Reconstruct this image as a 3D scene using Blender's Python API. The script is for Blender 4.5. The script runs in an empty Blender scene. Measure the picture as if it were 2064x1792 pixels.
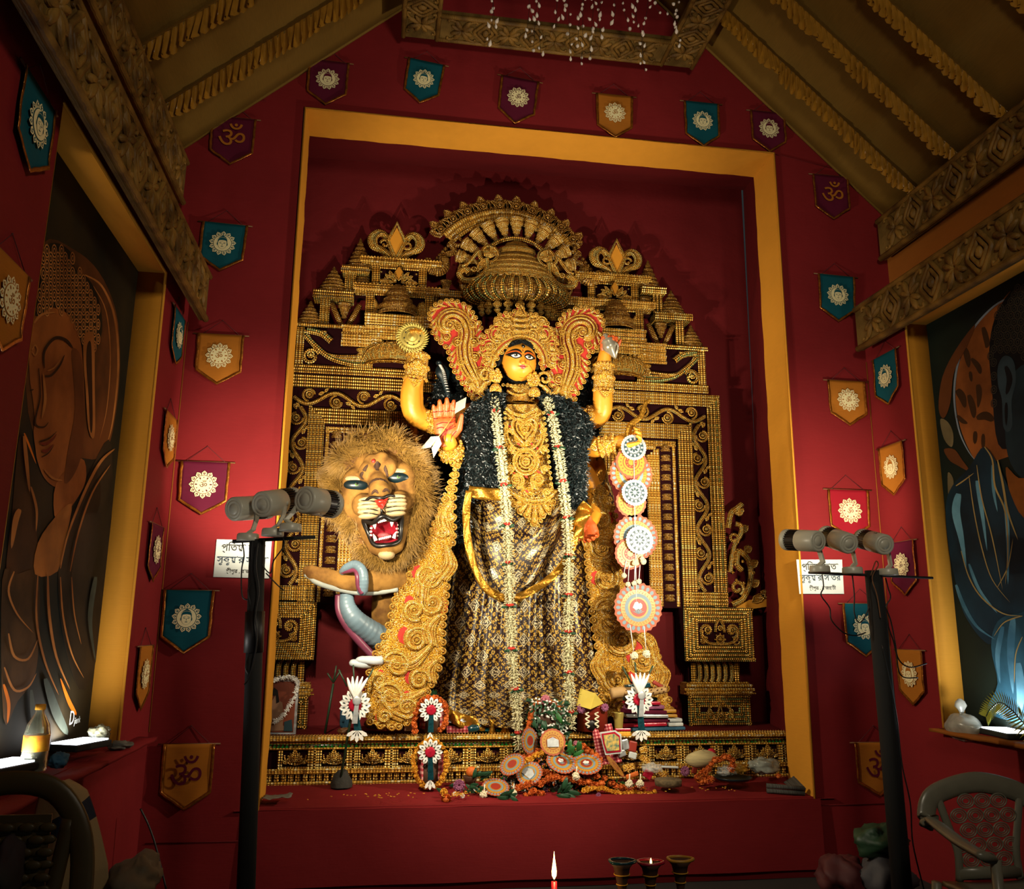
import bpy, bmesh, math, random
from mathutils import Vector as V, Matrix, noise
from mathutils.geometry import tessellate_polygon
random.seed(7)
# ---------------- camera, world, lights, exposure ----------------
F_PX, YAW, PIT, ROL, CH = 1709.2, .150668, .214151, .0089084, 1.5
cy_, sy_, cp_, sp_ = math.cos(YAW), math.sin(YAW), math.cos(PIT), math.sin(PIT)
_f = V((sy_*cp_, cy_*cp_, sp_)); _r = V((cy_, -sy_, 0)); _u = _r.cross(_f)
CR = _r*math.cos(ROL)+_u*math.sin(ROL); CU = _u*math.cos(ROL)-_r*math.sin(ROL)
sc = bpy.context.scene
cam = bpy.data.cameras.new('camera'); camo = bpy.data.objects.new('camera', cam)
sc.collection.objects.link(camo); sc.camera = camo
camo.matrix_world = Matrix((( CR.x, CU.x, -_f.x, 0), (CR.y, CU.y, -_f.y, 0), (CR.z, CU.z, -_f.z, CH), (0, 0, 0, 1)))
cam.sensor_fit = 'HORIZONTAL'; cam.sensor_width = 36; cam.lens = F_PX*36/2064; cam.clip_start = .05
sc.view_settings.view_transform = 'Standard'; sc.view_settings.look = 'None'
sc.view_settings.gamma = 1; sc.view_settings.use_curve_mapping = False
sc.view_settings.exposure = 0.0
w = bpy.data.worlds.new('world'); sc.world = w; w.use_nodes = True
w.node_tree.nodes['Background'].inputs[0].default_value = (.27, .34, .34, 1)
w.node_tree.nodes['Background'].inputs[1].default_value = .065
def light(kind, name, loc, to, power, col, size=.1, spread=None, cone=None, blend=1.0):
    l = bpy.data.lights.new(name, kind); l.energy = power; l.color = col
    if kind == 'AREA':
        l.size = size
        if spread: l.spread = math.radians(spread)
    else: l.shadow_soft_size = size
    if kind == 'SPOT': l.spot_size = math.radians(cone); l.spot_blend = blend
    o = bpy.data.objects.new(name, l); sc.collection.objects.link(o); o.location = loc
    o.rotation_euler = (V(to)-V(loc)).to_track_quat('-Z', 'Y').to_euler()
    return o
# unseen fill light added above the viewer, before the canopy frame; washes the hall
light('AREA', 'hall_fill', (1.2, .6, 3.6), (1.1, 6.0, 3.5), 42, (1.0, .85, .63), .5, spread=126)

def ray(px, py): return CR*((px-1032)/F_PX)+CU*(-(py-896)/F_PX)+_f
def P(px, py, Y):
    d = ray(px, py); return d*(Y/d.y)+V((0, 0, CH))
def Q(px, py, X):
    d = ray(px, py); return d*(X/d.x)+V((0, 0, CH))
def H(px, py, Z):
    d = ray(px, py); return d*((Z-CH)/d.z)+V((0, 0, CH))
def C(h):
    h = h.lstrip('#'); r = [int(h[i:i+2], 16)/255 for i in (0, 2, 4)]
    return tuple(c/12.92 if c <= .04045 else ((c+.055)/1.055)**2.4 for c in r)+(1,)
# ---------------- materials ----------------
class NT:
    def __init__(s, name):
        s.m = bpy.data.materials.new(name); s.m.use_nodes = True; s.t = s.m.node_tree
        s.b = s.t.nodes['Principled BSDF']
    def n(s, typ, **kw):
        x = s.t.nodes.new(typ)
        for k, v in kw.items():
            if k.startswith('i_'): x.inputs[int(k[2:])].default_value = v
            else: setattr(x, k, v)
        return x
    def l(s, a, b): s.t.links.new(a, b)
    def math(s, op, a, b=None, c=None, clamp=False):
        x = s.t.nodes.new('ShaderNodeMath'); x.operation = op; x.use_clamp = clamp
        for i, v in enumerate((a, b, c)):
            if v is None: continue
            if isinstance(v, (int, float)): x.inputs[i].default_value = v
            else: s.l(v, x.inputs[i])
        return x.outputs[0]
    def mix(s, f, a, b):
        x = s.t.nodes.new('ShaderNodeMix'); x.data_type = 'RGBA'
        for i, v in ((0, f), (6, a), (7, b)):
            if isinstance(v, (int, float, tuple)): x.inputs[i].default_value = v
            else: s.l(v, x.inputs[i])
        return x.outputs[2]
    def ramp(s, f, stops, interp='LINEAR'):
        x = s.t.nodes.new('ShaderNodeValToRGB'); e = x.color_ramp; e.interpolation = interp
        while len(e.elements) < len(stops): e.elements.new(.5)
        for i, (p, c) in enumerate(stops): e.elements[i].position = p; e.elements[i].color = c
        s.l(f, x.inputs[0]); return x.outputs[0]
    def bump(s, h, strength=.5, dist=.005):
        x = s.n('ShaderNodeBump'); x.inputs['Strength'].default_value = strength; x.inputs['Distance'].default_value = dist
        s.l(h, x.inputs['Height']); s.l(x.outputs[0], s.b.inputs['Normal'])
def plain(name, col, rough=.6, metal=0, var=.25, scale=6, bump=.0, bscale=60, bdist=.004, sheen=0, emit=0, alpha=1, trans=0, stretch=(1, 1, 1), spec=None, col2=None):
    k = NT(name); c = C(col) if isinstance(col, str) else col
    tc = k.n('ShaderNodeTexCoord'); mp = k.n('ShaderNodeMapping'); mp.inputs['Scale'].default_value = stretch
    k.l(tc.outputs['Object'], mp.inputs[0])
    nz = k.n('ShaderNodeTexNoise'); nz.inputs['Scale'].default_value = scale; nz.inputs['Detail'].default_value = 5
    k.l(mp.outputs[0], nz.inputs[0])
    d = C(col2) if col2 else tuple(x*(1-var) for x in c[:3])+(1,)
    k.l(k.ramp(nz.outputs[0], [(.35, d), (.65, c)]), k.b.inputs['Base Color'])
    k.b.inputs['Roughness'].default_value = rough; k.b.inputs['Metallic'].default_value = metal
    if bump:
        n2 = k.n('ShaderNodeTexNoise'); n2.inputs['Scale'].default_value = bscale; n2.inputs['Detail'].default_value = 4
        k.l(mp.outputs[0], n2.inputs[0]); k.bump(n2.outputs[0], bump, bdist)
    if sheen: k.b.inputs['Sheen Weight'].default_value = sheen
    if emit: k.b.inputs['Emission Color'].default_value = c; k.b.inputs['Emission Strength'].default_value = emit
    if trans: k.b.inputs['Transmission Weight'].default_value = trans
    if alpha < 1: k.b.inputs['Alpha'].default_value = alpha
    if spec is not None: k.b.inputs['Specular IOR Level'].default_value = spec
    return k.m
def cloth(name, col, var=.18, weave=700, rough=.75, wr=.35, sheen=.2):
    k = NT(name); c = C(col)
    tc = k.n('ShaderNodeTexCoord')
    nz = k.n('ShaderNodeTexNoise'); nz.inputs['Scale'].default_value = 2.2; nz.inputs['Detail'].default_value = 6
    k.l(tc.outputs['Object'], nz.inputs[0])
    mp = k.n('ShaderNodeMapping'); mp.inputs['Scale'].default_value = (3, 3, 90); k.l(tc.outputs['Object'], mp.inputs[0])
    n2 = k.n('ShaderNodeTexNoise'); n2.inputs['Scale'].default_value = 4; k.l(mp.outputs[0], n2.inputs[0])
    f = k.math('ADD', k.math('MULTIPLY', nz.outputs[0], .6), k.math('MULTIPLY', n2.outputs[0], .4))
    k.l(k.ramp(f, [(.35, tuple(x*(1-var) for x in c[:3])+(1,)), (.65, c)]), k.b.inputs['Base Color'])
    k.b.inputs['Roughness'].default_value = rough; k.b.inputs['Sheen Weight'].default_value = 0; k.b.inputs['Specular IOR Level'].default_value = .12
    n3 = k.n('ShaderNodeTexNoise'); n3.inputs['Scale'].default_value = 3.0; n3.inputs['Detail'].default_value = 8; k.l(tc.outputs['Object'], n3.inputs[0])
    k.bump(k.math('ADD', n3.outputs[0], k.math('MULTIPLY', n2.outputs[0], .05)), wr, .03)
    return k.m
def beads(name, p=.016, q=None, gap='#2a1206', cols=('#5d3409', '#b77a1c', '#e8c060', '#fff3c8'), stops=(0, .4, .8, 1), metal=.8, rough=.28, shape=.5, tint=None, strength=.9):
    """rows of stitched beads and sequins laid out in the surface's own metre UVs"""
    k = NT(name); q = q or p
    uv = k.n('ShaderNodeTexCoord').outputs['UV']
    vm = k.n('ShaderNodeVectorMath', operation='MULTIPLY'); vm.inputs[1].default_value = (1/p, 1/q, 1); k.l(uv, vm.inputs[0])
    fl = k.n('ShaderNodeVectorMath', operation='FLOOR'); k.l(vm.outputs[0], fl.inputs[0])
    fr = k.n('ShaderNodeVectorMath', operation='FRACTION'); k.l(vm.outputs[0], fr.inputs[0])
    sb = k.n('ShaderNodeVectorMath', operation='SUBTRACT'); sb.inputs[1].default_value = (.5, .5, 0); k.l(fr.outputs[0], sb.inputs[0])
    ln = k.n('ShaderNodeVectorMath', operation='LENGTH'); k.l(sb.outputs[0], ln.inputs[0])
    wn = k.n('ShaderNodeTexWhiteNoise'); wn.noise_dimensions = '2D'; k.l(fl.outputs[0], wn.inputs[0])
    sx = k.n('ShaderNodeSeparateXYZ'); k.l(fl.outputs[0], sx.inputs[0])
    wr = k.n('ShaderNodeTexWhiteNoise'); wr.noise_dimensions = '1D'; k.l(sx.outputs[1], wr.inputs['W'])
    f = k.math('ADD', k.math('MULTIPLY', wn.outputs[0], .62), k.math('MULTIPLY', wr.outputs[0], .38))
    m = k.n('ShaderNodeMapRange', interpolation_type='SMOOTHSTEP'); m.inputs[1].default_value = shape; m.inputs[2].default_value = shape-.17
    k.l(ln.outputs[1], m.inputs[0])
    col = k.ramp(f, [(s_, C(c)) for s_, c in zip(stops, cols)])
    if tint:
        gate = k.math('GREATER_THAN', wr.outputs[0], .72)
        g2 = k.math('MULTIPLY', gate, k.math('GREATER_THAN', wn.outputs[0], .45))
        col = k.mix(g2, col, C(tint))
    k.l(k.mix(m.outputs[0], C(gap), col), k.b.inputs['Base Color'])
    k.b.inputs['Metallic'].default_value = metal
    k.b.inputs['Roughness'].default_value = rough
    h = k.math('SQRT', k.math('MAXIMUM', k.math('SUBTRACT', .25, k.math('MULTIPLY', ln.outputs[1], ln.outputs[1])), 0))
    k.bump(h, strength, p*.9)
    return k.m
def filigree(name, base='#d9982a', dark='#7a4208', hi='#fbe08a', p=.009, metal=.75, rough=.3):
    k = NT(name); uv = k.n('ShaderNodeTexCoord').outputs['UV']
    vo = k.n('ShaderNodeTexVoronoi'); vo.inputs['Scale'].default_value = 1/p; k.l(uv, vo.inputs[0]); vo.voronoi_dimensions = '2D'
    nz = k.n('ShaderNodeTexNoise'); nz.inputs['Scale'].default_value = 25; k.l(uv, nz.inputs[0])
    d = k.math('ADD', vo.outputs['Distance'], k.math('MULTIPLY', k.math('SUBTRACT', nz.outputs[0], .5), .5))
    sc_ = k.n('ShaderNodeSeparateColor'); k.l(vo.outputs['Color'], sc_.inputs[0])
    c1 = k.ramp(sc_.outputs[0], [(0, C(base)), (.7, C(base)), (1, C(hi))])
    k.l(k.mix(k.ramp(d, [(.35, (0, 0, 0, 1)), (.62, (1, 1, 1, 1))]), c1, C(dark)), k.b.inputs['Base Color'])
    k.b.inputs['Metallic'].default_value = metal; k.b.inputs['Roughness'].default_value = rough
    k.bump(k.math('MULTIPLY', d, -1), .9, p)
    return k.m
# ---------------- mesh builder ----------------
WLOC = {}
def link(o, parent, loc):
    sc.collection.objects.link(o); WLOC[o.name] = V(loc)
    if parent is not None: o.parent = parent; o.location = V(loc)-WLOC[parent.name]
    else: o.location = loc
    return o
def tag(o, label=None, cat=None, group=None, kind=None):
    if label: o['label'] = label
    if cat: o['category'] = cat
    if group: o['group'] = group
    if kind: o['kind'] = kind
    return o
def thing(name, loc, label, cat, group=None):
    o = bpy.data.objects.new(name, None); o.empty_display_size = .05
    link(o, None, V(loc)); return tag(o, label, cat, group)
class MB:
    def __init__(s): s.v = []; s.f = []; s.uv = []; s.mi = []; s.m = 0; s.sm = []; s.smooth = True
    def add(s, vs, fs, uvs=None, smooth=None):
        o = len(s.v); s.v += [V(a) for a in vs]
        for i, f in enumerate(fs):
            s.f.append([o+j for j in f]); s.uv.append(uvs[i] if uvs else None); s.mi.append(s.m)
            s.sm.append(s.smooth if smooth is None else smooth)
        return s
    def prism(s, pts, off, smooth=False):
        """flat outline pts (3D) given thickness by the vector off"""
        pts = [V(p) for p in pts]; off = V(off); n = len(pts)
        tri = tessellate_polygon([pts])
        s.add(pts+[p+off for p in pts], [list(t) for t in tri]+[[n+t[2], n+t[1], n+t[0]] for t in tri]+[[i, (i+1) % n, n+(i+1) % n, n+i] for i in range(n)], smooth=smooth)
        return s
    def box(s, a, b):
        (x0, y0, z0), (x1, y1, z1) = a, b
        vs = [(x, y, z) for x in (x0, x1) for y in (y0, y1) for z in (z0, z1)]
        return s.add(vs, [[0, 1, 3, 2], [4, 6, 7, 5], [0, 4, 5, 1], [2, 3, 7, 6], [0, 2, 6, 4], [1, 5, 7, 3]], smooth=False)
    def obox(s, c, ax, ay, az):
        c, ax, ay, az = V(c), V(ax), V(ay), V(az)
        vs = [c+ax*i+ay*j+az*k for i in (-.5, .5) for j in (-.5, .5) for k in (-.5, .5)]
        return s.add(vs, [[0, 1, 3, 2], [4, 6, 7, 5], [0, 4, 5, 1], [2, 3, 7, 6], [0, 2, 6, 4], [1, 5, 7, 3]], smooth=False)
    def tube(s, path, r, n=8, up=None, flat=1.0, cap=True, closed=False, arc=2*math.pi, a0=0):
        """tube or half-round moulding; r number or list; flat squashes along up"""
        path = [V(p) for p in path]; m = len(path)
        R = r if isinstance(r, (list, tuple)) else [r]*m
        vs = []; L = [0]
        for i in range(1, m): L.append(L[-1]+(path[i]-path[i-1]).length)
        nn = n if arc > 6.2 else n+1; pu = None
        for i, p in enumerate(path):
            if closed: t = path[(i+1) % m]-path[i-1]
            else: t = path[min(i+1, m-1)]-path[max(i-1, 0)]
            if t.length < 1e-9: t = V((0, 0, 1))
            t.normalize()
            u = V(up) if up is not None else (pu if pu is not None else (V((0, 0, 1)) if abs(t.z) < .9 else V((1, 0, 0))))
            sd = t.cross(u)
            if sd.length < 1e-6: sd = t.cross(V((.3, 1, .2)))
            sd.normalize(); u2 = sd.cross(t).normalized(); pu = u2
            for j in range(nn):
                a = a0+arc*j/n
                vs.append(p+sd*(math.cos(a)*R[i])+u2*(math.sin(a)*R[i]*flat))
        fs = []; uv = []
        for i in range(m if closed else m-1):
            i2 = (i+1) % m; l1 = L[i+1] if i+1 < m else L[i]+(path[0]-path[-1]).length
            for j in range(n):
                j2 = (j+1) % n if nn == n else j+1
                fs.append([i*nn+j, i*nn+j2, i2*nn+j2, i2*nn+j])
                rr = (R[i]+R[i2])/2; v0, v1 = arc*j/n*rr, arc*(j+1)/n*rr
                uv.append([(L[i], v0), (L[i], v1), (l1, v1), (l1, v0)])
        if cap and not closed and nn == n:
            fs.append(list(range(n))[::-1]); fs.append([(m-1)*n+j for j in range(n)]); uv += [None, None]
        return s.add(vs, fs, uv)
    def lathe(s, c, axis, prof, n=20, flat=1.0, up=(0, -1, 0), uvs=1.0):
        """prof: (height along axis, radius)"""
        c, axis = V(c), V(axis).normalized(); u = V(up)-axis*V(up).dot(axis)
        if u.length < 1e-4: u = V((1, 0, 0))-axis*axis.x
        u.normalize(); sd = axis.cross(u)
        vs = []; L = [0]
        for i in range(1, len(prof)): L.append(L[-1]+math.hypot(prof[i][0]-prof[i-1][0], prof[i][1]-prof[i-1][1]))
        for h, r in prof:
            for j in range(n):
                a = 2*math.pi*j/n
                vs.append(c+axis*h+sd*(math.cos(a)*r)+u*(math.sin(a)*r*flat))
        rm = max(r for h, r in prof); fs = []; uv = []
        for i in range(len(prof)-1):
            for j in range(n):
                j2 = (j+1) % n; fs.append([i*n+j, i*n+j2, (i+1)*n+j2, (i+1)*n+j])
                a, b = 6.283*rm*j/n*uvs, 6.283*rm*(j+1)/n*uvs
                uv.append([(a, L[i]), (b, L[i]), (b, L[i+1]), (a, L[i+1])])
        return s.add(vs, fs, uv)
    def ball(s, c, r, n=10, m=6, ax=(1, 0, 0), az=(0, 0, 1)):
        c = V(c); r = r if isinstance(r, (tuple, list)) else (r, r, r)
        ax, az = V(ax).normalized(), V(az).normalized(); ay = az.cross(ax).normalized(); ax = ay.cross(az)
        vs = []
        for i in range(m+1):
            t = math.pi*i/m
            for j in range(n):
                a = 2*math.pi*j/n
                vs.append(c+ax*(r[0]*math.sin(t)*math.cos(a))+ay*(r[1]*math.sin(t)*math.sin(a))+az*(r[2]*math.cos(t)))
        fs = [[i*n+j, (i+1)*n+j, (i+1)*n+(j+1) % n, i*n+(j+1) % n] for i in range(m) for j in range(n)]
        return s.add(vs, fs)
    def grid(s, fn, nu, nv, uvs=None, closed_u=False):
        """fn(u,v) for u,v in 0..1"""
        vs = [fn(i/nu, j/nv) for j in range(nv+1) for i in range(nu+1)]
        vs = [V(a) for a in vs]; fs = []; uv = []
        sw = uvs or (1, 1)
        for j in range(nv):
            for i in range(nu):
                a = j*(nu+1)+i; fs.append([a, a+1, a+nu+2, a+nu+1])
                uv.append([(i/nu*sw[0], j/nv*sw[1]), ((i+1)/nu*sw[0], j/nv*sw[1]), ((i+1)/nu*sw[0], (j+1)/nv*sw[1]), (i/nu*sw[0], (j+1)/nv*sw[1])])
        return s.add(vs, fs, uv)
    def build(s, name, mats, parent=None, origin=None, solid=0, sub=0, tagd=None, merge=False):
        if not s.v: return None
        xs = [v.x for v in s.v]; ys = [v.y for v in s.v]; zs = [v.z for v in s.v]
        o0 = V(origin) if origin is not None else V(((min(xs)+max(xs))/2, (min(ys)+max(ys))/2, min(zs)))
        me = bpy.data.meshes.new(name); me.from_pydata([tuple(v-o0) for v in s.v], [], s.f)
        if not isinstance(mats, (list, tuple)): mats = [mats]
        for m_ in mats: me.materials.append(m_)
        ul = me.uv_layers.new(name='UVMap'); k = 0
        for pi, p in enumerate(me.polygons):
            p.material_index = s.mi[pi]; p.use_smooth = s.sm[pi]; q = s.uv[pi]
            if q is None:
                nn = p.normal; ax = 1 if abs(nn.y) >= max(abs(nn.x), abs(nn.z)) else (0 if abs(nn.x) > abs(nn.z) else 2)
                for li, vi in zip(p.loop_indices, p.vertices):
                    a = s.v[vi]; ul.data[li].uv = (a.x, a.z) if ax == 1 else ((a.y, a.z) if ax == 0 else (a.x, a.y))
            else:
                for li, t in zip(p.loop_indices, q): ul.data[li].uv = t
        if merge:
            bm = bmesh.new(); bm.from_mesh(me); bmesh.ops.remove_doubles(bm, verts=bm.verts, dist=1e-5)
            bmesh.ops.recalc_face_normals(bm, faces=bm.faces); bm.to_mesh(me); bm.free()
        o = bpy.data.objects.new(name, me); link(o, parent, o0)
        if solid:
            md = o.modifiers.new('thick', 'SOLIDIFY'); md.thickness = solid; md.offset = 0
        if sub:
            md = o.modifiers.new('sub', 'SUBSURF'); md.levels = sub; md.render_levels = sub
        return o
def smooth_path(pts, k=6, closed=False):
    """Catmull-Rom through control points (any dimension Vector)"""
    pts = [V(p) for p in pts]; n = len(pts); out = []
    rng = range(n) if closed else range(n-1)
    for i in rng:
        g = (lambda j: pts[j % n]) if closed else (lambda j: pts[max(0, min(n-1, j))])
        p0, p1, p2, p3 = g(i-1), g(i), g(i+1), g(i+2)
        for t in range(k):
            t = t/k; out.append(.5*((2*p1)+(p2-p0)*t+(2*p0-5*p1+4*p2-p3)*t*t+(3*p1-p0-3*p2+p3)*t*t*t))
    if not closed: out.append(pts[-1])
    return out
def text_mesh(body, size, bold=0):
    """writing turned into flat outline geometry: returns verts, faces (x right, y up), centred"""
    cu = bpy.data.curves.new('t', 'FONT'); cu.body = body; cu.size = size; cu.align_x = 'CENTER'; cu.align_y = 'CENTER'; cu.resolution_u = 3; cu.offset = bold
    o = bpy.data.objects.new('t', cu); sc.collection.objects.link(o)
    bpy.context.view_layer.update()
    me = o.to_mesh(); vs = [v.co.copy() for v in me.vertices]; fs = [list(p.vertices) for p in me.polygons]
    o.to_mesh_clear(); bpy.data.objects.remove(o); bpy.data.curves.remove(cu)
    return vs, fs
def put_text(mb, vs, fs, o, ux, uy):
    return mb.add([V(o)+V(ux)*v.x+V(uy)*v.y for v in vs], fs, smooth=False)
# ---------------- shared materials ----------------
M = {}
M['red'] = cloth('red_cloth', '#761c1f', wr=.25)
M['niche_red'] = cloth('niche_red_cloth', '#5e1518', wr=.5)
M['yellow'] = cloth('yellow_cloth', '#c4862a', var=.12, wr=.25)
M['mustard'] = cloth('mustard_ceiling_cloth', '#6e5220', var=.25, wr=.2)
M['orange'] = cloth('orange_wall_cloth', '#8a501c', wr=.2)
M['satin'] = plain('mustard_satin', '#94671f', rough=.32, var=.25, scale=14, bump=.2, bscale=30)
M['maroon'] = cloth('maroon_cloth', '#56122a', wr=.1)
M['scarlet'] = cloth('scarlet_cloth', '#8a1422', wr=.1)
M['teal'] = cloth('teal_cloth', '#0c4c58', wr=.1)
M['jute'] = cloth('orange_jute', '#a8661e', wr=.1, var=.25)
M['cream'] = plain('cream_print', '#e2d6a4', rough=.7, var=.1)
M['ribbon'] = plain('gold_ribbon', '#b06a22', rough=.25, metal=.7, var=.55, scale=30, bump=.6, bscale=80)
M['twig'] = plain('bamboo_stick', '#6b4420', rough=.6)
M['string'] = plain('dark_red_thread', '#4a0f14', rough=.8)
M['black'] = plain('black_paint', '#0c0d0e', rough=.85, var=.4, bump=.2)
M['white'] = plain('white_paper', '#b9bfbd', rough=.6, var=.05)
M['floor'] = plain('dark_floor_mat', '#1c1613', rough=.9, var=.4)
def pad_mat(name, c, c2):
    k = NT(name); tc = k.n('ShaderNodeTexCoord')
    nz = k.n('ShaderNodeTexNoise'); nz.inputs['Scale'].default_value = 8; nz.inputs['Detail'].default_value = 6; k.l(tc.outputs['Object'], nz.inputs[0])
    k.l(k.ramp(nz.outputs[0], [(.35, C(c2)), (.65, C(c))]), k.b.inputs['Base Color']); k.b.inputs['Roughness'].default_value = .55
    k.b.inputs['Sheen Weight'].default_value = 0; k.b.inputs['Specular IOR Level'].default_value = .2
    wv = k.n('ShaderNodeTexWave'); wv.inputs['Scale'].default_value = 30; wv.inputs['Distortion'].default_value = 5; k.l(tc.outputs['Object'], wv.inputs[0])
    k.bump(wv.outputs[0], .35, .004); return k.m
M['pad'] = pad_mat('quilted_velvet', '#7a5a26', '#452f12')
M['padbase'] = pad_mat('quilted_backing', '#6a5228', '#4a3818')
# ---------------- the setting ----------------
XL, XR, YB = -1.29, 3.40, 5.4
XLU, XRU = -1.47, 3.64
def struct(name, mb, m, **k): o = mb.build(name, m, **k); o['kind'] = 'structure'; return o
def st_box(name, m, *bx):
    b = MB()
    for a, c in bx: b.box(a, c)
    return struct(name, b, m)
st_box('floor', M['floor'], ((-2.2, .9, -.06), (4.4, 7.0, 0)))
APX = 1.15; APZ = 6.93
def wl(x): return 4.58+(APZ-4.58)*(x-XLU)/(APX-XLU) if x < APX else 4.58+(APZ-4.58)*(XRU-x)/(XRU-APX)
nx0, nx1, nz0, nz1 = -.66, 2.80, .47, 5.02
b = MB()
def wallpoly(pts):
    b.prism([(x, YB, z) for x, z in pts], (0, .05, 0))
wallpoly([(XLU-.1, 0), (nx0, 0), (nx0, nz1), (nx0, wl(nx0)), (XLU-.1, wl(XLU-.1))])
wallpoly([(nx1, 0), (XRU+.1, 0), (XRU+.1, wl(XRU+.1)), (nx1, wl(nx1)), (nx1, nz1)])
wallpoly([(nx0, nz1), (nx1, nz1), (nx1, wl(nx1)), (APX, APZ), (nx0, wl(nx0))])
wallpoly([(nx0, 0), (nx1, 0), (nx1, nz0), (nx0, nz0)])
struct('wall_back', b, M['red'])
b = MB(); b.tube([(nx0-.25, YB-.004, 5.03), (-1.45, YB-.004, 5.0)], .003, 5); b.tube([(nx1, YB-.004, 5.0), (3.3, YB-.004, 4.92)], .003, 5)
b.tube([(nx0, YB-.003, .3), (-1.25, YB-.003, .3)], .003, 5); b.tube([(nx1, YB-.003, .42), (3.36, YB-.003, .42)], .003, 5)
struct('trim_2', b, M['niche_red'])
# yellow cloth reveal round the altar opening
yr = YB+.34; q_in = .014; nx0 += q_in; nx1 -= q_in; nz1 -= q_in
b = MB(); t = .018
def rev(a0, a1, b1, b0):
    def fn(u, v):
        p = V(a0).lerp(V(a1), v).lerp(V(b0).lerp(V(b1), v), u)
        q = .006*noise.noise(p*5)+.003*noise.noise(p*17); return p+V((q, 0, q))
    b.grid(fn, 4, 60, (yr-YB, 4))
rev((nx0, YB-.012, nz0-.03), (nx0, YB-.012, nz1), (nx0, yr, nz1), (nx0, yr, nz0))
rev((nx0, YB-.012, nz1), (nx1, YB-.012, nz1), (nx1, yr, nz1), (nx0, yr, nz1))
rev((nx1, YB-.012, nz1), (nx1, YB-.012, nz0-.03), (nx1, yr, nz0), (nx1, yr, nz1))
b.tube([(nx0, YB-.012, nz0-.03), (nx0, YB-.012, nz1), (nx1, YB-.012, nz1), (nx1, YB-.012, nz0-.03)], .008, 6)
struct('trim_1', b, M['yellow']); nx0 -= q_in; nx1 += q_in; nz1 += q_in
# altar alcove, draped in red cloth
YN = 6.62
b = MB()
fl = [V((nx0-.02, yr, nz0)), V((nx1+.02, yr, nz0)), V((nx1+.02, yr, nz1)), V((nx0-.02, yr, nz1))]
bk = [V((-.92, YN, .5)), V((3.06, YN, .5)), V((3.10, YN, 5.4)), V((-.92, YN, 5.34))]
def cl(i, j, amp):
    def fn(u, v):
        p = fl[i].lerp(fl[j], u).lerp(bk[i].lerp(bk[j], u), v)
        e = math.sin(math.pi*v)
        return p+V((1, 0, 0))*amp*e*math.sin(u*23+3*noise.noise(p*2)) if abs(fl[i].x-fl[j].x) < .1 else p+V((0, 0, 1))*amp*e*noise.noise(p*3)
    return fn
b.grid(cl(1, 2, .015), 60, 12); b.grid(cl(2, 3, .02), 30, 8); b.grid(cl(3, 0, .015), 60, 12)
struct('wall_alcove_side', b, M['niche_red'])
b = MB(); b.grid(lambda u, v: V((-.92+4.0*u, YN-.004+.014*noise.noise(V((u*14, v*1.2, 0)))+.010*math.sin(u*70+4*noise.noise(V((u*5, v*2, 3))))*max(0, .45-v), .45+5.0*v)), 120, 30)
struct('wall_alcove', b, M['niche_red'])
# red sill cloth, rises slightly to the back
b = MB(); b.grid(lambda u, v: V((nx0-.12+u*(nx1-nx0+.24), YB-.02+v*.62, .462+.045*min(1, v*1.3)+.005*noise.noise(V((u*9, v*4, 0))))), 60, 12)
b.grid(lambda u, v: V((nx0-.02+u*(nx1-nx0+.04), YB-.022-.006*math.sin(u*25)*(1-v)-.01*(1-v), .05+v*.412)), 80, 8)
struct('trim_3', b, M['red'])
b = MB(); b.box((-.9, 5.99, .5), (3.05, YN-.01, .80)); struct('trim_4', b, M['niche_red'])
# side walls with painted openings
def sidewall(s):
    X = XL if s < 0 else XR; y0, y1, z0, z1 = (3.16, 4.80, .90, 3.48) if s < 0 else (3.15, 4.91, .94, 3.52)
    d = -.05 if s < 0 else .05; nm = 'left' if s < 0 else 'right'
    b = MB()
    def f(pts): b.prism([(X, y, z) for y, z in pts], (d, 0, 0))
    f([(.9, 0), (YB, 0), (YB, z0), (.9, z0)]); f([(.9, z0), (y0, z0), (y0, 3.7), (.9, 3.7)])
    f([(y1, z0), (YB, z0), (YB, 3.7), (y1, 3.7)]); f([(y0, z1), (y1, z1), (y1, 3.7), (y0, 3.7)])
    struct('wall_'+nm, b, M['red'])
    XU = XLU if s < 0 else XRU
    b = MB(); b.prism([(XU, .9, 3.5), (XU, YB, 3.5), (XU, YB, 4.62), (XU, .9, 4.62)], (d, 0, 0))
    b.box((min(X, XU), .9, 3.68), (max(X, XU), YB, 3.70)); struct('wall_upper_'+nm, b, M['orange'])
    XI = X+(-.16 if s < 0 else .16)
    b = MB(); q = (lambda x, y, z: (x, y, z))
    b.add([(X, y1, z0), (XI, y1, z0), (XI, y1, z1), (X, y1, z1)], [[0, 1, 2, 3]]); b.add([(X, y0, z1), (X, y1, z1), (XI, y1, z1), (XI, y0, z1)], [[0, 1, 2, 3]])
    b.add([(X, y0, z0), (XI, y0, z0), (XI, y0, z1), (X, y0, z1)], [[0, 1, 2, 3]])
    b.tube([(X, y1, z0), (X, y1, z1), (X, y0, z1)], .006, 6)
    struct('trim_%d' % (5 if s < 0 else 6), b, M['yellow'], solid=.006)
    e = -s*.0
    b = MB(); b.grid(lambda u, v: V((X-s*.10+s*v*.26, y0-.1+u*(y1-y0+.5 if s < 0 else y1-y0+.1), z0-.012+.008*noise.noise(V((u*12, v*3, s))))), 30, 4)
    struct('trim_%d' % (7 if s < 0 else 8), b, M['red'] if s < 0 else M['orange'], solid=.02)
    b = MB(); b.tube([(X-s*.004, YB-.008, .9), (X-s*.004, YB-.008, 3.4)], .0035, 5); struct('trim_%d' % (9 if s < 0 else 10), b, M['orange'])
    return XI, y0, y1, z0, z1
SL = sidewall(-1); SR = sidewall(1)
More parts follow.
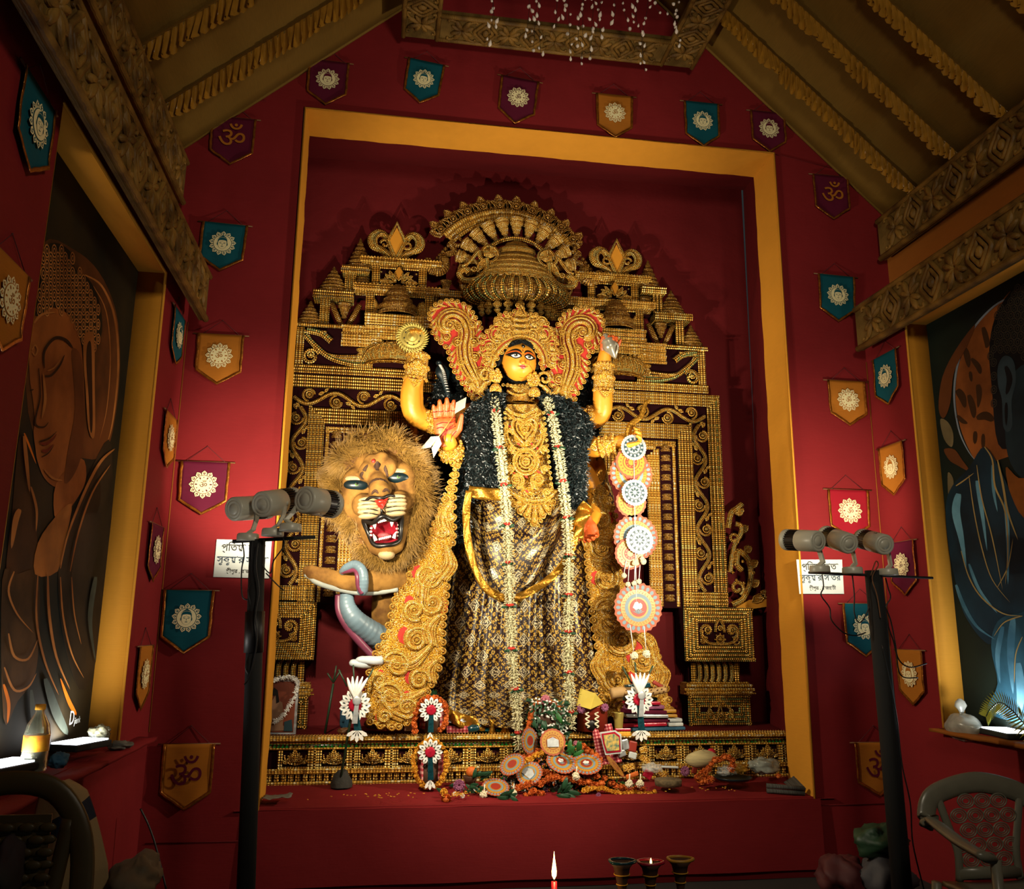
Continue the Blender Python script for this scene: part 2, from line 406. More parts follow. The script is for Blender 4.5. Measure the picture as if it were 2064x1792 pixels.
# roof slopes
for s, x0 in ((-1, XLU), (1, XRU)):
    b = MB(); n = V((APZ-4.58, 0, APX-x0)).normalized(); n = n if n.z > 0 else -n
    b.grid(lambda u, v: V((x0-.06*(1 if s > 0 else -1)*-1 if False else x0, 0, 4.58)).lerp(V((APX, 0, APZ)), u)+V((0, .9+v*(YB-.9), 0))-n*(-.001+.012*noise.noise(V((u*4, v*6, s)))), 24, 40)
    struct('ceiling_slope_'+('left' if s < 0 else 'right'), b, M['mustard'], solid=.01)
    b = MB(); sv = V((APX-x0, 0, APZ-4.58)).normalized()
    for y in (4.45, 3.2):   # seams across the slope cloth
        b.tube([V((x0, y-.3, 4.58))+sv*(1.2+.1*(y-3)), V((x0, y+.9, 4.58))+sv*(1.2+.1*(y-3))], .003, 5)
    b2 = MB(); b2.tube([V((x0, YB-.012, 4.575)), V((APX, YB-.012, APZ-.005))], .012, 6)
    struct('trim_%d' % (11 if s < 0 else 12), b2, M['mustard'])
# carved padded beams
def carve(b, bb, o, du, dv, dn, L, h, per=None):
    o, du, dv, dn = V(o), V(du), V(dv), V(dn); per = per or h*1.25
    bb.obox(o+du*L/2-dn*.02, du*L, dv*h, dn*.04)
    r = h*.045
    for sv in (-.5, .5): b.tube([o+du*(L*i/8)+dv*h*sv*.94 for i in range(9)], h*.07, 8)
    n = int(L/per); per = L/n
    for i in range(n):
        c = o+du*(per*(i+.5))+dn*.005
        k = h*.43
        for sx in (-1, 1):
            for sy in (-1, 1):
                for ang, ll, wd in ((62, .98, .14), (28, .80, .12)):
                    a = math.radians(ang); d = du*math.cos(a)*sx+dv*math.sin(a)*sy
                    cc = c+d*k*ll*.54; per_ = dn.cross(d)
                    b.ball(cc, (k*ll*.5, k*wd*1.3, h*.07), 10, 6, ax=d, az=dn)
                    if ang == 62: b.tube(smooth_path([c+d*k*.1, c+d*k*.9+du*sx*k*.1, c+d*k*1.02+du*sx*k*.42, c+d*k*.8+du*sx*k*.5], 4), r*.8, 6)
        c2 = o+du*(per*i)+dn*.005
        if i > 0:
            for q in (.9, .55):
                pts = [c2+du*(math.cos(t)*q*k*.75*(1 if abs(math.cos(t)) > .5 else .8))+dv*(math.sin(t)*q*k) for t in [j*math.pi/6 for j in range(12)]]
                pts = [c2+(p-c2)*(1.1 if j % 3 == 0 else .86) for j, p in enumerate(pts)]
                b.tube(smooth_path(pts, 3, True), r*1.15, 6, closed=True)
            b.ball(c2, (k*.22, k*.3, h*.08), 10, 6, ax=du, az=dn)
def beam(label, o, du, dv, dn, L, h):
    t = thing('carved_beam', V(o)+V(du)*L/2-V(dv)*h/2, label, 'carved beam')
    b, bb = MB(), MB(); carve(b, bb, o, du, dv, dn, L, h)
    bb.build('backing_board', M['padbase'], t); b.build('padded_carving', M['pad'], t)
dy = (0, -1, 0); dz = (0, 0, 1)
beam('lower padded carved beam running above the left painting', (-1.15, 5.26, 3.52), dy, dz, (1, 0, 0), 3.6, .30)
beam('upper padded carved beam at the foot of the left roof slope', (-1.37, 5.32, 4.33), dy, dz, (1, 0, 0), 3.4, .30)
beam('lower padded carved beam running above the right painting', (3.27, 5.28, 3.60), dy, dz, (-1, 0, 0), 3.0, .31)
beam('upper padded carved beam at the foot of the right roof slope', (3.54, 5.33, 4.33), dy, dz, (-1, 0, 0), 3.0, .31)
# hanging canopy frame
t = thing('canopy_frame', (1.05, 4.3, 5.52), 'square padded carved frame hanging overhead before the back wall', 'ceiling frame')
zf = 5.56
for nm, o, du, L, h in (('far_rail', (.24, 5.14, zf), (1, 0, 0), 1.64, .25), ('left_rail', (.12, 5.27, zf), (0, -1, 0), 2.2, .25), ('right_rail', (2.0, 5.27, zf), (0, -1, 0), 2.2, .25)):
    b, bb = MB(), MB(); dvv = (0, 1, 0) if du[0] else (1, 0, 0)
    carve(b, bb, o, du, dvv, (0, 0, -1), L, h, .30)
    r_ = bb.build(nm, M['padbase'], t); b.build('padded_carving', M['pad'], r_)
# ruffles on the roof slopes
def ruffle(label, side, Y, seed):
    x0 = XLU if side < 0 else XRU; a = V((x0, Y, 4.56)); e = V((APX, Y, APZ-.02)); d = (e-a); L = d.length; d.normalize()
    n = V((-d.z, 0, d.x)) if side < 0 else V((d.z, 0, -d.x))
    n = -n if n.z > 0 else n
    rnd = random.Random(seed); t = thing('ruffled_valance', a+d*.1-V((0, 0, .12)), label, 'valance')
    ph = [rnd.uniform(-1, 1) for _ in range(400)]
    N = 420; b = MB(); hh = .15
    def fn(u, v):
        s_ = u*L; f = s_/.052; i = int(f); g = ph[i]*(1-(f-i))+ph[i+1]*(f-i)
        fold = math.sin(f*2*math.pi+g*1.3)*(.3+.7*v)*.024*(1+.5*g)
        if v < .12: fold *= .25
        drop = v*hh*(1+.14*ph[int(f/2)]*v)
        w_ = min(1, .35+u*9, .35+(1-u)*9)
        return a+d*(s_+.016*math.cos(f*2*math.pi)*v+.02*g*v)-V((0, 1, 0))*(fold+.012)-V((0, 0, 1))*(drop*w_)+n*.01
    b.grid(fn, N, 6); b.build('gathered_cloth', M['satin'], t)
    b = MB(); b.tube([a+n*.012+d*L*i/20 for i in range(21)], .010, 6); b.build('rail', M['mustard'], t)
for i, (y, lb) in enumerate(((4.88, 'gathered mustard valance on the left slope, nearest the back wall'), (4.35, 'gathered mustard valance on the left slope, second from the back wall'), (3.82, 'gathered mustard valance on the left slope, cut by the top edge of the photo'))): ruffle(lb, -1, y, i)
for i, (y, lb) in enumerate(((4.98, 'gathered mustard valance on the right slope, nearest the back wall'), (4.53, 'gathered mustard valance on the right slope, second from the back wall'), (4.07, 'gathered mustard valance on the right slope, third from the back wall'), (3.5, 'gathered mustard valance on the right slope, in the top right corner'))): ruffle(lb, 1, y, 10+i)
# strings of white buds hanging from the canopy
M['bud'] = plain('white_bud', '#e9ddd0', rough=.6, var=.2)
M['wire'] = plain('thin_dark_wire', '#181414', rough=.6)
bb_ = MB(); bb_.lathe((0, 0, 0), (0, 0, 1), [(-.016, .001), (-.009, .009), (0, .010), (.010, .005), (.018, .001)], 8)
bm_ = bb_.build('bud', M['bud'], None); bud_me = bm_.data; bpy.data.objects.remove(bm_)
strs = [(982, 96), (1003, 60), (1060, 78), (1075, 100), (1090, 112), (1120, 60), (1140, 40), (1152, 125), (1165, 95), (1172, 132), (1190, 118), (1200, 70), (1212, 78), (1235, 50), (1268, 62), (1282, 45), (1293, 130), (1300, 145), (1345, 35), (1360, 70), (1372, 95), (1330, 25)]
rr = random.Random(5)
strs.sort()
for i, (px, py) in enumerate(strs):
    Y = 4.3+.5*rr.random(); bot = P(px, py, Y); top = V((bot.x+rr.uniform(-.04, .04), Y, 5.66+rr.random()*.05))
    cur = smooth_path([bot, bot.lerp(top, .35)+V((rr.uniform(-.03, .03), 0, 0)), bot.lerp(top, .7)+V((rr.uniform(-.03, .03), 0, 0)), top], 5)
    pos = 'leftmost' if i == 0 else 'rightmost' if i == len(strs)-1 else '%s from the left' % ('first second third fourth fifth sixth seventh eighth ninth tenth eleventh twelfth thirteenth fourteenth fifteenth sixteenth seventeenth eighteenth nineteenth twentieth twenty-first'.split()[i])
    t = thing('bud_string', bot, 'string of small white buds hanging from the canopy, %s' % pos, 'hanging flower string', 'white bud strings under the canopy frame')
    b = MB(); b.tube(cur, .0012, 4); b.build('wire', M['wire'], t)
    L = (top-bot).length; n = int(L/.062)
    for j in range(n):
        f = j/n; k = f*(len(cur)-1); p = cur[int(k)].lerp(cur[min(int(k)+1, len(cur)-1)], k-int(k))
        o = bpy.data.objects.new('bud', bud_me); p = p+V((rr.uniform(-.014, .014), rr.uniform(-.01, .01), rr.uniform(-.01, .01)))
        link(o, t, p); o.rotation_euler = (rr.uniform(-.7, .7), rr.uniform(-.7, .7), 0); z = rr.uniform(.75, 1.25); o.scale = (z, z, z)
# ---------------- pennants ----------------
OM = text_mesh('ॐ', 1)
def mandala(mb, o, ux, uy, n, R, kind, inv=False):
    """mi 0 cream print, 1 cloth colour"""
    o, ux, uy, n = V(o), V(ux), V(uy), V(n)
    pt = lambda r, a, h=0: o+ux*(r*math.cos(a))+uy*(r*math.sin(a))+n*h
    def disc(c, rx, ry, a, h, m, k=14):
        mb.m = m; ca, sa = math.cos(a), math.sin(a)
        vs = [o+ux*(c[0]+rx*math.cos(t)*ca-ry*math.sin(t)*sa)+uy*(c[1]+rx*math.cos(t)*sa+ry*math.sin(t)*ca)+n*h for t in [2*math.pi*j/k for j in range(k)]]
        mb.add(vs, [list(range(k))], smooth=False)
    N = 12 if kind != 'buddha' else 13
    for j in range(N):
        a = 2*math.pi*j/N+math.pi/2; w_ = math.pi/N
        mb.m = 0; mb.add([pt(.66*R, a-w_*.95, .001), pt(.86*R, a-w_*.8, .001), pt(1.0*R, a, .001), pt(.86*R, a+w_*.8, .001), pt(.66*R, a+w_*.95, .001)], [[0, 1, 2, 3, 4]], smooth=False)
        mb.m = 1; mb.add([pt(.70*R, a, .002), pt(.82*R, a-w_*.5, .002), pt(.93*R, a, .002), pt(.82*R, a+w_*.5, .002)], [[0, 1, 2, 3]], smooth=False)
        mb.m = 0; disc((.83*R*math.cos(a), .83*R*math.sin(a)), R*.035, R*.055, a, .003, 0, 6)
    disc((0, 0), .68*R, .68*R, 0, .003, 1, 28); disc((0, 0), .64*R, .64*R, 0, .004, 0, 28)
    if kind == 'ommandala':
        for j in range(12):
            a = 2*math.pi*j/12; q = .50*R
            disc((q*math.cos(a), q*math.sin(a)), R*.09 if j % 2 == 0 else R*.04, R*.05 if j % 2 == 0 else R*.04, a, .005, 1, 8)
        mb.m = 1; put_text(mb, *OM, o+n*.0055-uy*R*.05, ux*R*.62, uy*R*.62)
    elif kind == 'buddha':
        disc((0, .02*R), .36*R, .50*R, 0, .005, 1, 20); disc((0, -.05*R), .32*R, .42*R, 0, .0055, 0, 20)
        mb.m = 1; mb.add([pt(r_*R, math.radians(q), .006) for r_, q in ((.40, 28), (.52, 60), (.64, 90), (.52, 120), (.40, 152), (.26, 120), (.24, 90), (.26, 60))], [[0, 1, 2, 7], [2, 3, 6, 7], [3, 4, 5, 6]], smooth=False)
        for sx in (-1, 1):
            disc((sx*.14*R, -.03*R), .09*R, .022*R, sx*.15, .006, 1, 8); disc((sx*.14*R, .06*R), .11*R, .015*R, -sx*.3, .006, 1, 8)
            disc((sx*.37*R, -.10*R), .03*R, .12*R, 0, .006, 1, 8)
        disc((0, -.12*R), .02*R, .10*R, 0, .006, 1, 6); disc((0, -.28*R), .10*R, .028*R, 0, .006, 1, 8); disc((0, .14*R), .02*R, .02*R, 0, .0065, 1, 8)
        for j in range(14):
            a = math.radians(25+130*j/13); disc((.47*R*math.cos(a), .44*R*math.sin(a)+.02*R), .022*R, .022*R, 0, .0065, 0, 6)
def pennant(top, ux, n, w_, hs, ht, col, emb, label, lean=0, seed=0):
    """top: world middle of the rod; ux along the wall; n wall normal"""
    top, ux, n = V(top)+V(n)*.014, V(ux).normalized(), V(n); up = V((0, 0, 1)); ux = (ux+up*lean).normalized(); uy = n.cross(ux); uy = uy if uy.z > 0 else -uy
    rnd = random.Random(seed*7+1); t = thing('wall_pennant', top-V(n)*.012-up*ht, label, 'pennant')
    off = V((rnd.random()*9, seed, 0))
    def sh(u, v, e=0):
        x = (u-.5)*w_*(1-.03*v); hb = hs+(ht-hs)*(1-abs(2*u-1)); return top+ux*x-uy*(hb*v)+n*(.009*noise.noise(off+V((u*2.2, v*2.2, 0)))*v+.004+e)
    b = MB(); b.grid(lambda u, v: sh(u, v), 14, 14, (w_, ht)); b.build('banner_cloth', M[col], t, solid=.0015)
    b = MB(); bw = .011
    edge = [sh(0, v/8, .004) for v in range(9)]+[sh(u/8, 1, .004) for u in range(1, 9)]+[sh(1, 1-v/8, .004) for v in range(1, 9)]
    e2 = [p+V((rnd.uniform(-.002, .002), 0, rnd.uniform(-.002, .002))) for p in edge]
    b.tube(e2, bw*.8, 6, up=n, flat=.25); b.build('gold_edging', M['ribbon'], t)
    b = MB(); b.tube([top-ux*(w_*.5+.035), top+ux*(w_*.5+.035)], .0045, 6); b.build('rod', M['twig'], t)
    b = MB(); nail = top+up*w_*.36-n*.01; b.tube([top-ux*w_*.42, nail, top+ux*w_*.42], .0018, 4); b.ball(nail, .004, 6, 4); b.build('hanging_string', M['string'], t)
    b = MB(); c = top-uy*(hs*.60)+n*.013
    if emb == 'om':
        b.m = 0; put_text(b, *OM, c-uy*w_*.07+n*.007, ux*w_*.75, uy*w_*.75); b.build('painted_om_sign', M['jute'] if col != 'jute' else M['maroon'], t)
    else:
        mandala(b, c, ux, uy, n, w_*.31, emb); b.build('printed_emblem', [M['cream'], M[col]], t)
BW = [((473, 240), 86, 333, 'maroon', 'om', 'maroon pennant with a gold om sign, left of the altar opening near the top'),
 ((455, 453), 88, 547, 'teal', 'buddha', 'teal pennant printed with a face, below the maroon om pennant, left of the altar'),
 ((447, 676), 90, 775, 'jute', 'ommandala', 'orange jute pennant with om rosette on the back wall left of the altar'),
 ((416, 932), 95, 1037, 'maroon', 'ommandala', 'maroon pennant with om rosette just above the left paper notice'),
 ((383, 1190), 97, 1316, 'teal', 'buddha', 'teal pennant printed with a face, left of the left spotlight pole'),
 ((383, 1499), 100, 1630, 'jute', 'om', 'dim orange pennant with dark om sign low on the left of the back wall'),
 ((664, 126), 78, 213, 'maroon', 'buddha', 'maroon pennant with a face above the top left corner of the altar opening'),
 ((860, 127), 70, 212, 'teal', 'buddha', 'teal pennant with a face above the altar, left of the canopy frame middle'),
 ((1048, 161), 72, 252, 'maroon', 'ommandala', 'maroon pennant with om rosette in the middle above the altar opening'),
 ((1237, 194), 70, 278, 'jute', 'ommandala', 'orange pennant with om rosette above the altar opening under the canopy frame'),
 ((1412, 209), 67, 296, 'teal', 'buddha', 'teal pennant with a face above the altar, right of the canopy frame'),
 ((1545, 228), 66, 306, 'maroon', 'buddha', 'maroon pennant with a face at the top right corner of the altar opening'),
 ((1671, 356), 68, 442, 'maroon', 'om', 'maroon pennant with a gold om sign under the right roof slope'),
 ((1683, 557), 70, 648, 'teal', 'buddha', 'teal pennant with a face on the back wall beside the right lower beam end'),
 ((1703, 769), 72, 857, 'jute', 'ommandala', 'orange pennant with om rosette on the back wall right of the altar'),
 ((1706, 988), 78, 1085, 'scarlet', 'ommandala', 'red pennant with om rosette just above the right spotlights'),
 ((1735, 1217), 76, 1322, 'teal', 'buddha', 'teal pennant with a face half hidden behind the right spotlight pole'),
 ((1762, 1496), 82, 1602, 'jute', 'om', 'dim orange pennant with dark om sign behind the foot of the right pole')]
for i, ((px, py), w_, tip, col, emb, lb) in enumerate(BW):
    c = P(px, py, YB); wd = (P(px+w_/2, py, YB)-P(px-w_/2, py, YB)).length; ht = c.z-P(px-3, tip, YB).z
    pennant(c, (1, 0, 0), (0, -1, 0), wd, ht*.74, ht, col, emb, lb, lean=[0, -.03, 0, .0, .0, 0, -.02, -.12, -.1, -.0, 0, 0][i % 12], seed=i)
SWP = [(XL, (72, 178), (60, 357), 'teal', 'buddha', 'large teal pennant with a face on the left wall in the upper left corner'),
 (XL, (15, 525), (5, 715), 'jute', 'ommandala', 'orange jute pennant on the left wall at the left edge of the photo'),
 (XL, (357, 630), (350, 737), 'teal', 'buddha', 'narrow teal pennant on the left wall strip under the beam end'),
 (XL, (340, 836), (335, 945), 'jute', 'ommandala', 'orange pennant on the left wall strip, below the narrow teal one'),
 (XL, (312, 1058), (307, 1172), 'maroon', 'ommandala', 'maroon pennant on the left wall strip beside the yellow reveal'),
 (XL, (289, 1302), (279, 1430), 'jute', 'ommandala', 'orange pennant lowest on the left wall strip'),
 (XR, (1787, 714), (1785, 820), 'teal', 'buddha', 'teal pennant with a face on the right wall strip, under the beam'),
 (XR, (1799, 897), (1800, 1000), 'jute', 'buddha', 'orange pennant with a face on the right wall strip, below the teal one'),
 (XR, (1820, 1092), (1824, 1200), 'maroon', 'ommandala', 'maroon pennant on the right wall strip behind the rightmost spotlight'),
 (XR, (1836, 1310), (1843, 1420), 'jute', 'buddha', 'orange pennant lowest on the right wall strip, crossed by dark wires')]
for i, (X, (px, py), (tx, ty), col, emb, lb) in enumerate(SWP):
    c = Q(px, py, X); ht = min(.38, c.z-Q(tx, ty, X).z); s = 1 if X < 0 else -1
    pennant(c, (0, 1, 0) if s > 0 else (0, -1, 0), (s, 0, 0), .27, ht*.74, ht, col, emb, lb, seed=40+i)
# ---------------- golden temple backdrop ----------------
M['bd1'] = beads('gold_beads_wide', .0165, cols=('#9a6418', '#e0a63c', '#f6d878', '#fffae0'), metal=.25, tint='#94a060')
M['bd2'] = beads('gold_beads_fine', .012, cols=('#94601a', '#d99c34', '#f2c862', '#fff6cc'), metal=.25, tint='#c8b060')
M['bd3'] = beads('bronze_beads', .014, .010, cols=('#6b3d10', '#b0782a', '#dca848', '#fcecb4'), metal=.25, gap='#1c0b04')
M['brick'] = beads('gold_tube_beads', .020, .010, cols=('#94601a', '#dca038', '#f0c660', '#fff8d4'), metal=.25, shape=.62)
M['gem'] = beads('green_gem_row', .026, cols=('#0c5a30', '#11a44a', '#b9a040', '#d8ffd0'), stops=(0, .45, .75, 1), metal=.3, rough=.1)
M['fil'] = filigree('gold_filigree', '#d99c30', '#6a3a0a', '#ffe08a', .011)
M['darkpanel'] = plain('dark_maroon_panel', '#240a0e', rough=.9, var=.3, spec=.05)
M['spark'] = plain('mirror_stone', '#f4e8c0', rough=.12, metal=.9, var=.5, scale=90)
M['rayg'] = beads('bright_ray_beads', .0135, cols=('#b0782a', '#eab448', '#fade84', '#fffce8'), gap='#6a3c10', metal=.2)
YF = 6.45; CX = .93
GAP = 0
def Bp(a, z, y=0, s=1): return V((CX+a*s, YF-y, z))
FR = (0, -1, 0)
def mould(b, pts, w, y=0, s=1, n=5, closed=False, flat=1.0):
    b.tube([Bp(p[0], p[1], y, s) for p in pts], w/2 if not isinstance(w, list) else [q/2 for q in w], n, up=FR, flat=flat, arc=math.pi, closed=closed)
def rect(b, a0, z0, a1, z1, w, y=0, s=1, k=2):
    """k concentric bead mouldings of total width w inside the rectangle edge"""
    ww = w/k
    for i in range(k):
        e = ww*(i+.5)
        for p, q in (((a0+e, z0+ww*i), (a0+e, z1-ww*i)), ((a1-e, z0+ww*i), (a1-e, z1-ww*i)), ((a0+ww*i, z0+e), (a1-ww*i, z0+e)), ((a0+ww*i, z1-e), (a1-ww*i, z1-e))):
            mould(b, [p, q], ww, y, s)
def slab(b, a0, z0, a1, z1, y0, y1, s=1):
    x0, x1 = sorted((CX+a0*s, CX+a1*s)); b.box((x0, YF-y1, z0), (x1, YF-y0, z1))
def bands(b, a0, a1, z0, z1, n, y=0, s=1, r=None, rnd=random.Random(3)):
    hs = [rnd.uniform(.7, 1.4) for _ in range(n)]; t = sum(hs); z = z0
    for h in hs:
        h *= (z1-z0)/t; e = rnd.uniform(0, .008); mould(b, [(a0-e, z+h/2), (a1+e, z+h/2)], h, y+rnd.uniform(0, .02), s); z += h
def spiral(c, r, a0, turns, n=16, hand=1, k=.72):
    return [(c[0]+r*(1-k*i/n)*math.cos(a0+hand*2*math.pi*turns*i/n), c[1]+r*(1-k*i/n)*math.sin(a0+hand*2*math.pi*turns*i/n)) for i in range(n+1)]
def rosette(b, a, z, r, y, s=1, petals=0):
    pts = [(a+r*.82*math.cos(t), z+r*.82*math.sin(t)) for t in [math.pi*2*j/12 for j in range(12)]]
    mould(b, pts, r*.42, y, s, 4, True)
    b.ball(Bp(a, z, y, s), (r*.5, r*.5, r*.4), 8, 4, ax=(1, 0, 0), az=FR)
    for j in range(petals):
        t = 2*math.pi*j/petals; b.ball(Bp(a+r*1.15*math.cos(t), z+r*1.15*math.sin(t), y, s), r*.22, 6, 4)
def leaf(b, a, z, ang, L, w, y=0, s=1):
    pts = [(a+L*t*math.cos(ang)-q*w*math.sin(ang), z+L*t*math.sin(ang)+q*w*math.cos(ang)) for t, q in ((0, 0), (.3, .5), (.65, .45), (1, .12), (.9, -.2), (.55, -.5), (.25, -.4))]
    pp = [Bp(p[0], p[1], y, s) for p in pts]; b.prism(pp if s > 0 else pp[::-1], (0, -.012, 0)); mould(b, pts, w*.22, y+.012, s, 3, True)
def vine(b, p0, p1, width, half, y=0, s=1, start=1):
    p0, p1 = V((p0[0], p0[1], 0)), V((p1[0], p1[1], 0)); d = p1-p0; L = d.length; d.normalize(); n = V((-d.y, d.x, 0)); k = max(1, round(L/half)); half = L/k; A = width*.30
    pts = []
    for i in range(k*8+1):
        t = i/8; q = p0+d*(t*half)+n*(A*math.sin(math.pi*t)*start); pts.append((q.x, q.y))
    mould(b, pts, width*.20, y+.012, s, 5); mould(b, pts, width*.09, y+.030, s, 4)
    for i in range(k):
        sg = start*(1 if i % 2 == 0 else -1); c = p0+d*((i+.55)*half)-n*(A*.55*sg)
        rosette(b, c.x, c.y, width*.20, y+.016, s)
        a0 = math.atan2(d.y, d.x); q = p0+d*((i+.1)*half)
        e = p0+d*((i+.5)*half)+n*(A*sg); mid = [(q.x, q.y), (c.x-d.x*half*.42-n.x*0, c.y-d.y*half*.42)]
        sp = spiral((c.x, c.y), width*.34, a0+math.pi*(.5)*sg, .75, 10, sg, .25); mould(b, sp, width*.11, y+.010, s, 4)
        leaf(b, c.x+d.x*half*.34, c.y+d.y*half*.34, a0-sg*.5, width*.30, width*.15, y+.008, s)
        cc = p0+d*((i+.1)*half)+n*(A*1.0*sg); leaf(b, cc.x, cc.y, a0+sg*.9, width*.26, width*.13, y+.008, s)
def kalash(b, c, axis, L, R, n=12, flat=.6):
    pr = [(0, .22), (.08, .45), (.14, .30), (.2, .32), (.28, .55), (.34, .5), (.42, .62), (.5, .72), (.56, .66), (.64, .85), (.74, 1.0), (.82, .8), (.84, .95), (.92, .98), (.96, .7), (1, .3)]
    b.lathe(c, axis, [(h*L, r*R) for h, r in pr], n, flat, up=FR)
def spire(b, a, z, w, h, y=0, s=1):
    pr = []
    K = 6
    for i in range(K):
        r = (w/2)*(1-i/K)**.8; z0 = h*i/K*.85; d = h*.85/K
        pr += [(z0, r*.86), (z0+d*.25, r), (z0+d*.6, r*.98), (z0+d*.95, r*.78)]
    pr += [(h*.86, w*.07), (h*.93, w*.06), (h, .002)]
    b.lathe(Bp(a, z, y, s), (0, 0, 1), pr, 18, .7, up=FR)
bdt = thing('temple_backdrop', (CX, YF, .8), 'gold beaded temple-shaped backdrop standing behind the idol in the altar', 'backdrop')
def part(b, name, m, par=bdt): return b.build(name, m, par)
for s in (-1, 1):
    # pedestal
    b = MB(); slab(b, 1.42, .80, 1.88, 1.02, -.1, .06, s); part(b, 'pedestal', M['darkpanel'])
    b = MB(); rect(b, 1.40, .80, 1.90, 1.03, .10, .06, s, 3); part(b, 'pedestal_frame', M['bd1'])
    b = MB(); b_ = b
    mould(b, [(1.54, .83), (1.57, .93), (1.65, .99), (1.73, .93), (1.76, .83)], .022, .065, s, 4)
    for q in (-1, 1):
        mould(b, spiral((1.65+q*.07, .87), .042, math.pi*.5, 1.2, 12, -q), .018, .07, s, 4); rosette(b, 1.65+q*.085, .905, .018, .08, s)
    mould(b, [(1.62, .84), (1.65, .96), (1.68, .84)], .02, .07, s, 4); rosette(b, 1.65, .87, .022, .08, s); part(b, 'lotus_motif', M['bd2'])
    b = MB(); slab(b, 1.40, 1.02, 1.90, 1.11, -.1, .06, s)
    for z, w_, e in ((1.035, .03, 0), (1.062, .022, .015), (1.09, .026, .0), (1.112, .016, -.03)): mould(b, [(1.385-e, z), (1.915+e, z)], w_, .07, s)
    for i in range(34): b.ball(Bp(1.37+.56*i/33, 1.035, .085, s), .008, 6, 4)
    part(b, 'cornice', M['brick'])
    b = MB(); slab(b, 1.44, 1.10, 1.83, 1.28, -.08, -.02, s); part(b, 'neck_backing', M['darkpanel'])
    b = MB()
    for i in range(6):
        a = 1.505+.052*i; mould(b, smooth_path([(a-.004, 1.115, 0), (a+.013, 1.15, 0), (a+.013, 1.23, 0), (a-.004, 1.272, 0)], 4), .036, .02, s, 8)
    part(b, 'ringed_neck', M['bd2'])
    b = MB()
    for a in (1.455, 1.475, 1.805, 1.825): mould(b, [(a, 1.11), (a, 1.28)], .022, .03, s)
    part(b, 'neck_pilaster', M['bd1'])
    # big box
    b = MB(); slab(b, 1.38, 1.28, 1.93, 1.67, -.1, .10, s); part(b, 'capital_block', M['darkpanel'])
    b = MB(); rect(b, 1.375, 1.275, 1.935, 1.675, .115, .10, s, 4)
    for i in range(36): b.ball(Bp(1.38+.55*i/35, 1.275, .115, s), .007, 6, 4)
    part(b, 'capital_frame', M['bd1'])
    b = MB(); rosette(b, 1.655, 1.435, .035, .12, s, 8)
    for q in (-1, 1):
        mould(b, spiral((1.655+q*.10, 1.50), .058, -math.pi/2, 1.1, 14, q), .024, .11, s, 4); rosette(b, 1.655+q*.10, 1.505, .024, .12, s)
        mould(b, smooth_path([(1.655, 1.40, 0), (1.655+q*.08, 1.405, 0), (1.655+q*.14, 1.44, 0), (1.655+q*.135, 1.50, 0)], 4), .022, .11, s, 4)
        mould(b, spiral((1.655+q*.13, 1.42), .03, 0, 1, 10, -q), .016, .11, s, 4)
    mould(b, smooth_path([(1.62, 1.49, 0), (1.625, 1.54, 0), (1.655, 1.585, 0), (1.685, 1.54, 0), (1.69, 1.49, 0)], 4), .022, .12, s, 4); rosette(b, 1.655, 1.52, .02, .125, s); part(b, 'floral_motif', M['bd2'])
    # pillar
    b = MB(); slab(b, 1.14, 1.67, 1.78, 3.02, -.1, .0, s); slab(b, 0.3, 3.02, 1.78, 3.40, -.1, 0, s); part(b, 'pillar', M['darkpanel'])
    b = MB()
    for a, w_ in ((1.752, .03), (1.722, .026), (1.695, .026), (1.668, .022)): mould(b, [(a, 1.68), (a, 3.40-(1.78-a))], w_, .03, s)
    for a in (1.512, 1.488, 1.462, 1.437, 1.412): mould(b, [(a, 1.68), (a, 3.40-(1.78-a)+.02)], .026, .03+.006*(a < 1.47), s)
    for z in (3.385, 3.36, 3.335, 3.31): mould(b, [(.25, z), (1.77-(3.385-z), z)], .026, .03, s)
    for i, z in enumerate((3.125, 3.10, 3.075, 3.05, 3.027)): mould(b, [(.25, z), (1.51-.024*i, z)], .026, .03, s)
    for z in (1.70, 1.727, 1.754, 1.78): mould(b, [(1.40, z), (1.76, z)], .028, .035, s)
    for i in range(150):
        if i < 90: b.ball(Bp(1.772, 1.70+1.68*i/89, .02, s), .008, 6, 4)
    part(b, 'pillar_frame', M['bd1'])
    b = MB(); vine(b, (1.588, 1.80), (1.588, 3.14), .155, .20, .012, s); vine(b, (1.64, 3.215), (.4, 3.215), .155, .21, .012, s); part(b, 'vine_scroll', M['bd2'])
    b = MB()
    for i in range(16):
        z = 1.72+1.19*i/15; b.lathe(Bp(1.305, z, .0, s), (0, 0, 1), [(0, .034), (.012, .045), (.024, .034), (.030, .028), (.036, .04), (.046, .04), (.052, .030)], 10, .8, up=FR)
    part(b, 'ladder_column', M['bd3'])
    b = MB()
    for z in (2.965, 2.99): mould(b, [(.3, z), (1.39, z)], .022, .0, s)
    for a, z1 in ((1.375, 2.98), (1.24, 2.93), (1.215, 2.92), (1.19, 2.90), (1.165, 2.88)): mould(b, [(a-(.0 if a > 1.3 else 0), 1.68), (a, z1)], .025, .0, s)
    for i in range(70): b.ball(Bp(1.15, 1.69+1.18*i/69, 0, s), .008, 6, 4)
    for i in range(26): mould(b, [(.45+.03*i, 2.72), (.45+.03*i, 2.95)], .024, -.02, s)
    mould(b, [(.4, 2.94), (1.22, 2.94)], .03, 0, s); mould(b, [(.4, 2.72), (1.22, 2.72)], .03, 0, s); part(b, 'inner_moulding', M['brick'])
    # entablature
    b = MB(); slab(b, .2, 3.40, 1.66, 3.79, -.1, .04, s); part(b, 'entablature', M['darkpanel'])
    b = MB(); bands(b, .25, 1.66, 3.40, 3.47, 3, .05, s); bands(b, .25, 1.67, 3.765, 3.80, 2, .06, s)
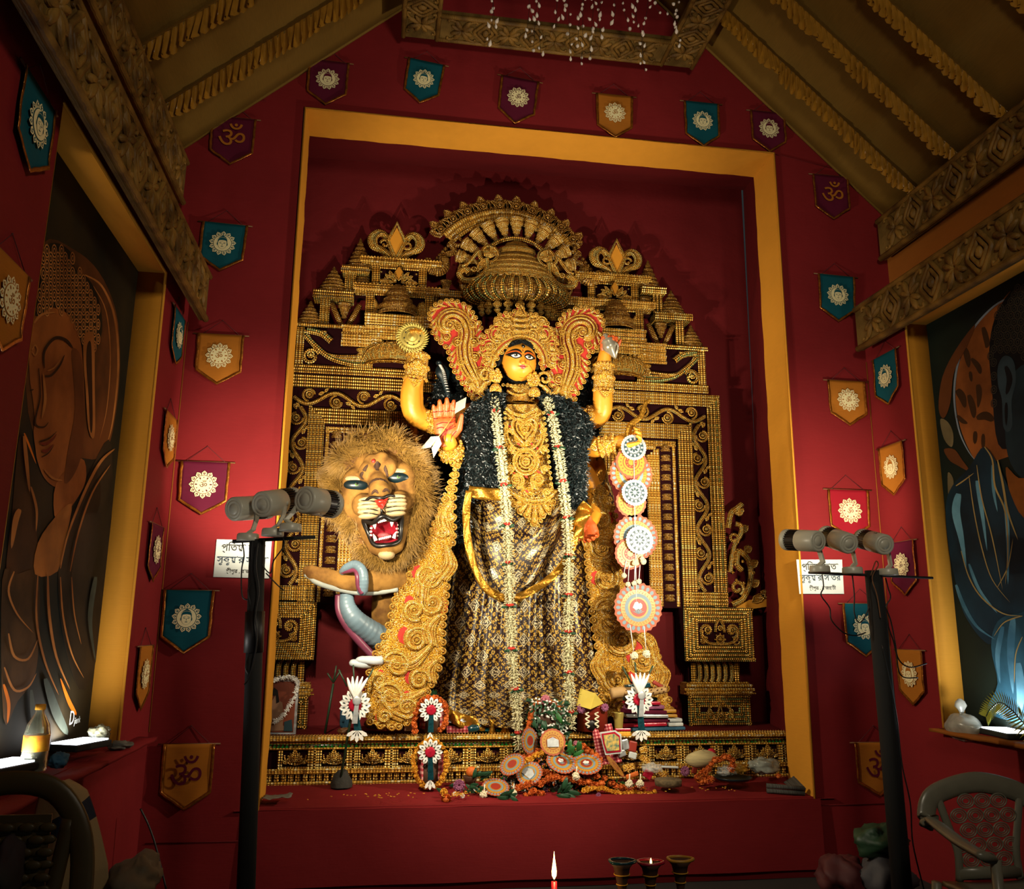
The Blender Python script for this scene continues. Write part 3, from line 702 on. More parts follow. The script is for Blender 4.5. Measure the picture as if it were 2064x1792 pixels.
    for a in (1.645, 1.622, 1.60): mould(b, [(a, 3.47), (a, 3.77)], .022, .05, s)
    part(b, 'entablature_bands', M['bd1'])
    b = MB()
    for r_, w_ in ((0, .04), (.042, .03), (.075, .026)):
        mould(b, smooth_path([(1.58-r_*.3, 3.70, .0), (1.50, 3.62-r_*.2, 0), (1.38, 3.53+r_*.25, 0), (1.22, 3.49+r_*.8, 0), (1.06, 3.49+r_, 0)], 5), w_, .06, s)
    mould(b, spiral((1.53, 3.53), .065, math.pi*.9, 1.0, 12, -1, .5), .026, .06, s, 4); rosette(b, 1.53, 3.545, .03, .07, s)
    mould(b, smooth_path([(1.57, 3.74, 0), (1.46, 3.72, 0), (1.38, 3.66, 0)], 4), .05, .065, s); mould(b, [(1.59, 3.73), (1.42, 3.73)], .03, .07, s)
    part(b, 'swoosh_bracket', M['bd1'])
    b = MB()  # fluted half dome with plate
    c = .90
    for i in range(13):
        t = -1+2*i/12; a = c+.20*math.sin(t*1.35); mould(b, smooth_path([(c+.22*math.sin(t*1.35), 3.52, 0), (c+.235*math.sin(t*1.4), 3.58, 0), (c+.20*math.sin(t*1.3), 3.645, 0)], 4), .030, .055+.09*math.cos(t*1.3), s, 6)
    b.lathe(Bp(c, 3.50, .04, s), (0, 0, 1), [(0, .22), (.06, .225), (.12, .20), (.15, .16)], 18, .55, up=FR); mould(b, smooth_path([(c-.24, 3.50, 0), (c-.18, 3.60, 0), (c, 3.66, 0), (c+.18, 3.60, 0), (c+.24, 3.50, 0)], 5), .02, .13, s)
    part(b, 'fluted_dome', M['bd2'])
    b = MB(); b.lathe(Bp(c, 3.475, .04, s), (0, 0, 1), [(0, .23), (.01, .24), (.05, .14), (.07, .02)], 18, .7, up=FR); part(b, 'dome_plate', M['fil'])
    b = MB()
    b.lathe(Bp(1.14, 3.52, .04, s), (0, 0, 1), [(0, .03), (.02, .045), (.05, .05), (.07, .03), (.09, .05), (.1, .05)], 12, .8, up=FR)
    slab(b, .68, 3.69, 1.14, 3.74, 0, .10, s); bands(b, .70, 1.12, 3.74, 3.80, 2, .10, s); bands(b, 1.0, 1.30, 3.62, 3.80, 7, .08, s); bands(b, .60, 1.13, 3.80, 3.90, 4, .09, s); bands(b, .72, 1.09, 3.68, 3.74, 2, .11, s)
    for i in range(9): b.ball(Bp(.78+.035*i, 3.665, .11, s), .013, 8, 5)
    for i in range(16): b.ball(Bp(1.01+.018*i, 3.625, .10, s), .008, 6, 4)
    part(b, 'stepped_cornice', M['brick'])
    # tier three
    def tier(a0, a1, z0, z1, pw):
        b = MB(); slab(b, a0, z0, a1, z1, -.1, .0, s); part(b, 'tier_panel', M['darkpanel'])
        b = MB()
        for a in (a0+pw*.5, a0+pw*1.3, a0+pw*2.0, a1-pw*.5, a1-pw*1.3, a1-pw*2.0): mould(b, [(a, z0), (a, z1)], pw*.8, .04, s)
        mould(b, [(a0, z1-.012), (a1, z1-.012)], .022, .03, s)
        part(b, 'tier_pilaster', M['bd1'])
        b = MB(); slab(b, a0-.10, z1, a1+.08, z1+.045, -.08, .07, s); bands(b, a0-.11, a1+.09, z1, z1+.055, 3, .075, s)
        for i in range(26): b.ball(Bp(a0-.1+(a1-a0+.18)*i/25, z1+.055, .08, s), .008, 6, 4)
        part(b, 'tier_cornice', M['brick'])
    tier(.60, 1.14, 3.90, 4.10, .030); tier(.66, 1.10, 4.155, 4.33, .028)
    b = MB(); b.lathe(Bp(.885, 3.885, .09, s), (0, 0, 1), [(0, .15), (.03, .155), (.05, .125), (.06, .15), (.085, .15), (.10, .11), (.12, .12), (.14, .115), (.16, .085), (.18, .092), (.20, .085), (.215, .06), (.235, .062), (.25, .04), (.27, .012)], 20, .8, up=FR)
    part(b, 'kalash_dome', M['bd3'])
    b = MB()
    for q in (-1, 1): leaf(b, .885+q*.19, 3.91, math.pi/2, .13, .07, .03, s)
    leaf(b, .885, 4.20, math.pi/2, .11, .06, .06, s)
    for q in (-1, 1):
        for j, (aa, L) in enumerate(((.55, .10), (.95, .10), (1.25, .09))): leaf(b, .885+q*.02, 4.19, math.pi/2-q*aa*1.0, L+.01, .035, .04, s)
        leaf(b, .885+q*.06, 4.17, math.pi/2-q*1.3, .09, .05, .05, s); b.ball(Bp(.885+q*.14, 4.29, .01, s), .009, 6, 4)
    part(b, 'panel_leaves', M['bd2'])
    # fleur finial
    b = MB(); z0 = 4.375; a = .915
    out = smooth_path([(a, z0, 0), (a+.06, z0+.06, 0), (a+.12, z0+.10, 0), (a+.185, z0+.13, 0), (a+.20, z0+.20, 0), (a+.15, z0+.245, 0), (a+.10, z0+.23, 0), (a+.075, z0+.19, 0)], 5)
    out2 = [(2*a-p[0], p[1]) for p in out]
    for pth in (out, out2):
        mould(b, pth, .06, .02, s); mould(b, [(p[0]+(a-p[0])*.18, p[1]-.018) for p in pth], .03, .045, s)
    mould(b, [(a-.0, z0), (a-.07, z0+.17), (a, z0+.33), (a+.07, z0+.17), (a, z0)], .035, .05, s)
    for q in (-1, 1):
        mould(b, smooth_path([(a, z0+.03, 0), (a+q*.05, z0+.05, 0), (a+q*.10, z0+.03, 0), (a+q*.12, z0+.005, 0)], 4), .03, .03, s)
        mould(b, spiral((a+q*.09, z0+.14), .04, 0, 1, 10, q), .02, .05, s, 4)
    part(b, 'fleur_finial', M['bd2'])
    b = MB(); pp = [Bp(a+x, z0+z, .03, s) for x, z in ((0, .04), (.055, .17), (0, .29), (-.055, .17))]; b.prism(pp, (0, -.02, 0))
    pp = [Bp(.885+x, 4.20+z, .07, s) for x, z in ((0, .0), (.028, .07), (0, .11), (-.028, .07))]; b.prism(pp, (0, -.02, 0)); part(b, 'plain_gold_leaf', M['yellow'])
    # outer stepped spires
    for (a, z, w_, h) in ((1.20, 4.30, .21, .27), (1.395, 4.08, .25, .23), (1.56, 3.80, .22, .21), (.36, 4.14, .15, .14)):
        b = MB(); spire(b, a, z, w_, h, .0, s); part(b, 'spire', M['bd3'])
    b = MB()
    for (a0, a1, z0, z1) in ((1.12, 1.33, 4.245, 4.30), (1.23, 1.54, 4.02, 4.08), (.28, .55, 4.09, 4.14), (.30, .60, 3.98, 4.05)): slab(b, a0, z0, a1, z1, -.08, .05, s); bands(b, a0, a1, z0, z1, 3, .06, s)
    for (a, z0, z1) in ((1.265, 4.08, 4.245), (1.235, 4.08, 4.245), (1.475, 3.80, 4.02), (1.45, 3.80, 4.02), (1.425, 3.80, 4.02), (1.295, 4.08, 4.245)): mould(b, [(a, z0), (a, z1)], .026, .03, s)
    part(b, 'step_shelf', M['bd1'])
    b = MB()
    for q in (-1, 1): b.tube([Bp(1.29+q*.03, 3.82, .02, s), Bp(1.29+q*.11, 3.99, .02, s)], .022, 8)
    kalash(b, Bp(1.30, 3.88, -.01, s), (0, 0, 1), .14, .055); kalash(b, Bp(1.17, 4.09, -.01, s), (0, 0, 1), .15, .06); kalash(b, Bp(.50, 4.14, -.01, s), (0, 0, 1), .13, .05); kalash(b, Bp(.50, 4.0, -.01, s), (0, 0, 1), .08, .06)
    part(b, 'small_kalash', M['bd3'])
    b = MB(); slab(b, 1.10, 3.79, 1.50, 3.80, -.1, .04, s); slab(b, 1.12, 4.08, 1.25, 4.25, -.1, -.05, s); slab(b, .2, 3.4, .66, 4.05, -.1, -.02, s); part(b, 'dark_backing', M['darkpanel'])
    # outer flame wing beside the pillar foot
    b = MB()
    mould(b, smooth_path([(1.80, 1.70, 0), (1.90, 1.75, 0), (1.97, 1.90, 0), (1.96, 2.05, 0), (1.88, 2.12, 0), (1.86, 2.02, 0), (1.90, 1.97, 0)], 6), .045, .02, s)
    mould(b, smooth_path([(1.80, 1.95, 0), (1.84, 2.15, 0), (1.90, 2.25, 0), (1.91, 2.32, 0), (1.86, 2.34, 0)], 6), .04, .02, s)
    mould(b, spiral((1.85, 1.83), .06, -1.2, 1.2, 14, 1), .028, .03, s, 4); mould(b, spiral((1.84, 2.22), .045, -1.2, 1.2, 14, 1), .024, .03, s, 4)
    mould(b, smooth_path([(1.80, 2.30, 0), (1.83, 2.42, 0), (1.88, 2.46, 0), (1.93, 2.50, 0)], 4), .045, .02, s)
    for z, a, L in ((1.72, 2.0, .13), (1.85, 2.0, .08), (2.0, 1.99, .09), (2.12, 1.96, .07), (2.28, 1.93, .08), (2.42, 1.90, .08), (1.77, 2.08, .07)): leaf(b, a-.03, z, .5, L, .06, .01, s)
    for p in spiral((1.9, 1.95), .09, 0, 1, 8, 1, .1): b.ball(Bp(p[0], p[1], .04, s), .014, 6, 4)
    part(b, 'flame_scroll', M['bd2'])
    b = MB(); pp = [Bp(a, z, .0, s) for a, z in ((1.84, 1.68), (1.90, 1.66), (2.10, 1.69), (2.15, 1.74), (2.12, 1.75), (1.95, 1.74))]; b.prism(pp, (0, -.02, 0)); part(b, 'plain_gold_leaf', M['yellow'])
# crown of the backdrop
ca, cz = .055, 4.30
b = MB()
for i in range(15):
    t = math.radians(-104+208*i/14); d = V((math.sin(t), 0, math.cos(t))); k = 1.0 if abs(t) < 1.4 else .8
    kalash(b, Bp(ca, cz, .10)+d*.315, d, .20*k, .058, 12, .8)
    part(b, 'kalash_ray', M['bd2']) if False else None
    b.build('kalash_ray', M['rayg'], bdt); b = MB()
pts = [(ca+.31*math.sin(t), cz+.31*math.cos(t)) for t in [math.radians(-100+200*i/30) for i in range(31)]]
mould(b, pts, .035, .13); part(b, 'halo_ring', M['bd1'])
b = MB(); pp = [Bp(ca+.56*math.sin(t), cz-.02+.56*math.cos(t), .0) for t in [math.radians(-100+200*i/30) for i in range(31)]]; b.prism(pp, (0, .08, 0)); part(b, 'halo_backing', M['niche_red'])
b = MB(); arcc = (-.01, 4.215)
for r_, w_ in ((.665, .05), (.62, .04), (.58, .03)):
    mould(b, [(arcc[0]+r_*math.sin(t), arcc[1]+r_*math.cos(t)) for t in [math.radians(-52+104*i/30) for i in range(31)]], w_, .04)
part(b, 'halo_arch', M['brick'])
b = MB()
for i in range(10):
    t = math.radians(-50+100*i/9); big = i % 1 == 0; d = (math.sin(t), math.cos(t)); base = (arcc[0]+.68*d[0], arcc[1]+.68*d[1]); an = math.pi/2-t
    for da, L in ((0, .15), (.6, .115), (-.6, .115)): leaf(b, base[0], base[1], an+da, L, .075, .02)
    rosette(b, base[0]+d[0]*.04, base[1]+d[1]*.05, .03, .05)
    tm = t+math.radians(5.5)
    if i < 9: leaf(b, arcc[0]+.68*math.sin(tm), arcc[1]+.68*math.cos(tm), math.pi/2-tm, .10, .065, .02)
part(b, 'flame_crest', M['bd3'])
b = MB(); b.lathe(Bp(ca, 4.02, .12), (0, 0, 1), [(0, .26), (.02, .36), (.06, .40), (.10, .405), (.15, .37), (.19, .32)], 40, .55, up=FR); part(b, 'bell_body', M['bd3'])
b = MB()
for i in range(17):
    t = math.radians(-84+168*i/16)
    pth = [Bp(ca, 4.02, .12)+V((r_*math.sin(t), -r_*.57*math.cos(t), h)) for h, r_ in ((0, .27), (.02, .37), (.06, .415), (.10, .42), (.15, .385), (.195, .335))]
    b.tube(smooth_path(pth, 3), .017, 6)
part(b, 'bell_rib', M['bd1'])
b = MB(); b.lathe(Bp(ca, 4.205, .12), (0, 0, 1), [(0, .33), (.01, .35), (.03, .34), (.05, .31), (.06, .325), (.08, .30), (.10, .27), (.105, .285), (.13, .265), (.15, .23), (.155, .245), (.18, .22), (.20, .18), (.21, .19), (.235, .17), (.25, .13), (.255, .11), (.26, .14), (.275, .155), (.30, .155), (.315, .13), (.32, .10), (.335, .10), (.355, .09), (.37, .05), (.385, .03)], 30, .6, up=FR)
part(b, 'domed_cap', M['bd2'])
b = MB()
for i in range(9):
    t = math.radians(-70+140*i/8); c = Bp(ca, 3.96, .12)+V((.30*math.sin(t), -.18*math.cos(t), 0)); b.lathe(c, (0, 0, 1), [(-.06, .004), (-.045, .022), (-.03, .03), (-.015, .012), (0, .035), (.02, .04), (.04, .016), (.07, .02)], 10)
part(b, 'pendant', M['bd2'])
for q in (-1, 1):
    b = MB(); A = ca+q*.235
    mould(b, spiral((A, 4.43), .085, math.pi/2-q*1.4, 1.0, 20, -q, .35), .03, .20); b.ball(Bp(A, 4.43, .20), (.05, .045, .02), 10, 6, ax=(1, 0, 0), az=FR)
    leaf(b, A-q*.0, 4.47, math.pi/2+q*2.4, .10, .05, .22); leaf(b, A+q*.02, 4.38, -math.pi/2+q*.6, .14, .05, .20)
    mould(b, smooth_path([(A+q*.02, 4.38, 0), (A+q*.02, 4.28, 0), (A+q*.10, 4.20, 0), (A+q*.20, 4.19, 0), (A+q*.235, 4.24, 0), (A+q*.19, 4.28, 0), (A+q*.16, 4.25, 0)], 6), .045, .20)
    mould(b, smooth_path([(A+q*.09, 4.44, 0), (A+q*.17, 4.33, 0), (A+q*.22, 4.30, 0)], 4), .03, .20); rosette(b, A+q*.12, 4.275, .022, .22)
    part(b, 'peacock_scroll', M['bd2'])
    b = MB(); A = ca+q*.52  # outer curling plume
    mould(b, smooth_path([(A+q*.02, 4.58, 0), (A-q*.02, 4.50, 0), (A+q*.06, 4.46, 0), (A+q*.06, 4.36, 0), (A+q*.11, 4.32, 0), (A+q*.18, 4.34, 0), (A+q*.19, 4.42, 0)], 6), [.05]*14+[.09]*12+[.06]*11, .03)
    mould(b, spiral((A-q*.04, 4.60), .06, 0, 1.1, 14, q), .035, .04)
    for j in range(6): b.ball(Bp(A+q*(.03+.022*j), 4.55-.03*j, .03), .018, 6, 4)
    part(b, 'curling_plume', M['bd3'])
# ---------------- plinth front ----------------
PT = thing('altar_plinth', (1.14, 5.95, .49), 'low gold beaded plinth with panel motifs across the foot of the altar', 'plinth')
YP = 5.95; YF_s = YF
YF = YP; CXs = CX; CX = 0
b = MB(); b.box((-.80, YP, .49), (3.0, YP+.04, .80)); b.build('plinth_board', M['darkpanel'], PT)
b = MB(); b.box((-.80, YP-.035, .775), (3.0, YP+.06, .805)); mould(b, [(-.8, .79), (3.0, .79)], .034, .035); mould(b, [(-.8, .762), (3.0, .762)], .02, .01); mould(b, [(-.8, .728), (3.0, .728)], .014, .02)
b.build('top_moulding', M['brick'], PT)
b = MB()
for i in range(190): x = -.8+.02*i; b.lathe((x, YP-.03, .80), (0, 0, 1), [(0, .007), (.007, .008), (.02, .001)], 5)
b.build('top_beading', M['bd2'], PT)
b = MB(); mould(b, [(-.8, .745), (3.0, .745)], .026, .012); b.build('green_gem_row', M['gem'], PT)
b = MB()
for z, w_ in ((.595, .022), (.578, .014), (.515, .024), (.498, .016)): mould(b, [(-.8, z), (3.0, z)], w_, .015)
b.build('lower_moulding', M['brick'], PT)
b = MB()
for i in range(84): x = -.79+.045*i; b.box((x-.016, YP-.014, .528), (x+.016, YP, .568)); b.ball((x, YP-.014, .548), (.012, .012, .01), 6, 4)
b.build('lower_gem_row', M['bd1'], PT)
x = -.52; k = 0
for i in range(14):
    c = -.50+.247*i+(.02 if i > 3 else 0)
    b = MB()
    for q in (-1, 1):
        for e, w_ in ((.085, .014), (.103, .018)): mould(b, [(c+q*e, .605), (c+q*e, .722)], w_, .014)
    mould(b, [(c-.08, .612), (c+.08, .612)], .014, .014)
    for q in (-1, 1): mould(b, [(c+.1235+q*.012, .605), (c+.1235+q*.012, .722)], .01, .02)
    for j in range(7): b.ball((c+.1235, YP-.02, .615+.017*j), (.010, .008, .007), 6, 4)
    b.build('panel_frame', M['bd1'], PT)
    b = MB()
    for q in (-1, 1):
        mould(b, smooth_path([(c, .632, 0), (c+q*.035, .638, 0), (c+q*.062, .662, 0), (c+q*.068, .69, 0)], 4), .012, .016, 1, 4)
        for j, (aa, L) in enumerate(((.35, .06), (.75, .055), (1.15, .05))): leaf(b, c+q*.008, .648, math.pi/2-q*aa, L, .018, .014)
        leaf(b, c+q*.05, .635, math.pi/2-q*.9, .04, .016, .014)
    leaf(b, c, .65, math.pi/2, .075, .035, .02); b.ball((c, YP-.035, .675), (.012, .008, .016), 8, 5); b.ball((c, YP-.02, .636), .010, 8, 5)
    b.build('panel_lotus', M['bd2'], PT)
YF = YF_s; CX = CXs
# ---------------- spotlights on poles ----------------
M['grey'] = plain('grey_lamp_enamel', '#b4b3a4', rough=.35, var=.12, scale=3)
M['fin'] = plain('black_heat_fins', '#0c0e10', rough=.3, var=.2)
M['cable'] = plain('black_cable', '#0e0c0c', rough=.5)
M['glow'] = plain('lit_lamp_glass', '#fff0d0', rough=.3, emit=3, var=.02)
def spotlamp(label, back, front, R, foot, side, marks=None, power=60, cone=110, aim=None):
    back, front, foot = V(back), V(front), V(foot); ax = (front-back); L = ax.length; ax.normalize()
    t = thing('spotlight', foot-V((0, 0, .03)), label, 'spotlight', None)
    b = MB(); b.lathe(back, ax, [(0, 0), (.0, R*.45), (.0015, R*.46), (0, R*.5), (0, R*.72), (.0015, R*.73), (0, R*.76), (0, R*.92), (L*.03, R), (L*.55, R*1.02), (L*.58, R*.9)], 28); b.build('lamp_body', M['grey'], t)
    b = MB(); b.lathe(back, ax, [(L*.56, R*.9), (L*.86, R*.9)], 24)
    u = ax.orthogonal().normalized(); w_ = ax.cross(u)
    for i in range(28):
        a = 2*math.pi*i/28; d = u*math.cos(a)+w_*math.sin(a); b.obox(back+ax*L*.71+d*R*.95, ax*L*.29, d*R*.14, ax.cross(d)*R*.07)
    b.build('heat_fins', M['fin'], t)
    b = MB(); b.lathe(back, ax, [(L*.86, R*.9), (L*.86, R*1.03), (L*1.0, R*1.03), (L*1.0, R*.92), (L*.9, R*.8)], 28); b.build('front_ring', M['grey'], t)
    b = MB(); b.lathe(back, ax, [(L*.90, R*.85), (L*.905, 0)], 20); b.build('lamp_glass', M['glow'], t)
    mid = back+ax*L*.35+V(side)*R*1.06
    b = MB(); pth = [foot+V((0, 0, .012)), foot+V((0, 0, .03))+V(side)*R*.4, foot.lerp(mid, .55)+V(side)*R*.25, mid]
    for p, q in zip(pth[:-1], pth[1:]):
        d = (q-p).normalized(); s_ = ax if abs(ax.dot(d)) < .7 else ax; n_ = d.cross(s_).normalized(); b.obox((p+q)/2, (q-p)*1.12, s_*.030, n_*.010)
    b.ball(mid, (.018, .018, .018), 10, 6); b.build('bracket', M['grey'], t)
    b = MB(); r_ = .052; b.lathe(foot-V((0, 0, .026)), (0, 0, 1), [(0, 0), (0, r_), (.004, r_*1.03), (.03, r_*1.0), (.036, r_*.92), (.036, 0)], 28)
    if marks:
        pass
    o = b.build('round_base', M['grey'], t)
    if marks:
        vs, fs = text_mesh(marks, .05); b = MB(); u2 = V((0, 0, 1)); tang = ax
        for v_ in vs:
            pass
        n0 = V((0, -1, 0)); n0 = (n0-ax*n0.dot(ax)).normalized(); up0 = n0.cross(ax); R2 = R*1.03
        pv = []
        for v_ in vs:
            a = v_.x/R2-.1; d = n0*math.cos(a)+up0*math.sin(a)*(1 if up0.z < 0 else 1); pv.append(back+ax*(L*.30-v_.y*.8)+d*R2)
        b.add(pv, fs, smooth=False); b.build('handwritten_marks', M['cable'], t)
    src = back+ax*(L+.015)
    light('SPOT', 'spot_beam', src+ax*.02, aim if aim is not None else src+ax, power, (1.0, .86, .62), .03, cone=cone, blend=.7)
    return t
YS = 4.3
SPW = 138
def pole(px0, py0, px1, py1, Y, R, label, name='lamp_pole'):
    a, c = P(px0, py0, Y), P(px1, py1, Y); d = (a-c); c = c-d*((c.z)/d.z) 
    t = thing(name, c, label, 'pole'); b = MB(); b.tube([c, c.lerp(a, .5)+V((.004, 0, 0)), a], [R*1.12, R*1.05, R], 14); b.build('pole_shaft', M['black'], t)
    return t, c, a
tl, cl_, al = pole(519, 1088, 495, 1792, YS, .038, 'black lamp pole left of the altar carrying three grey spotlights')
b = MB(); e1, e2 = P(490, 1092, YS), P(615, 1082, YS); b.tube([e1-V((.05, 0, 0)), e2+V((.05, 0, 0))], .009, 8); b.build('crossbar', M['black'], tl)
b = MB(); q = cl_.lerp(al, .72); b.tube([q, q+(al-cl_)*.10], .046, 14); b.build('joint_sleeve', M['cable'], tl)
aimL = V((1.35, 6.2, 2.9)); aimR = V((.6, 6.2, 2.9))
spotlamp('leftmost grey spotlight on the left pole', P(470, 1026, YS+.02), P(540, 1022, YS+.22), .060, P(500, 1080, YS), (.9, 0, 0), power=SPW*.85, cone=84, aim=P(545, 975, YB))
spotlamp('middle grey spotlight on the left pole, pointing at the altar', P(527, 1017, YS-.04), P(592, 1008, YS+.17), .065, P(550, 1070, YS-.06), (.9, 0, 0), power=SPW*1.7, cone=118, aim=aimL-V((0, 0, 1.1)))
spotlamp('rightmost grey spotlight on the left pole, beside the lion mane', P(613, 1007, YS-.12), P(672, 1017, YS+.05), .068, P(586, 1060, YS-.12), (-.9, 0, 0), power=SPW*1.8, cone=84, aim=V((1.1, 6.2, 3.9)))
tr_, cr_, ar_ = pole(1760, 1150, 1818, 1792, YS, .045, 'black lamp pole right of the altar carrying three grey spotlights')
b = MB(); b.tube([P(1630, 1154, YS), P(1880, 1165, YS)], .007, 8); b.build('crossbar', M['black'], tr_)
spotlamp('leftmost grey spotlight on the right pole, before the yellow reveal', P(1650, 1091, YS-.1), P(1585, 1088, YS+.12), .057, P(1652, 1144, YS-.04), (.9, 0, 0), power=SPW*1.5, cone=118, aim=aimR-V((0, 0, 1.1)))
spotlamp('middle grey spotlight on the right pole', P(1712, 1096, YS-.1), P(1665, 1080, YS+.12), .056, P(1718, 1147, YS-.04), (.9, 0, 0), power=SPW*1.6, cone=84, aim=V((.8, 6.2, 3.9)))
spotlamp('rightmost grey spotlight on the right pole, with handwritten letters', P(1784, 1098, YS-.1), P(1738, 1086, YS+.12), .056, P(1789, 1150, YS-.04), (.9, 0, 0), marks='S.M', power=SPW*.75, cone=88, aim=P(1625, 1030, YB))
rr = random.Random(11)
def wire(label, pts, Y, r=.0035, name='lamp_cable', m='cable'):
    b = MB(); p = smooth_path([P(x, y, Y+(dy if len(q) else 0)) for x, y, *q in pts for dy in [q[0] if q else 0]], 6); b.tube(p, r, 6)
    o = b.build(name, M[m], None); tag(o, label, 'cable'); return o
wire('thin dark cable looping down left of the left pole from the leftmost lamp', [(488, 1090), (492, 1120), (487, 1150), (488, 1200), (500, 1210), (508, 1215)], YS)
wire('dark cable hanging from the left lamps and bunched along the pole', [(510, 1085), (507, 1120), (512, 1160), (500, 1190), (506, 1225), (498, 1260), (505, 1300), (495, 1345), (506, 1365)], YS-.03)
wire('dark cable curving right of the left pole over the yellow reveal', [(568, 1080), (572, 1100), (552, 1130), (545, 1155), (530, 1140), (520, 1110)], YS-.02)
wire('dark cable hanging loose right of the left pole', [(536, 1155), (560, 1180), (572, 1190)], YS)
wire('dark cable tangle on the left pole, innermost strand', [(520, 1095), (516, 1140), (522, 1190), (515, 1240), (518, 1290), (510, 1340), (500, 1370), (492, 1380)], YS-.07)
wire('dark cable looping below the leftmost lamp of the right pole', [(1657, 1158), (1660, 1183), (1655, 1200), (1672, 1225), (1676, 1250), (1700, 1275), (1725, 1281), (1745, 1275)], YS)
wire('dark cable hanging across the teal pennant by the right pole', [(1718, 1160), (1722, 1200), (1722, 1235), (1732, 1255), (1745, 1240), (1755, 1215)], YS)
wire('pale twisted string tied round the top of the right pole', [(1755, 1160, -.06), (1765, 1132, -.06), (1770, 1140, -.06), (1758, 1165, -.07), (1768, 1200, -.07), (1775, 1245, -.06)], YS, .003, 'tie_string', 'twig')
wire('dark cable falling right of the right pole to the orange pennant', [(1785, 1165), (1790, 1185), (1795, 1205), (1785, 1225), (1790, 1260), (1800, 1290), (1812, 1330), (1835, 1345), (1868, 1337)], YS)
wire('second dark cable right of the right pole, ending at the pennant', [(1775, 1165), (1780, 1210), (1795, 1250), (1805, 1300), (1815, 1360), (1850, 1366)], YS)
wire('long cable falling beside the right pole to the floor', [(1778, 1300), (1795, 1380), (1808, 1450), (1818, 1540), (1835, 1620), (1840, 1700), (1862, 1792)], YS-.05)
wire('long pale cable leaning in the left wall corner', [(283, 1630), (300, 1665), (315, 1710), (335, 1792)], 4.9, .005)
for (pos, label) in (((437, 1085), 'l'), ((1607, 1128), 'r')):
    s_ = 1 if label == 'l' else -1
    if label == 'l': c4 = [(437, 1087), (548, 1090), (542, 1166), (430, 1163)]
    else: c4 = [(1605, 1128), (1697, 1128), (1701, 1197), (1611, 1197)]
    q = [P(x, y, YB-.012) for x, y in c4]; t = thing('paper_notice', (q[2]+q[3])/2, 'white paper notice with Bengali writing beside the %s spotlight pole' % ('left' if label == 'l' else 'right'), 'paper notice')
    b = MB(); b.prism(q[::-1], (0, -.002, 0)); b.build('sheet', M['white'], t)
    ux = (q[1]-q[0]); uy = (q[0]-q[3]); o0 = q[3]; n_ = V((0, -.005, 0)); W_ = ux.length; H_ = uy.length; ux.normalize(); uy.normalize()
    def wr(body, x0, x1, cz_, m, nm):
        b = MB(); vs, fs = text_mesh(body, 1, .012); a, e = min(v.x for v in vs), max(v.x for v in vs); k = (x1-x0)*W_/(e-a)
        put_text(b, [V((v.x-a, v.y, 0)) for v in vs], fs, o0+n_+ux*(x0*W_)+uy*(cz_*H_), ux*k, uy*k*1.1); b.build(nm, M[m], t)
    M.setdefault('navy', plain('navy_ink', '#0e2c44', rough=.6))
    wr('পিতমা দাতা', .10, .90, .78, 'cable', 'black_writing'); wr('সুকুমার সাঁতরা', .04, .97, .46, 'navy', 'navy_writing'); wr('শীপুর , রাজহাটী', .22, .80, .16, 'cable', 'small_writing')
    b = MB(); b.tube([o0+n_*1.1+ux*W_*.13+uy*H_*.69, o0+n_*1.1+ux*W_*.17+uy*H_*.655], .0022, 5); b.tube([o0+n_*1.1+ux*W_*.235+uy*H_*.12, o0+n_*1.1+ux*W_*.26+uy*H_*.095], .0018, 5); b.build('letter_stroke', M['cable'], t)
# ---------------- the idol ----------------
M['skin'] = plain('painted_yellow_skin', '#d8922a', rough=.42, var=.05, scale=3)
M['palm'] = plain('orange_red_palm_paint', '#d8602a', rough=.45, var=.15, scale=20)
M['redline'] = plain('dark_red_line_paint', '#8e1a10', rough=.5)
M['ink'] = plain('black_line_paint', '#0c0a0a', rough=.5)
M['eyewhite'] = plain('white_eye_paint', '#f1ece0', rough=.3, var=.03)
M['lip'] = plain('rose_lip_paint', '#a84a4a', rough=.35, var=.1)
M['lid'] = plain('orange_lid_paint', '#d8601c', rough=.45)
M['wool'] = None
k_ = NT('black_curled_hair'); tc_ = k_.n('ShaderNodeTexCoord'); nz_ = k_.n('ShaderNodeTexVoronoi'); nz_.inputs['Scale'].default_value = 75; k_.l(tc_.outputs['Object'], nz_.inputs[0])
n2_ = k_.n('ShaderNodeTexNoise'); n2_.inputs['Scale'].default_value = 40; n2_.inputs['Detail'].default_value = 6; n2_.inputs['Distortion'].default_value = 2; k_.l(tc_.outputs['Object'], n2_.inputs[0])
k_.l(k_.ramp(n2_.outputs[0], [(.35, C('#030506')), (.7, C('#111a1c'))]), k_.b.inputs['Base Color']); k_.b.inputs['Roughness'].default_value = .6; k_.b.inputs['Specular IOR Level'].default_value = .2; k_.bump(k_.math('ADD', nz_.outputs['Distance'], n2_.outputs[0]), 1.0, .02); M['wool'] = k_.m; M['curl'] = plain('black_curls', '#16262a', rough=.35, var=.7, scale=60)
M['gold1'] = filigree('bright_gold_filigree', '#efb63e', '#9a5c14', '#fff4b8', .0075, metal=.3, rough=.32)
M['gold2'] = beads('bright_gold_beads', .0085, cols=('#a86e1c', '#e8b03c', '#fad870', '#fffbe0'), gap='#7a440e', metal=.28, rough=.3)
M['foil'] = plain('gold_foil_cloth', '#c08a2c', rough=.28, metal=.75, var=.4, scale=25, bump=.8, bscale=60, bdist=.006)
M['redfelt'] = plain('red_felt', '#b32818', rough=.8, var=.15)
M['brass'] = plain('polished_brass', '#cdb860', rough=.42, metal=.55, var=.15)
M['steel'] = plain('shiny_silver_metal', '#bdb8a6', rough=.25, metal=.6, var=.3, scale=12)
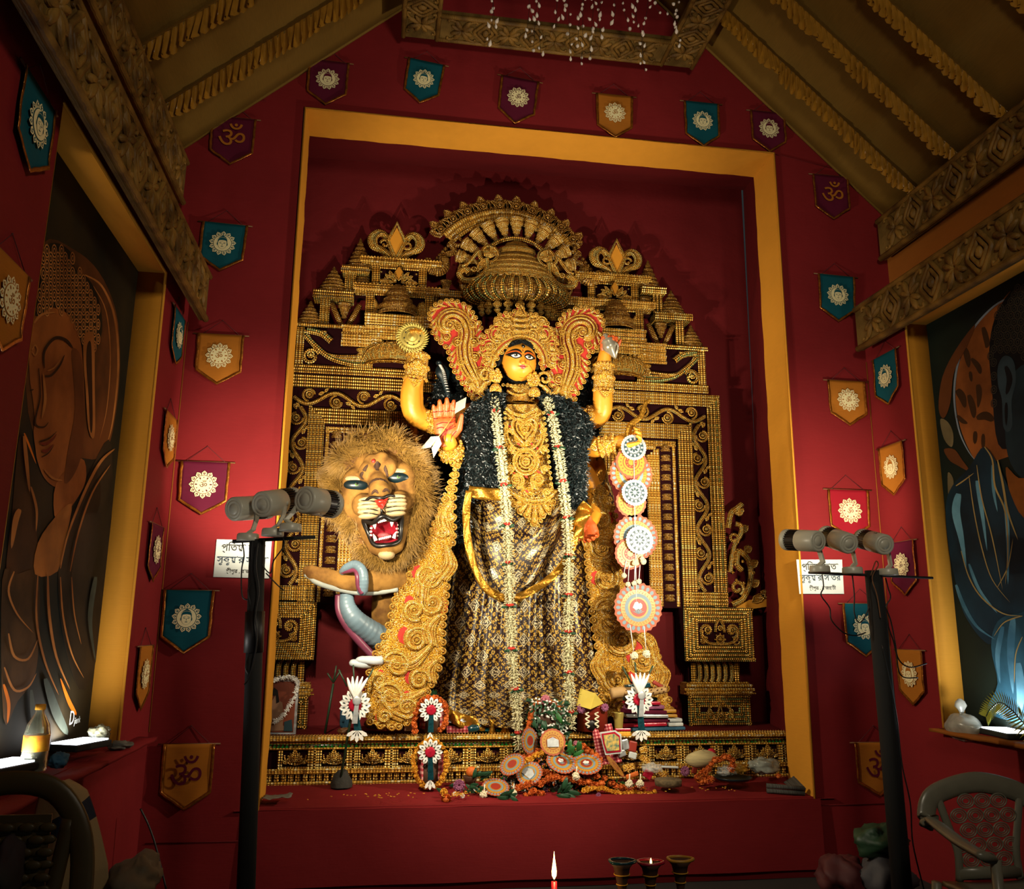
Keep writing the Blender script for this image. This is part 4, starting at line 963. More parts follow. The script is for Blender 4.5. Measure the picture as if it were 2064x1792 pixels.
# sari: rows of pale lozenges and gold sprigs on dark maroon
def sari_mat():
    k = NT('maroon_brocade_sari'); uv = k.n('ShaderNodeTexCoord').outputs['UV']
    mp = k.n('ShaderNodeMapping'); mp.inputs['Rotation'].default_value = (0, 0, math.radians(45)); mp.inputs['Scale'].default_value = (7.5, 7.5, 1); k.l(uv, mp.inputs[0])
    fr = k.n('ShaderNodeVectorMath', operation='FRACTION'); k.l(mp.outputs[0], fr.inputs[0])
    sb = k.n('ShaderNodeVectorMath', operation='SUBTRACT'); sb.inputs[1].default_value = (.5, .5, 0); k.l(fr.outputs[0], sb.inputs[0])
    ab = k.n('ShaderNodeVectorMath', operation='ABSOLUTE'); k.l(sb.outputs[0], ab.inputs[0]); s = k.n('ShaderNodeSeparateXYZ'); k.l(ab.outputs[0], s.inputs[0])
    mx = k.math('MAXIMUM', s.outputs[0], s.outputs[1])
    ring = k.math('COMPARE', mx, .19, .022); core = k.math('LESS_THAN', mx, .14)
    vo = k.n('ShaderNodeTexVoronoi'); vo.inputs['Scale'].default_value = 95; vo.voronoi_dimensions = '2D'; k.l(uv, vo.inputs[0])
    spot = k.math('LESS_THAN', vo.outputs['Distance'], .46)
    mp2 = k.n('ShaderNodeMapping'); mp2.inputs['Rotation'].default_value = (0, 0, math.radians(45)); mp2.inputs['Scale'].default_value = (30, 30, 1); k.l(uv, mp2.inputs[0])
    ck = k.n('ShaderNodeTexVoronoi'); ck.voronoi_dimensions = '2D'; ck.inputs['Scale'].default_value = 1; ck.inputs['Randomness'].default_value = .35; k.l(mp2.outputs[0], ck.inputs[0])
    sprig = k.math('LESS_THAN', ck.outputs['Distance'], .42)
    outer = k.math('GREATER_THAN', mx, .23)
    g = k.math('MULTIPLY', k.math('MULTIPLY', sprig, outer), spot)
    base = k.mix(g, C('#1c060c'), C('#b8923c'))
    pale = k.math('MAXIMUM', ring, k.math('MULTIPLY', core, spot))
    k.l(k.mix(pale, base, C('#c3b48c')), k.b.inputs['Base Color']); k.b.inputs['Roughness'].default_value = .4
    k.l(k.math('MULTIPLY', k.math('MAXIMUM', g, pale), .3), k.b.inputs['Metallic']); k.bump(k.math('ADD', g, pale), .4, .003); return k.m
M['sari'] = sari_mat()
def remesh(o, vox, it=4, f=.6, shade=True):
    m = o.modifiers.new('blend', 'REMESH'); m.mode = 'VOXEL'; m.voxel_size = vox; m.use_smooth_shade = True
    s = o.modifiers.new('soft', 'SMOOTH'); s.iterations = it; s.factor = f; return o
def mp_(b, pts, w, Y, n=5, closed=False, sm=0, dy=0):
    """moulding through photo-measured points on the plane at distance Y"""
    P3 = [P(p[0], p[1], Y) for p in pts]
    if sm: P3 = smooth_path(P3, sm, closed)
    sc_ = Y/F_PX; r = [q*sc_/2 for q in w] if isinstance(w, (list, tuple)) else w*sc_/2
    if isinstance(r, list) and len(r) != len(P3): r = [r[min(len(r)-1, int(i*len(r)/len(P3)))] for i in range(len(P3))]
    b.tube([p-V((0, dy, 0)) for p in P3], r, n, up=FR, arc=math.pi, closed=closed)
def rosp(b, x, y, r, Y, pet=0):
    c = P(x, y, Y); q = r*Y/F_PX
    pts = [c+V((q*.8*math.cos(t), 0, q*.8*math.sin(t))) for t in [math.pi*2*j/12 for j in range(12)]]
    b.tube(pts, q*.24, 5, up=FR, arc=math.pi, closed=True); b.ball(c, (q*.45, q*.45, q*.4), 8, 5, ax=(1, 0, 0), az=FR)
def sprl(x, y, r, a0, turns, hand, n=14, k=.75): return spiral((x, y), r, a0, turns, n, hand, k)
def outline_px(pts, k=5): return [(p.x, p.y) for p in smooth_path([(x, y, 0) for x, y in pts], k, True)]
def plate(b, pts, Y, th, sm=4):
    q = outline_px(pts, sm) if sm else pts
    pp = [P(x, y, Y) for x, y in q]; b.prism(pp, (0, th, 0)); return q
def edge_balls(b, q, Y, r, step, spir=True):
    acc = 0; i = 0
    for j in range(len(q)):
        a, c = q[j], q[(j+1) % len(q)]; d = math.hypot(c[0]-a[0], c[1]-a[1]); acc += d
        if acc >= step: acc = 0; rosp(b, c[0], c[1], r, Y)
YI = 6.15
idol = thing('goddess_idol', P(1050, 1470, 6.1), 'tall yellow-faced goddess idol with gold crown, black hair and brocade skirt', 'idol statue')
def ip(b, nm, m, par=None, **k): return b.build(nm, m, par or idol, **k)
# body, one continuous surface
def limb(b, pts, n=12):
    ps = [P(x, y, Y) for x, y, Y, r in pts]; rs = [r for *_, r in pts]
    out = smooth_path([V((p.x, p.y, p.z)) for p in ps], 5); rr_ = [q.x for q in smooth_path([(r, 0, 0) for r in rs], 5)]
    b.tube(out, rr_, n); b.ball(out[0], rr_[0]*.98, n, 8); b.ball(out[-1], rr_[-1]*.98, n, 8)
b = MB()
limb(b, [(1050, 1380, 6.2, .20), (1055, 1150, 6.2, .21), (1058, 1010, 6.18, .20), (1055, 940, 6.16, .155), (1052, 870, 6.16, .17), (1049, 830, 6.16, .15), (1046, 800, 6.15, .085), (1046, 775, 6.13, .085), (1046, 755, 6.12, .09)], 16)
b.ball(P(1020, 865, 6.06), .085, 12, 8); b.ball(P(1080, 865, 6.06), .085, 12, 8)
limb(b, [(1010, 830, 6.18, .11), (930, 840, 6.2, .095), (880, 850, 6.14, .085), (838, 836, 6.08, .083), (830, 795, 6.04, .086), (838, 750, 6.0, .066), (842, 715, 5.98, .05)])
limb(b, [(1090, 830, 6.18, .11), (1150, 840, 6.2, .095), (1190, 845, 6.15, .085), (1212, 832, 6.08, .078), (1215, 790, 6.04, .076), (1216, 740, 6.0, .06), (1220, 712, 5.98, .05)])
limb(b, [(1010, 850, 6.15, .10), (940, 880, 6.12, .085), (913, 912, 6.02, .075), (906, 900, 5.92, .065), (903, 885, 5.86, .055)])
limb(b, [(1090, 850, 6.15, .10), (1160, 885, 6.12, .085), (1196, 901, 6.02, .080), (1225, 897, 5.94, .062), (1252, 888, 5.90, .048)])
limb(b, [(1100, 870, 6.22, .08), (1185, 960, 6.22, .07), (1200, 1030, 6.15, .055), (1188, 1058, 6.03, .045)])
remesh(ip(b, 'body', M['skin']), .012, 6)
# hands: palm, four fingers, thumb
def hand(name, mats, wrist, up, nrm, size, curl, spread, thumb_side, tcurl=.4, Y=None, fist=0):
    """wrist point, up = finger direction, nrm = palm facing; size = palm-to-tip length"""
    up = V(up).normalized(); nrm = (V(nrm)-up*V(nrm).dot(up)).normalized(); sd = up.cross(nrm)*thumb_side; S = size
    b = MB(); c = V(wrist)
    b.tube([c-up*S*.12, c+up*S*.05, c+up*S*.2, c+up*S*.42, c+up*S*.5], [S*.15, S*.16, S*.235, S*.25, S*.20], 14, up=nrm, flat=.52)
    for i, (off, L, r) in enumerate(((.19, .42, .062), (.065, .47, .066), (-.065, .44, .064), (-.185, .35, .055))):
        base = c+up*S*.44+sd*S*off; d = (up+sd*spread*off*2).normalized(); a = 0; pts = [base]; rs = [S*r]
        for j, f in enumerate((.42, .32, .26)):
            a += curl*(1, 1.2, 1.0)[j]; dd = d*math.cos(a)+nrm*math.sin(a); pts.append(pts[-1]+dd*L*S*f); rs.append(S*r*(1, .92, .7)[j])
        full = [pts[0]-d*S*.08]+pts; b.tube(full, [S*r]+rs, 10); b.ball(pts[-1], rs[-1]*1.02, 8, 6)
        for q in pts[1:3]: b.ball(q, S*r*1.04, 8, 6)
    base = c+up*S*.12+sd*S*.16; d = (sd*.75+up*.75+nrm*tcurl).normalized(); d2 = (sd*.25+up*1.0+nrm*tcurl).normalized()
    b.tube([base, base+d*S*.20, base+d*S*.2+d2*S*.17, base+d*S*.2+d2*S*.3], [S*.095, S*.085, S*.065, S*.045], 10); b.ball(base+d*S*.2+d2*S*.3, S*.046, 8, 6)
    o = b.build(name, mats, idol); remesh(o, S*.022, 3); return c, up, nrm, sd
def creases(c, up, nrm, sd, S):
    b = MB(); f = lambda x, y, h=.128: c+sd*S*x+up*S*y+nrm*S*h
    for pts in (((-.2, .36), (-.05, .40), (.1, .38), (.22, .42)), ((.2, .30), (.05, .24), (-.08, .30), (-.2, .28)), ((.16, .34), (.0, .18), (-.02, .02)), ((.1, .3), (-.06, .12), (-.08, .0)), ((.22, .2), (.12, .1), (.08, -.02)), ((.02, .24), (-.10, .14), (-.16, .02))):
        b.tube(smooth_path([f(x, y) for x, y in pts], 5), S*.010, 5)
    for off in (.19, .065, -.065, -.185):
        for yy in (.50, .645): b.tube([f(off*1.05-.05, yy, .075), f(off*1.05, yy-.01, .085), f(off*1.05+.05, yy, .075)], S*.009, 5)
    b.build('palm_lines', M['redline'], idol)
w1 = P(899, 890, 5.86); g = hand('open_palm_hand', M['palm'], w1, (-.12, -.15, 1), (.05, -1, -.1), .33, .10, .25, 1, .35); creases(*g, .33)
hand('discus_hand', M['skin'], P(840, 708, 5.97), (0, -.1, 1), (0, -1, 0), .24, .7, .1, -1, .5)
hand('conch_hand', M['palm'], P(1222, 716, 5.97), (.05, -.2, 1), (.1, -1, 0), .24, .8, .1, 1, .6)
hand('lower_holding_hand', M['skin'], P(1247, 889, 5.89), (1, -.2, .12), (0, -.8, .5), .26, .75, .1, 1, .5)
hand('hip_hand', M['palm'], P(1184, 1048, 6.0), (.25, -.15, -1), (-.5, -.8, 0), .24, .55, .15, 1, .3)
# face
FY = 6.0
FCX = P(1046, 732, FY); FS = .000254*1.0
def fpt(x, y, h=0):
    X_, Z_ = (x-905)*FS, -(y-1000)*FS
    a = .130; zb = .156 if Z_ > 0 else .142
    if Z_ < 0: a = .130-.08*Z_*Z_/.02*.35
    q = 1-abs(X_/a)**2.4-abs(Z_/zb)**2.4
    q = max(q, 0)**.5
    yy = -.125*q
    nx = (x-945)*FS; nz = Z_+.018
    yy -= .026*math.exp(-(nx/.011)**2)*max(0, min(1, (1-(Z_+.042)/.085)))*(1 if Z_ > -.043 else math.exp(-((Z_+.043)/.008)**2))
    for q_ in (-1, 1): yy -= .012*math.exp(-((nx-q_*.015)/.009)**2-((Z_+.036)/.010)**2)
    yy -= .010*math.exp(-(nx/.025)**2-((Z_+.07)/.014)**2)+.008*math.exp(-(nx/.025)**2-((Z_+.108)/.018)**2)
    return FCX+V((X_, yy-h, Z_+.0))
b = MB()
def facefn(u, v):
    t = (u-.5)*math.pi; Z_ = -.1415+v*(.1415+.1555); y = 1000-Z_/FS
    zb = .156 if Z_ > 0 else .142; a = .130 if Z_ > 0 else .130-.08*Z_*Z_/.02*.35
    k = max(0, 1-abs(Z_/zb)**2.4)**(1/2.4); x = 905+math.sin(t)*a*k/FS*.9995
    return fpt(x, y)
b.grid(facefn, 56, 60)
ip(b, 'head', M['skin'])
b = MB(); b.ball(FCX+V((0, .07, .0)), (.125, .13, .16), 20, 14); ip(b, 'head_back', M['wool'])
face = idol
def stroke(b, pts, ws, h=.0022, sm=4, cross=3):
    q = smooth_path([(x, y, 0) for x, y in pts], sm); m = len(q); W = [w_.x for w_ in smooth_path([(w_, 0, 0) for w_ in ws], sm)] if len(ws) == len(pts) else [ws[0]]*m
    vs = []
    for i, p in enumerate(q):
        t = q[min(i+1, m-1)]-q[max(i-1, 0)]; t.normalize(); n = V((-t.y, t.x, 0))
        for j in range(cross+1): o = p+n*(W[i]*(j/cross-.5)); vs.append(fpt(o.x, o.y, h))
    b.add(vs, [[i*(cross+1)+j, i*(cross+1)+j+1, (i+1)*(cross+1)+j+1, (i+1)*(cross+1)+j] for i in range(m-1) for j in range(cross)])
def disc_f(b, x, y, rx, ry, h): 
    n = 14; b.add([fpt(x, y, h)]+[fpt(x+rx*math.cos(2*math.pi*j/n), y+ry*math.sin(2*math.pi*j/n), h) for j in range(n)], [[0, j+1, (j+1) % n+1] for j in range(n)])
b = MB(); stroke(b, [(460, 815), (560, 800), (700, 790), (830, 830), (905, 915)], [20, 60, 70, 60, 15], .0012); stroke(b, [(985, 905), (1060, 835), (1170, 810), (1270, 840), (1345, 900)], [15, 60, 70, 55, 15], .0012); ip(b, 'eyelid_paint', M['lid'], face)
b = MB()
stroke(b, [(470, 805), (600, 757), (740, 740), (850, 775), (912, 850)], [8, 36, 60, 54, 12]); stroke(b, [(985, 850), (1040, 785), (1140, 765), (1240, 790), (1340, 850)], [12, 54, 58, 36, 8])
stroke(b, [(448, 845), (580, 880), (735, 915), (860, 940), (905, 960)], [4, 115, 215, 125, 8], .0020); stroke(b, [(980, 960), (1030, 950), (1135, 945), (1260, 935), (1350, 915)], [8, 125, 205, 115, 4], .0020)
stroke(b, [(460, 870), (520, 920), (590, 935)], [3, 10, 3]); stroke(b, [(1345, 935), (1310, 965), (1240, 985)], [3, 10, 3])
ip(b, 'brows_and_eyeliner', M['ink'], face)
b = MB(); stroke(b, [(605, 905), (670, 930), (745, 938), (820, 940), (868, 948)], [4, 85, 105, 70, 4], .0034); stroke(b, [(1015, 950), (1070, 955), (1135, 958), (1200, 952), (1258, 945)], [4, 80, 100, 75, 4], .0034); disc_f(b, 958, 640, 14, 26, .006)
ip(b, 'eye_whites', M['eyewhite'], face)
b = MB()
for x, y in ((738, 925), (1135, 945)): disc_f(b, x, y, 50, 48, .0046)
stroke(b, [(960, 545), (965, 590), (965, 630), (958, 690)], [50, 100, 90, 6], .0040); ip(b, 'irises', M['ink'], face)
b = MB()
for x, y in ((722, 905), (1120, 925)): disc_f(b, x, y, 14, 14, .0056)
for x, y in ((745, 955), (1145, 978)): stroke(b, [(x-25, y-6), (x, y+4), (x+25, y-6)], [4, 10, 4], .0056)
ip(b, 'eye_glints', M['eyewhite'], face)
b = MB(); stroke(b, [(840, 1240), (890, 1228), (920, 1222), (945, 1232), (970, 1222), (1000, 1232), (1045, 1243)], [6, 34, 46, 44, 46, 34, 6], .002); stroke(b, [(855, 1258), (900, 1280), (945, 1290), (990, 1280), (1030, 1262)], [6, 46, 58, 46, 6], .002); ip(b, 'lips', M['lip'], face)
b = MB(); stroke(b, [(800, 1232), (850, 1244), (900, 1254), (945, 1262), (990, 1254), (1040, 1248), (1090, 1225)], [14, 7, 8, 9, 8, 7, 12], .0036)
stroke(b, [(905, 1068), (862, 1085), (850, 1130), (880, 1172)], [5, 8, 8, 4]); stroke(b, [(985, 1068), (1020, 1090), (1025, 1140), (985, 1172)], [5, 8, 8, 4])
stroke(b, [(928, 735), (948, 770), (938, 810)], [8, 24, 10]); disc_f(b, 945, 910, 10, 18, .003); stroke(b, [(870, 1500), (945, 1512), (1020, 1500)], [3, 6, 3], .001)
b.tube(smooth_path([fpt(1025, 1085, .012), fpt(1075, 1050, .02), fpt(1130, 1090, .02), fpt(1120, 1180, .016), fpt(1060, 1190, .014), fpt(1025, 1130, .012)], 4), .0012, 5); b.tube(smooth_path([fpt(1125, 1170, .014), fpt(1190, 1225, .006), fpt(1285, 1290, .004)], 4), .0012, 5)
ip(b, 'fine_red_lines', M['redline'], face)
b = MB(); stroke(b, [(945, 425), (946, 470), (945, 525)], [34, 36, 26], .02); ip(b, 'red_parting', M['redline'], face)
# hair round the face
b = MB(); hp = [(215, 1130, 90), (255, 1010, 120), (350, 815, 112), (500, 640, 98), (700, 510, 84), (850, 468, 66), (940, 455, 58), (1040, 468, 70), (1180, 540, 84), (1320, 680, 88), (1412, 850, 78), (1432, 1010, 66), (1425, 1200, 60)]
hq_ = smooth_path([FCX+V(((x-905)*FS, -.098+.075*min(1, abs(x-905)/480)**2, -(y-1000)*FS)) for x, y, r in hp], 5); hr_ = [q_.x*FS for q_ in smooth_path([(r, 0, 0) for x, y, r in hp], 5)]
b.tube(hq_, hr_, 16); b.ball(FCX+V((0, .06, .1)), (.15, .1, .09), 14, 10)
ip(b, 'hair_band', M['wool'])
# hair falling over shoulders: two thick curled masses
def mass(nm, rows, Ya, th, m, name_seed=0, nz=.022, nu=26, vs_=60):
    L = smooth_path([(r[1], r[0], 0) for r in rows], 6); R_ = smooth_path([(r[2], r[0], 0) for r in rows], 6); YY = smooth_path([(Ya[min(i, len(Ya)-1)], 0, 0) for i in range(len(rows))], 6)
    b = MB(); n = len(L)-1
    def fn(u, v):
        k = v*n; i = min(int(k), n-1); f = k-i; l = L[i].lerp(L[i+1], f); r = R_[i].lerp(R_[i+1], f); Y0 = YY[i].lerp(YY[i+1], f).x
        t = u*2*math.pi; x = (l.x+r.x)/2+(r.x-l.x)/2*-math.cos(t); y = l.y
        p = P(x, y, Y0); w_ = (r.x-l.x)/2*Y0/F_PX; k2 = math.sin(t); p += V((0, -th*k2*(1 if k2 > 0 else .3), 0))
        d = noise.noise(p*22+V((name_seed, 0, 0)))+.6*noise.noise(p*48); return p+V((d*nz*.6, -abs(d)*nz if k2 > 0 else 0, d*nz*.4))
    b.grid(fn, nu*2, vs_*2, (.8, 1.5)); o = ip(b, nm, m)
    if m is M['wool']:
        rd = random.Random(name_seed); b = MB(); b.smooth = False
        for q in range(2600):
            p = fn(rd.random()*.5, rd.random()); d = V((rd.uniform(-.8, .8), rd.uniform(-.9, -.1), rd.uniform(-1, .3))).normalized(); s_ = d.cross(V((.2, 1, .3))).normalized()*.0042; p -= d*.01; vs = [p-s_, p+s_]
            for k in range(4): d = (d+V((rd.uniform(-1, 1), rd.uniform(-.4, .7), rd.uniform(-1, .6)))*.8).normalized(); p = p+d*.013; f = (1, 1, .8, .3)[k]; vs += [p-s_*f, p+s_*f]
            b.add(vs, [[2*k, 2*k+1, 2*k+3, 2*k+2] for k in range(4)])
        c = b.build('curls', M['curl'], o); c['kind'] = 'stuff'
    return o
mass('hair_left_side', [(790, 985, 1012), (815, 955, 1015), (840, 935, 1016), (880, 930, 1018), (930, 935, 1020), (970, 932, 1012), (1010, 918, 950), (1060, 914, 944), (1090, 918, 938)], [6.06, 6.0, 5.98, 5.98, 5.98, 6.0, 6.03, 6.05, 6.05], .09, M['wool'], 1)
mass('hair_right_side', [(795, 1085, 1120), (812, 1090, 1150), (835, 1095, 1180), (865, 1105, 1192), (900, 1115, 1182), (940, 1122, 1180), (980, 1128, 1178), (1025, 1150, 1176)], [6.06, 6.02, 6.0, 5.98, 5.98, 5.98, 6.0, 6.05], .09, M['wool'], 5)
mass('hair_back', [(740, 900, 935), (770, 880, 1215), (810, 868, 1215), (860, 868, 1210), (950, 872, 1195), (1040, 885, 1185)], [6.30, 6.32, 6.33, 6.33, 6.33, 6.33], .05, M['wool'], 9)
# crown
b = MB(); cr = [(975, 716), (972, 690), (982, 668), (1000, 652), (1002, 640), (1015, 631), (1034, 632), (1047, 613), (1060, 633), (1080, 634), (1092, 648), (1106, 654), (1112, 672), (1122, 690), (1118, 722), (1094, 742), (1088, 718), (1075, 698), (1049, 688), (1022, 699), (1002, 722), (990, 745), (978, 738)]
q = plate(b, cr, 5.93, .05, 4); ip(b, 'crown_base', M['redfelt'])
b = MB(); YC = 5.925
plate(b, [(1049, 614), (1064, 640), (1064, 682), (1049, 686), (1033, 682), (1033, 640)], YC, .02, 0)
mp_(b, [(990, 742), (1000, 716), (1022, 694), (1049, 684), (1077, 694), (1092, 716), (1096, 738)], 9, YC, 5, sm=5); mp_(b, [(985, 736), (994, 710), (1018, 686), (1049, 676), (1081, 686), (1099, 710), (1103, 732)], 6, YC, 5, sm=5)
for yy in (644, 655, 666): mp_(b, [(1034, yy), (1049, yy+3), (1064, yy)], 7, YC, 5, sm=3, dy=.015)
mp_(b, [(1036, 640), (1049, 616), (1062, 640)], 5, YC, 5, dy=.02); rosp(b, 1049, 632, 6, YC-.02)
for sx in (-1, 1):
    for (dx, y, r, a, hd) in ((27, 652, 14, 0, 1), (47, 672, 15, 2, -1), (64, 700, 13, 1, 1), (24, 676, 9, 1, -1), (66, 722, 10, 1, 1), (42, 650, 8, 0, -1)):
        x = 1049+sx*dx; mp_(b, sprl(x, y, r, a if sx > 0 else math.pi-a, 1.3, hd*sx), 5, YC, 4); rosp(b, x, y, r*.34, YC-.01)
        mp_(b, sprl(x, y, r+4, a if sx > 0 else math.pi-a, .8, hd*sx, 12, .1), 3.5, YC, 4)
q2 = [p for p in q if p[1] < 700]; edge_balls(b, q, YC, 5.5, 9); ip(b, 'crown_ornament', M['gold2'])
b = MB(); plate(b, [(1000, 668), (1014, 640), (1034, 640), (1034, 676), (1010, 690), (990, 712), (984, 700)], YC+.004, .01, 3); plate(b, [(1098, 668), (1084, 642), (1064, 640), (1064, 676), (1086, 690), (1104, 712), (1112, 700)], YC+.004, .01, 3); ip(b, 'crown_inlay', M['gold1'])
# ear wings
def wing(sx, name):
    def T(x, y):
        if sx < 0: return (x, y)
        return (1179+(903-x)+max(0, y-657)*.15, y+14)
    out = [(868, 652), (866, 632), (878, 614), (900, 606), (922, 608), (945, 620), (958, 640), (968, 655), (972, 682), (972, 706), (980, 725), (990, 742), (988, 762), (978, 782), (964, 806), (950, 800), (936, 778), (920, 755), (908, 730), (902, 704), (884, 686), (872, 670)]
    b = MB(); qq = plate(b, [T(*p) for p in out], 5.98, .035, 4); base = ip(b, name, M['redfelt'])
    b = MB(); Yw = 5.975
    edge_balls(b, qq, Yw, 5.5, 10)
    n = len(qq); cx_, cy2 = sum(p[0] for p in qq)/n, sum(p[1] for p in qq)/n
    acc = 0
    for j in range(n):
        a, c = qq[j], qq[(j+1) % n]; d = math.hypot(c[0]-a[0], c[1]-a[1]); acc += d
        if acc > 13:
            acc = 0; tx, ty = (c[0]-a[0])/d, (c[1]-a[1])/d; nx_, ny_ = -ty, tx
            if (cx_-c[0])*nx_+(cy2-c[1])*ny_ < 0: nx_, ny_ = -nx_, -ny_
            mp_(b, [(c[0]+nx_*1, c[1]+ny_*1), (c[0]+nx_*9+tx*5, c[1]+ny_*9+ty*5), (c[0]+nx_*15+tx*12, c[1]+ny_*15+ty*12)], [7, 5, 3], Yw, 4, sm=3)
    sp = [(908, 666), (896, 662), (894, 648), (904, 638), (920, 638), (934, 650), (940, 672), (936, 700), (940, 730), (952, 755), (962, 775), (960, 796)]
    sp = [T(*p) for p in sp]; nn = smooth_path([(x, y, 0) for x, y in sp], 5)
    for off, w_, dy in ((0, 9, .012), (-9, 6, .006), (9, 6, .006), (-15, 4, .003), (15, 4, .003)):
        line = []
        for i, p in enumerate(nn):
            t = nn[min(i+1, len(nn)-1)]-nn[max(i-1, 0)]; t.normalize(); k = 1 if i < len(nn)*.75 else (1-(i/len(nn)-.75)*2.8); k *= min(1, .25+i/12)
            line.append((p.x-t.y*off*k, p.y+t.x*off*k))
        mp_(b, line, w_, Yw, 5, dy=dy)
    for (x, y, r) in ((907, 655, 9), (925, 660, 6), (922, 690, 7), (955, 690, 7), (930, 730, 6), (957, 720, 7), (970, 750, 8), (945, 770, 5), (900, 680, 5), (950, 655, 6)):
        x, y = T(x, y); rosp(b, x, y, r, Yw-.012)
        mp_(b, sprl(x, y, r+4, 0, 1.1, sx, 12, .3), 3.5, Yw, 4)
    ip(b, 'wing_scrollwork', M['gold2'], base)
wing(-1, 'crown_wing'); wing(1, 'crown_wing')
# curl at the foot of the wings, earrings
for x, y, s_ in ((1000, 758, -1), (1076, 765, 1)):
    b = MB()
    for j in range(26):
        a = j*2.4; r = 2.6*math.sqrt(j); c = P(x+r*math.cos(a)*.9, y+r*math.sin(a), 5.93); b.ball(c, .011+.003*(j % 3), 7, 5)
    b.lathe(P(x+s_*1, y+33, 5.93), (0, 0, 1), [(0, .04), (.01, .045), (.03, .045), (.05, .036), (.065, .02)], 16, .8, up=FR); ip(b, 'earring', M['gold1'])
    b = MB(); mp_(b, sprl(x+s_*22, y-2, 17, math.pi/2, 1.3, s_), 7, 5.95, 5); mp_(b, [(x+s_*20, y+14), (x+s_*38, y+30), (x+s_*50, y+16)], 12, 5.96, 5, sm=4); ip(b, 'wing_curl', M['gold2'])
# choker and bodice
b = MB(); b.lathe(P(1046, 815, 6.12), (0, 0, 1), [(-.01, .15), (.02, .125), (.05, .10), (.10, .096), (.13, .099), (.14, .09)], 28, .95, up=FR); ip(b, 'choker', M['gold1'])
b = MB()
for yy, r in ((776, 24), (790, 24), (806, 30), (816, 36)):
    mp_(b, [(1046-r, yy-3), (1046-r*.6, yy+3), (1046, yy+6), (1046+r*.6, yy+3), (1046+r, yy-3)], 5, 6.015, 4, sm=3)
for j in range(9): rosp(b, 1046+8*(j-4), 779+abs(j-4)*-.8, 3.6, 6.0)
ip(b, 'choker_beads', M['gold2'])
b = MB()
rowsB = [(815, 1022, 1080), (830, 1018, 1094), (870, 1017, 1099), (910, 1018, 1104), (950, 1016, 1108), (985, 1012, 1116), (1008, 1014, 1120)]
def bod(u, v, h=0):
    k = v*(len(rowsB)-1); i = min(int(k), len(rowsB)-2); f = k-i; y, l, r = [rowsB[i][j]*(1-f)+rowsB[i+1][j]*f for j in range(3)]
    Yb = 5.95-.05*math.sin(u*math.pi)-h+.05*(v > .45)*(v-.45); 
    bust = .035*math.exp(-((u-.5)**2-.0)/.12)*math.exp(-((v-.28)/.16)**2); return P(l+(r-l)*u, y, Yb-bust)
b.grid(bod, 24, 40, (.33, .7)); ip(b, 'bodice', M['gold1'])
b = MB(); YB2 = 5.865
def bl(pts, w_, sm=5, dy=0): mp_(b, pts, w_, YB2, 5, sm=sm, dy=dy)
bl([(1020, 822), (1036, 834), (1058, 836), (1082, 824)], 7); bl([(1019, 832), (1036, 843), (1060, 845), (1090, 833)], 4)
for sx in (-1, 1):
    cx_ = 1057
    bl([(cx_, 895), (cx_+sx*20, 872), (cx_+sx*24, 852), (cx_+sx*12, 844), (cx_, 852)], 6); bl([(cx_, 885), (cx_+sx*13, 869), (cx_+sx*16, 857), (cx_+sx*8, 852), (cx_, 858)], 4)
    bl([(cx_+sx*34, 850), (cx_+sx*34, 880), (cx_+sx*20, 902), (cx_, 908)], 5); bl([(cx_+sx*38, 855), (cx_+sx*39, 885), (cx_+sx*24, 912), (cx_, 918)], 4)
    for (dx, y, r) in ((22, 968, 18), (36, 945, 9), (34, 905, 9), (33, 868, 7), (40, 992, 10)):
        for k in (0, -5): bl(sprl(cx_+sx*dx+6, y, r+k, math.pi/2, 1.2, sx), 5 if k == 0 else 3.5, 0)
        rosp(b, cx_+sx*dx+6, y, r*.38, YB2-.01)
    for i in range(15): rosp(b, 1018+i*0+(-3 if i > 10 else 0) if sx < 0 else 1096+i*1.2, 832+i*11, 3.6, YB2)
for r, w_ in ((26, 6), (20, 4), (13, 4)): bl([(1060+r*math.cos(t)*.95, 930+r*math.sin(t)) for t in [math.pi*2*j/16 for j in range(17)]], w_, 2)
rosp(b, 1060, 930, 9, YB2-.015); rosp(b, 1057, 866, 7, YB2-.015); ip(b, 'bodice_scrollwork', M['gold2'])
b = MB()
for x, y, r in ((1034, 905, 5), (1085, 905, 5), (1028, 860, 4), (1090, 860, 4), (1060, 960, 4), (1045, 895, 3), (1072, 895, 3), (1038, 955, 4), (1086, 952, 4), (1062, 990, 4)):
    b.prism([P(x-r, y-r, YB2+.008), P(x+r*.6, y-r*.3, YB2+.008), P(x+r, y+r, YB2+.008), P(x-r*.4, y+r*.5, YB2+.008)], (0, .005, 0))
ip(b, 'red_felt_inlay', M['redfelt'])
# hip ornament
b = MB(); hq = plate(b, [(1028, 990), (1060, 1000), (1100, 1000), (1122, 988), (1118, 1010), (1112, 1030), (1096, 1042), (1078, 1062), (1062, 1040), (1046, 1032), (1034, 1014)], 5.89, .02, 3); ip(b, 'hip_plate', M['gold1'])
b = MB()
for (x, y) in ((1036, 1016), (1048, 1030), (1062, 1038), (1078, 1052), (1094, 1038), (1106, 1028), (1115, 1012)):
    mp_(b, [(1078+(x-1078)*.25, 1002+(y-1002)*.15), (x, y)], [4, 11], 5.885, 5, sm=3); rosp(b, x, y, 7, 5.875)
bl([(1028, 992), (1050, 1004), (1078, 1010), (1104, 1004), (1122, 990)], 7); bl([(1036, 1000), (1056, 1012), (1078, 1017), (1100, 1012), (1116, 999)], 4); edge_balls(b, hq, 5.885, 4, 8)
ip(b, 'hip_scrollwork', M['gold2'])
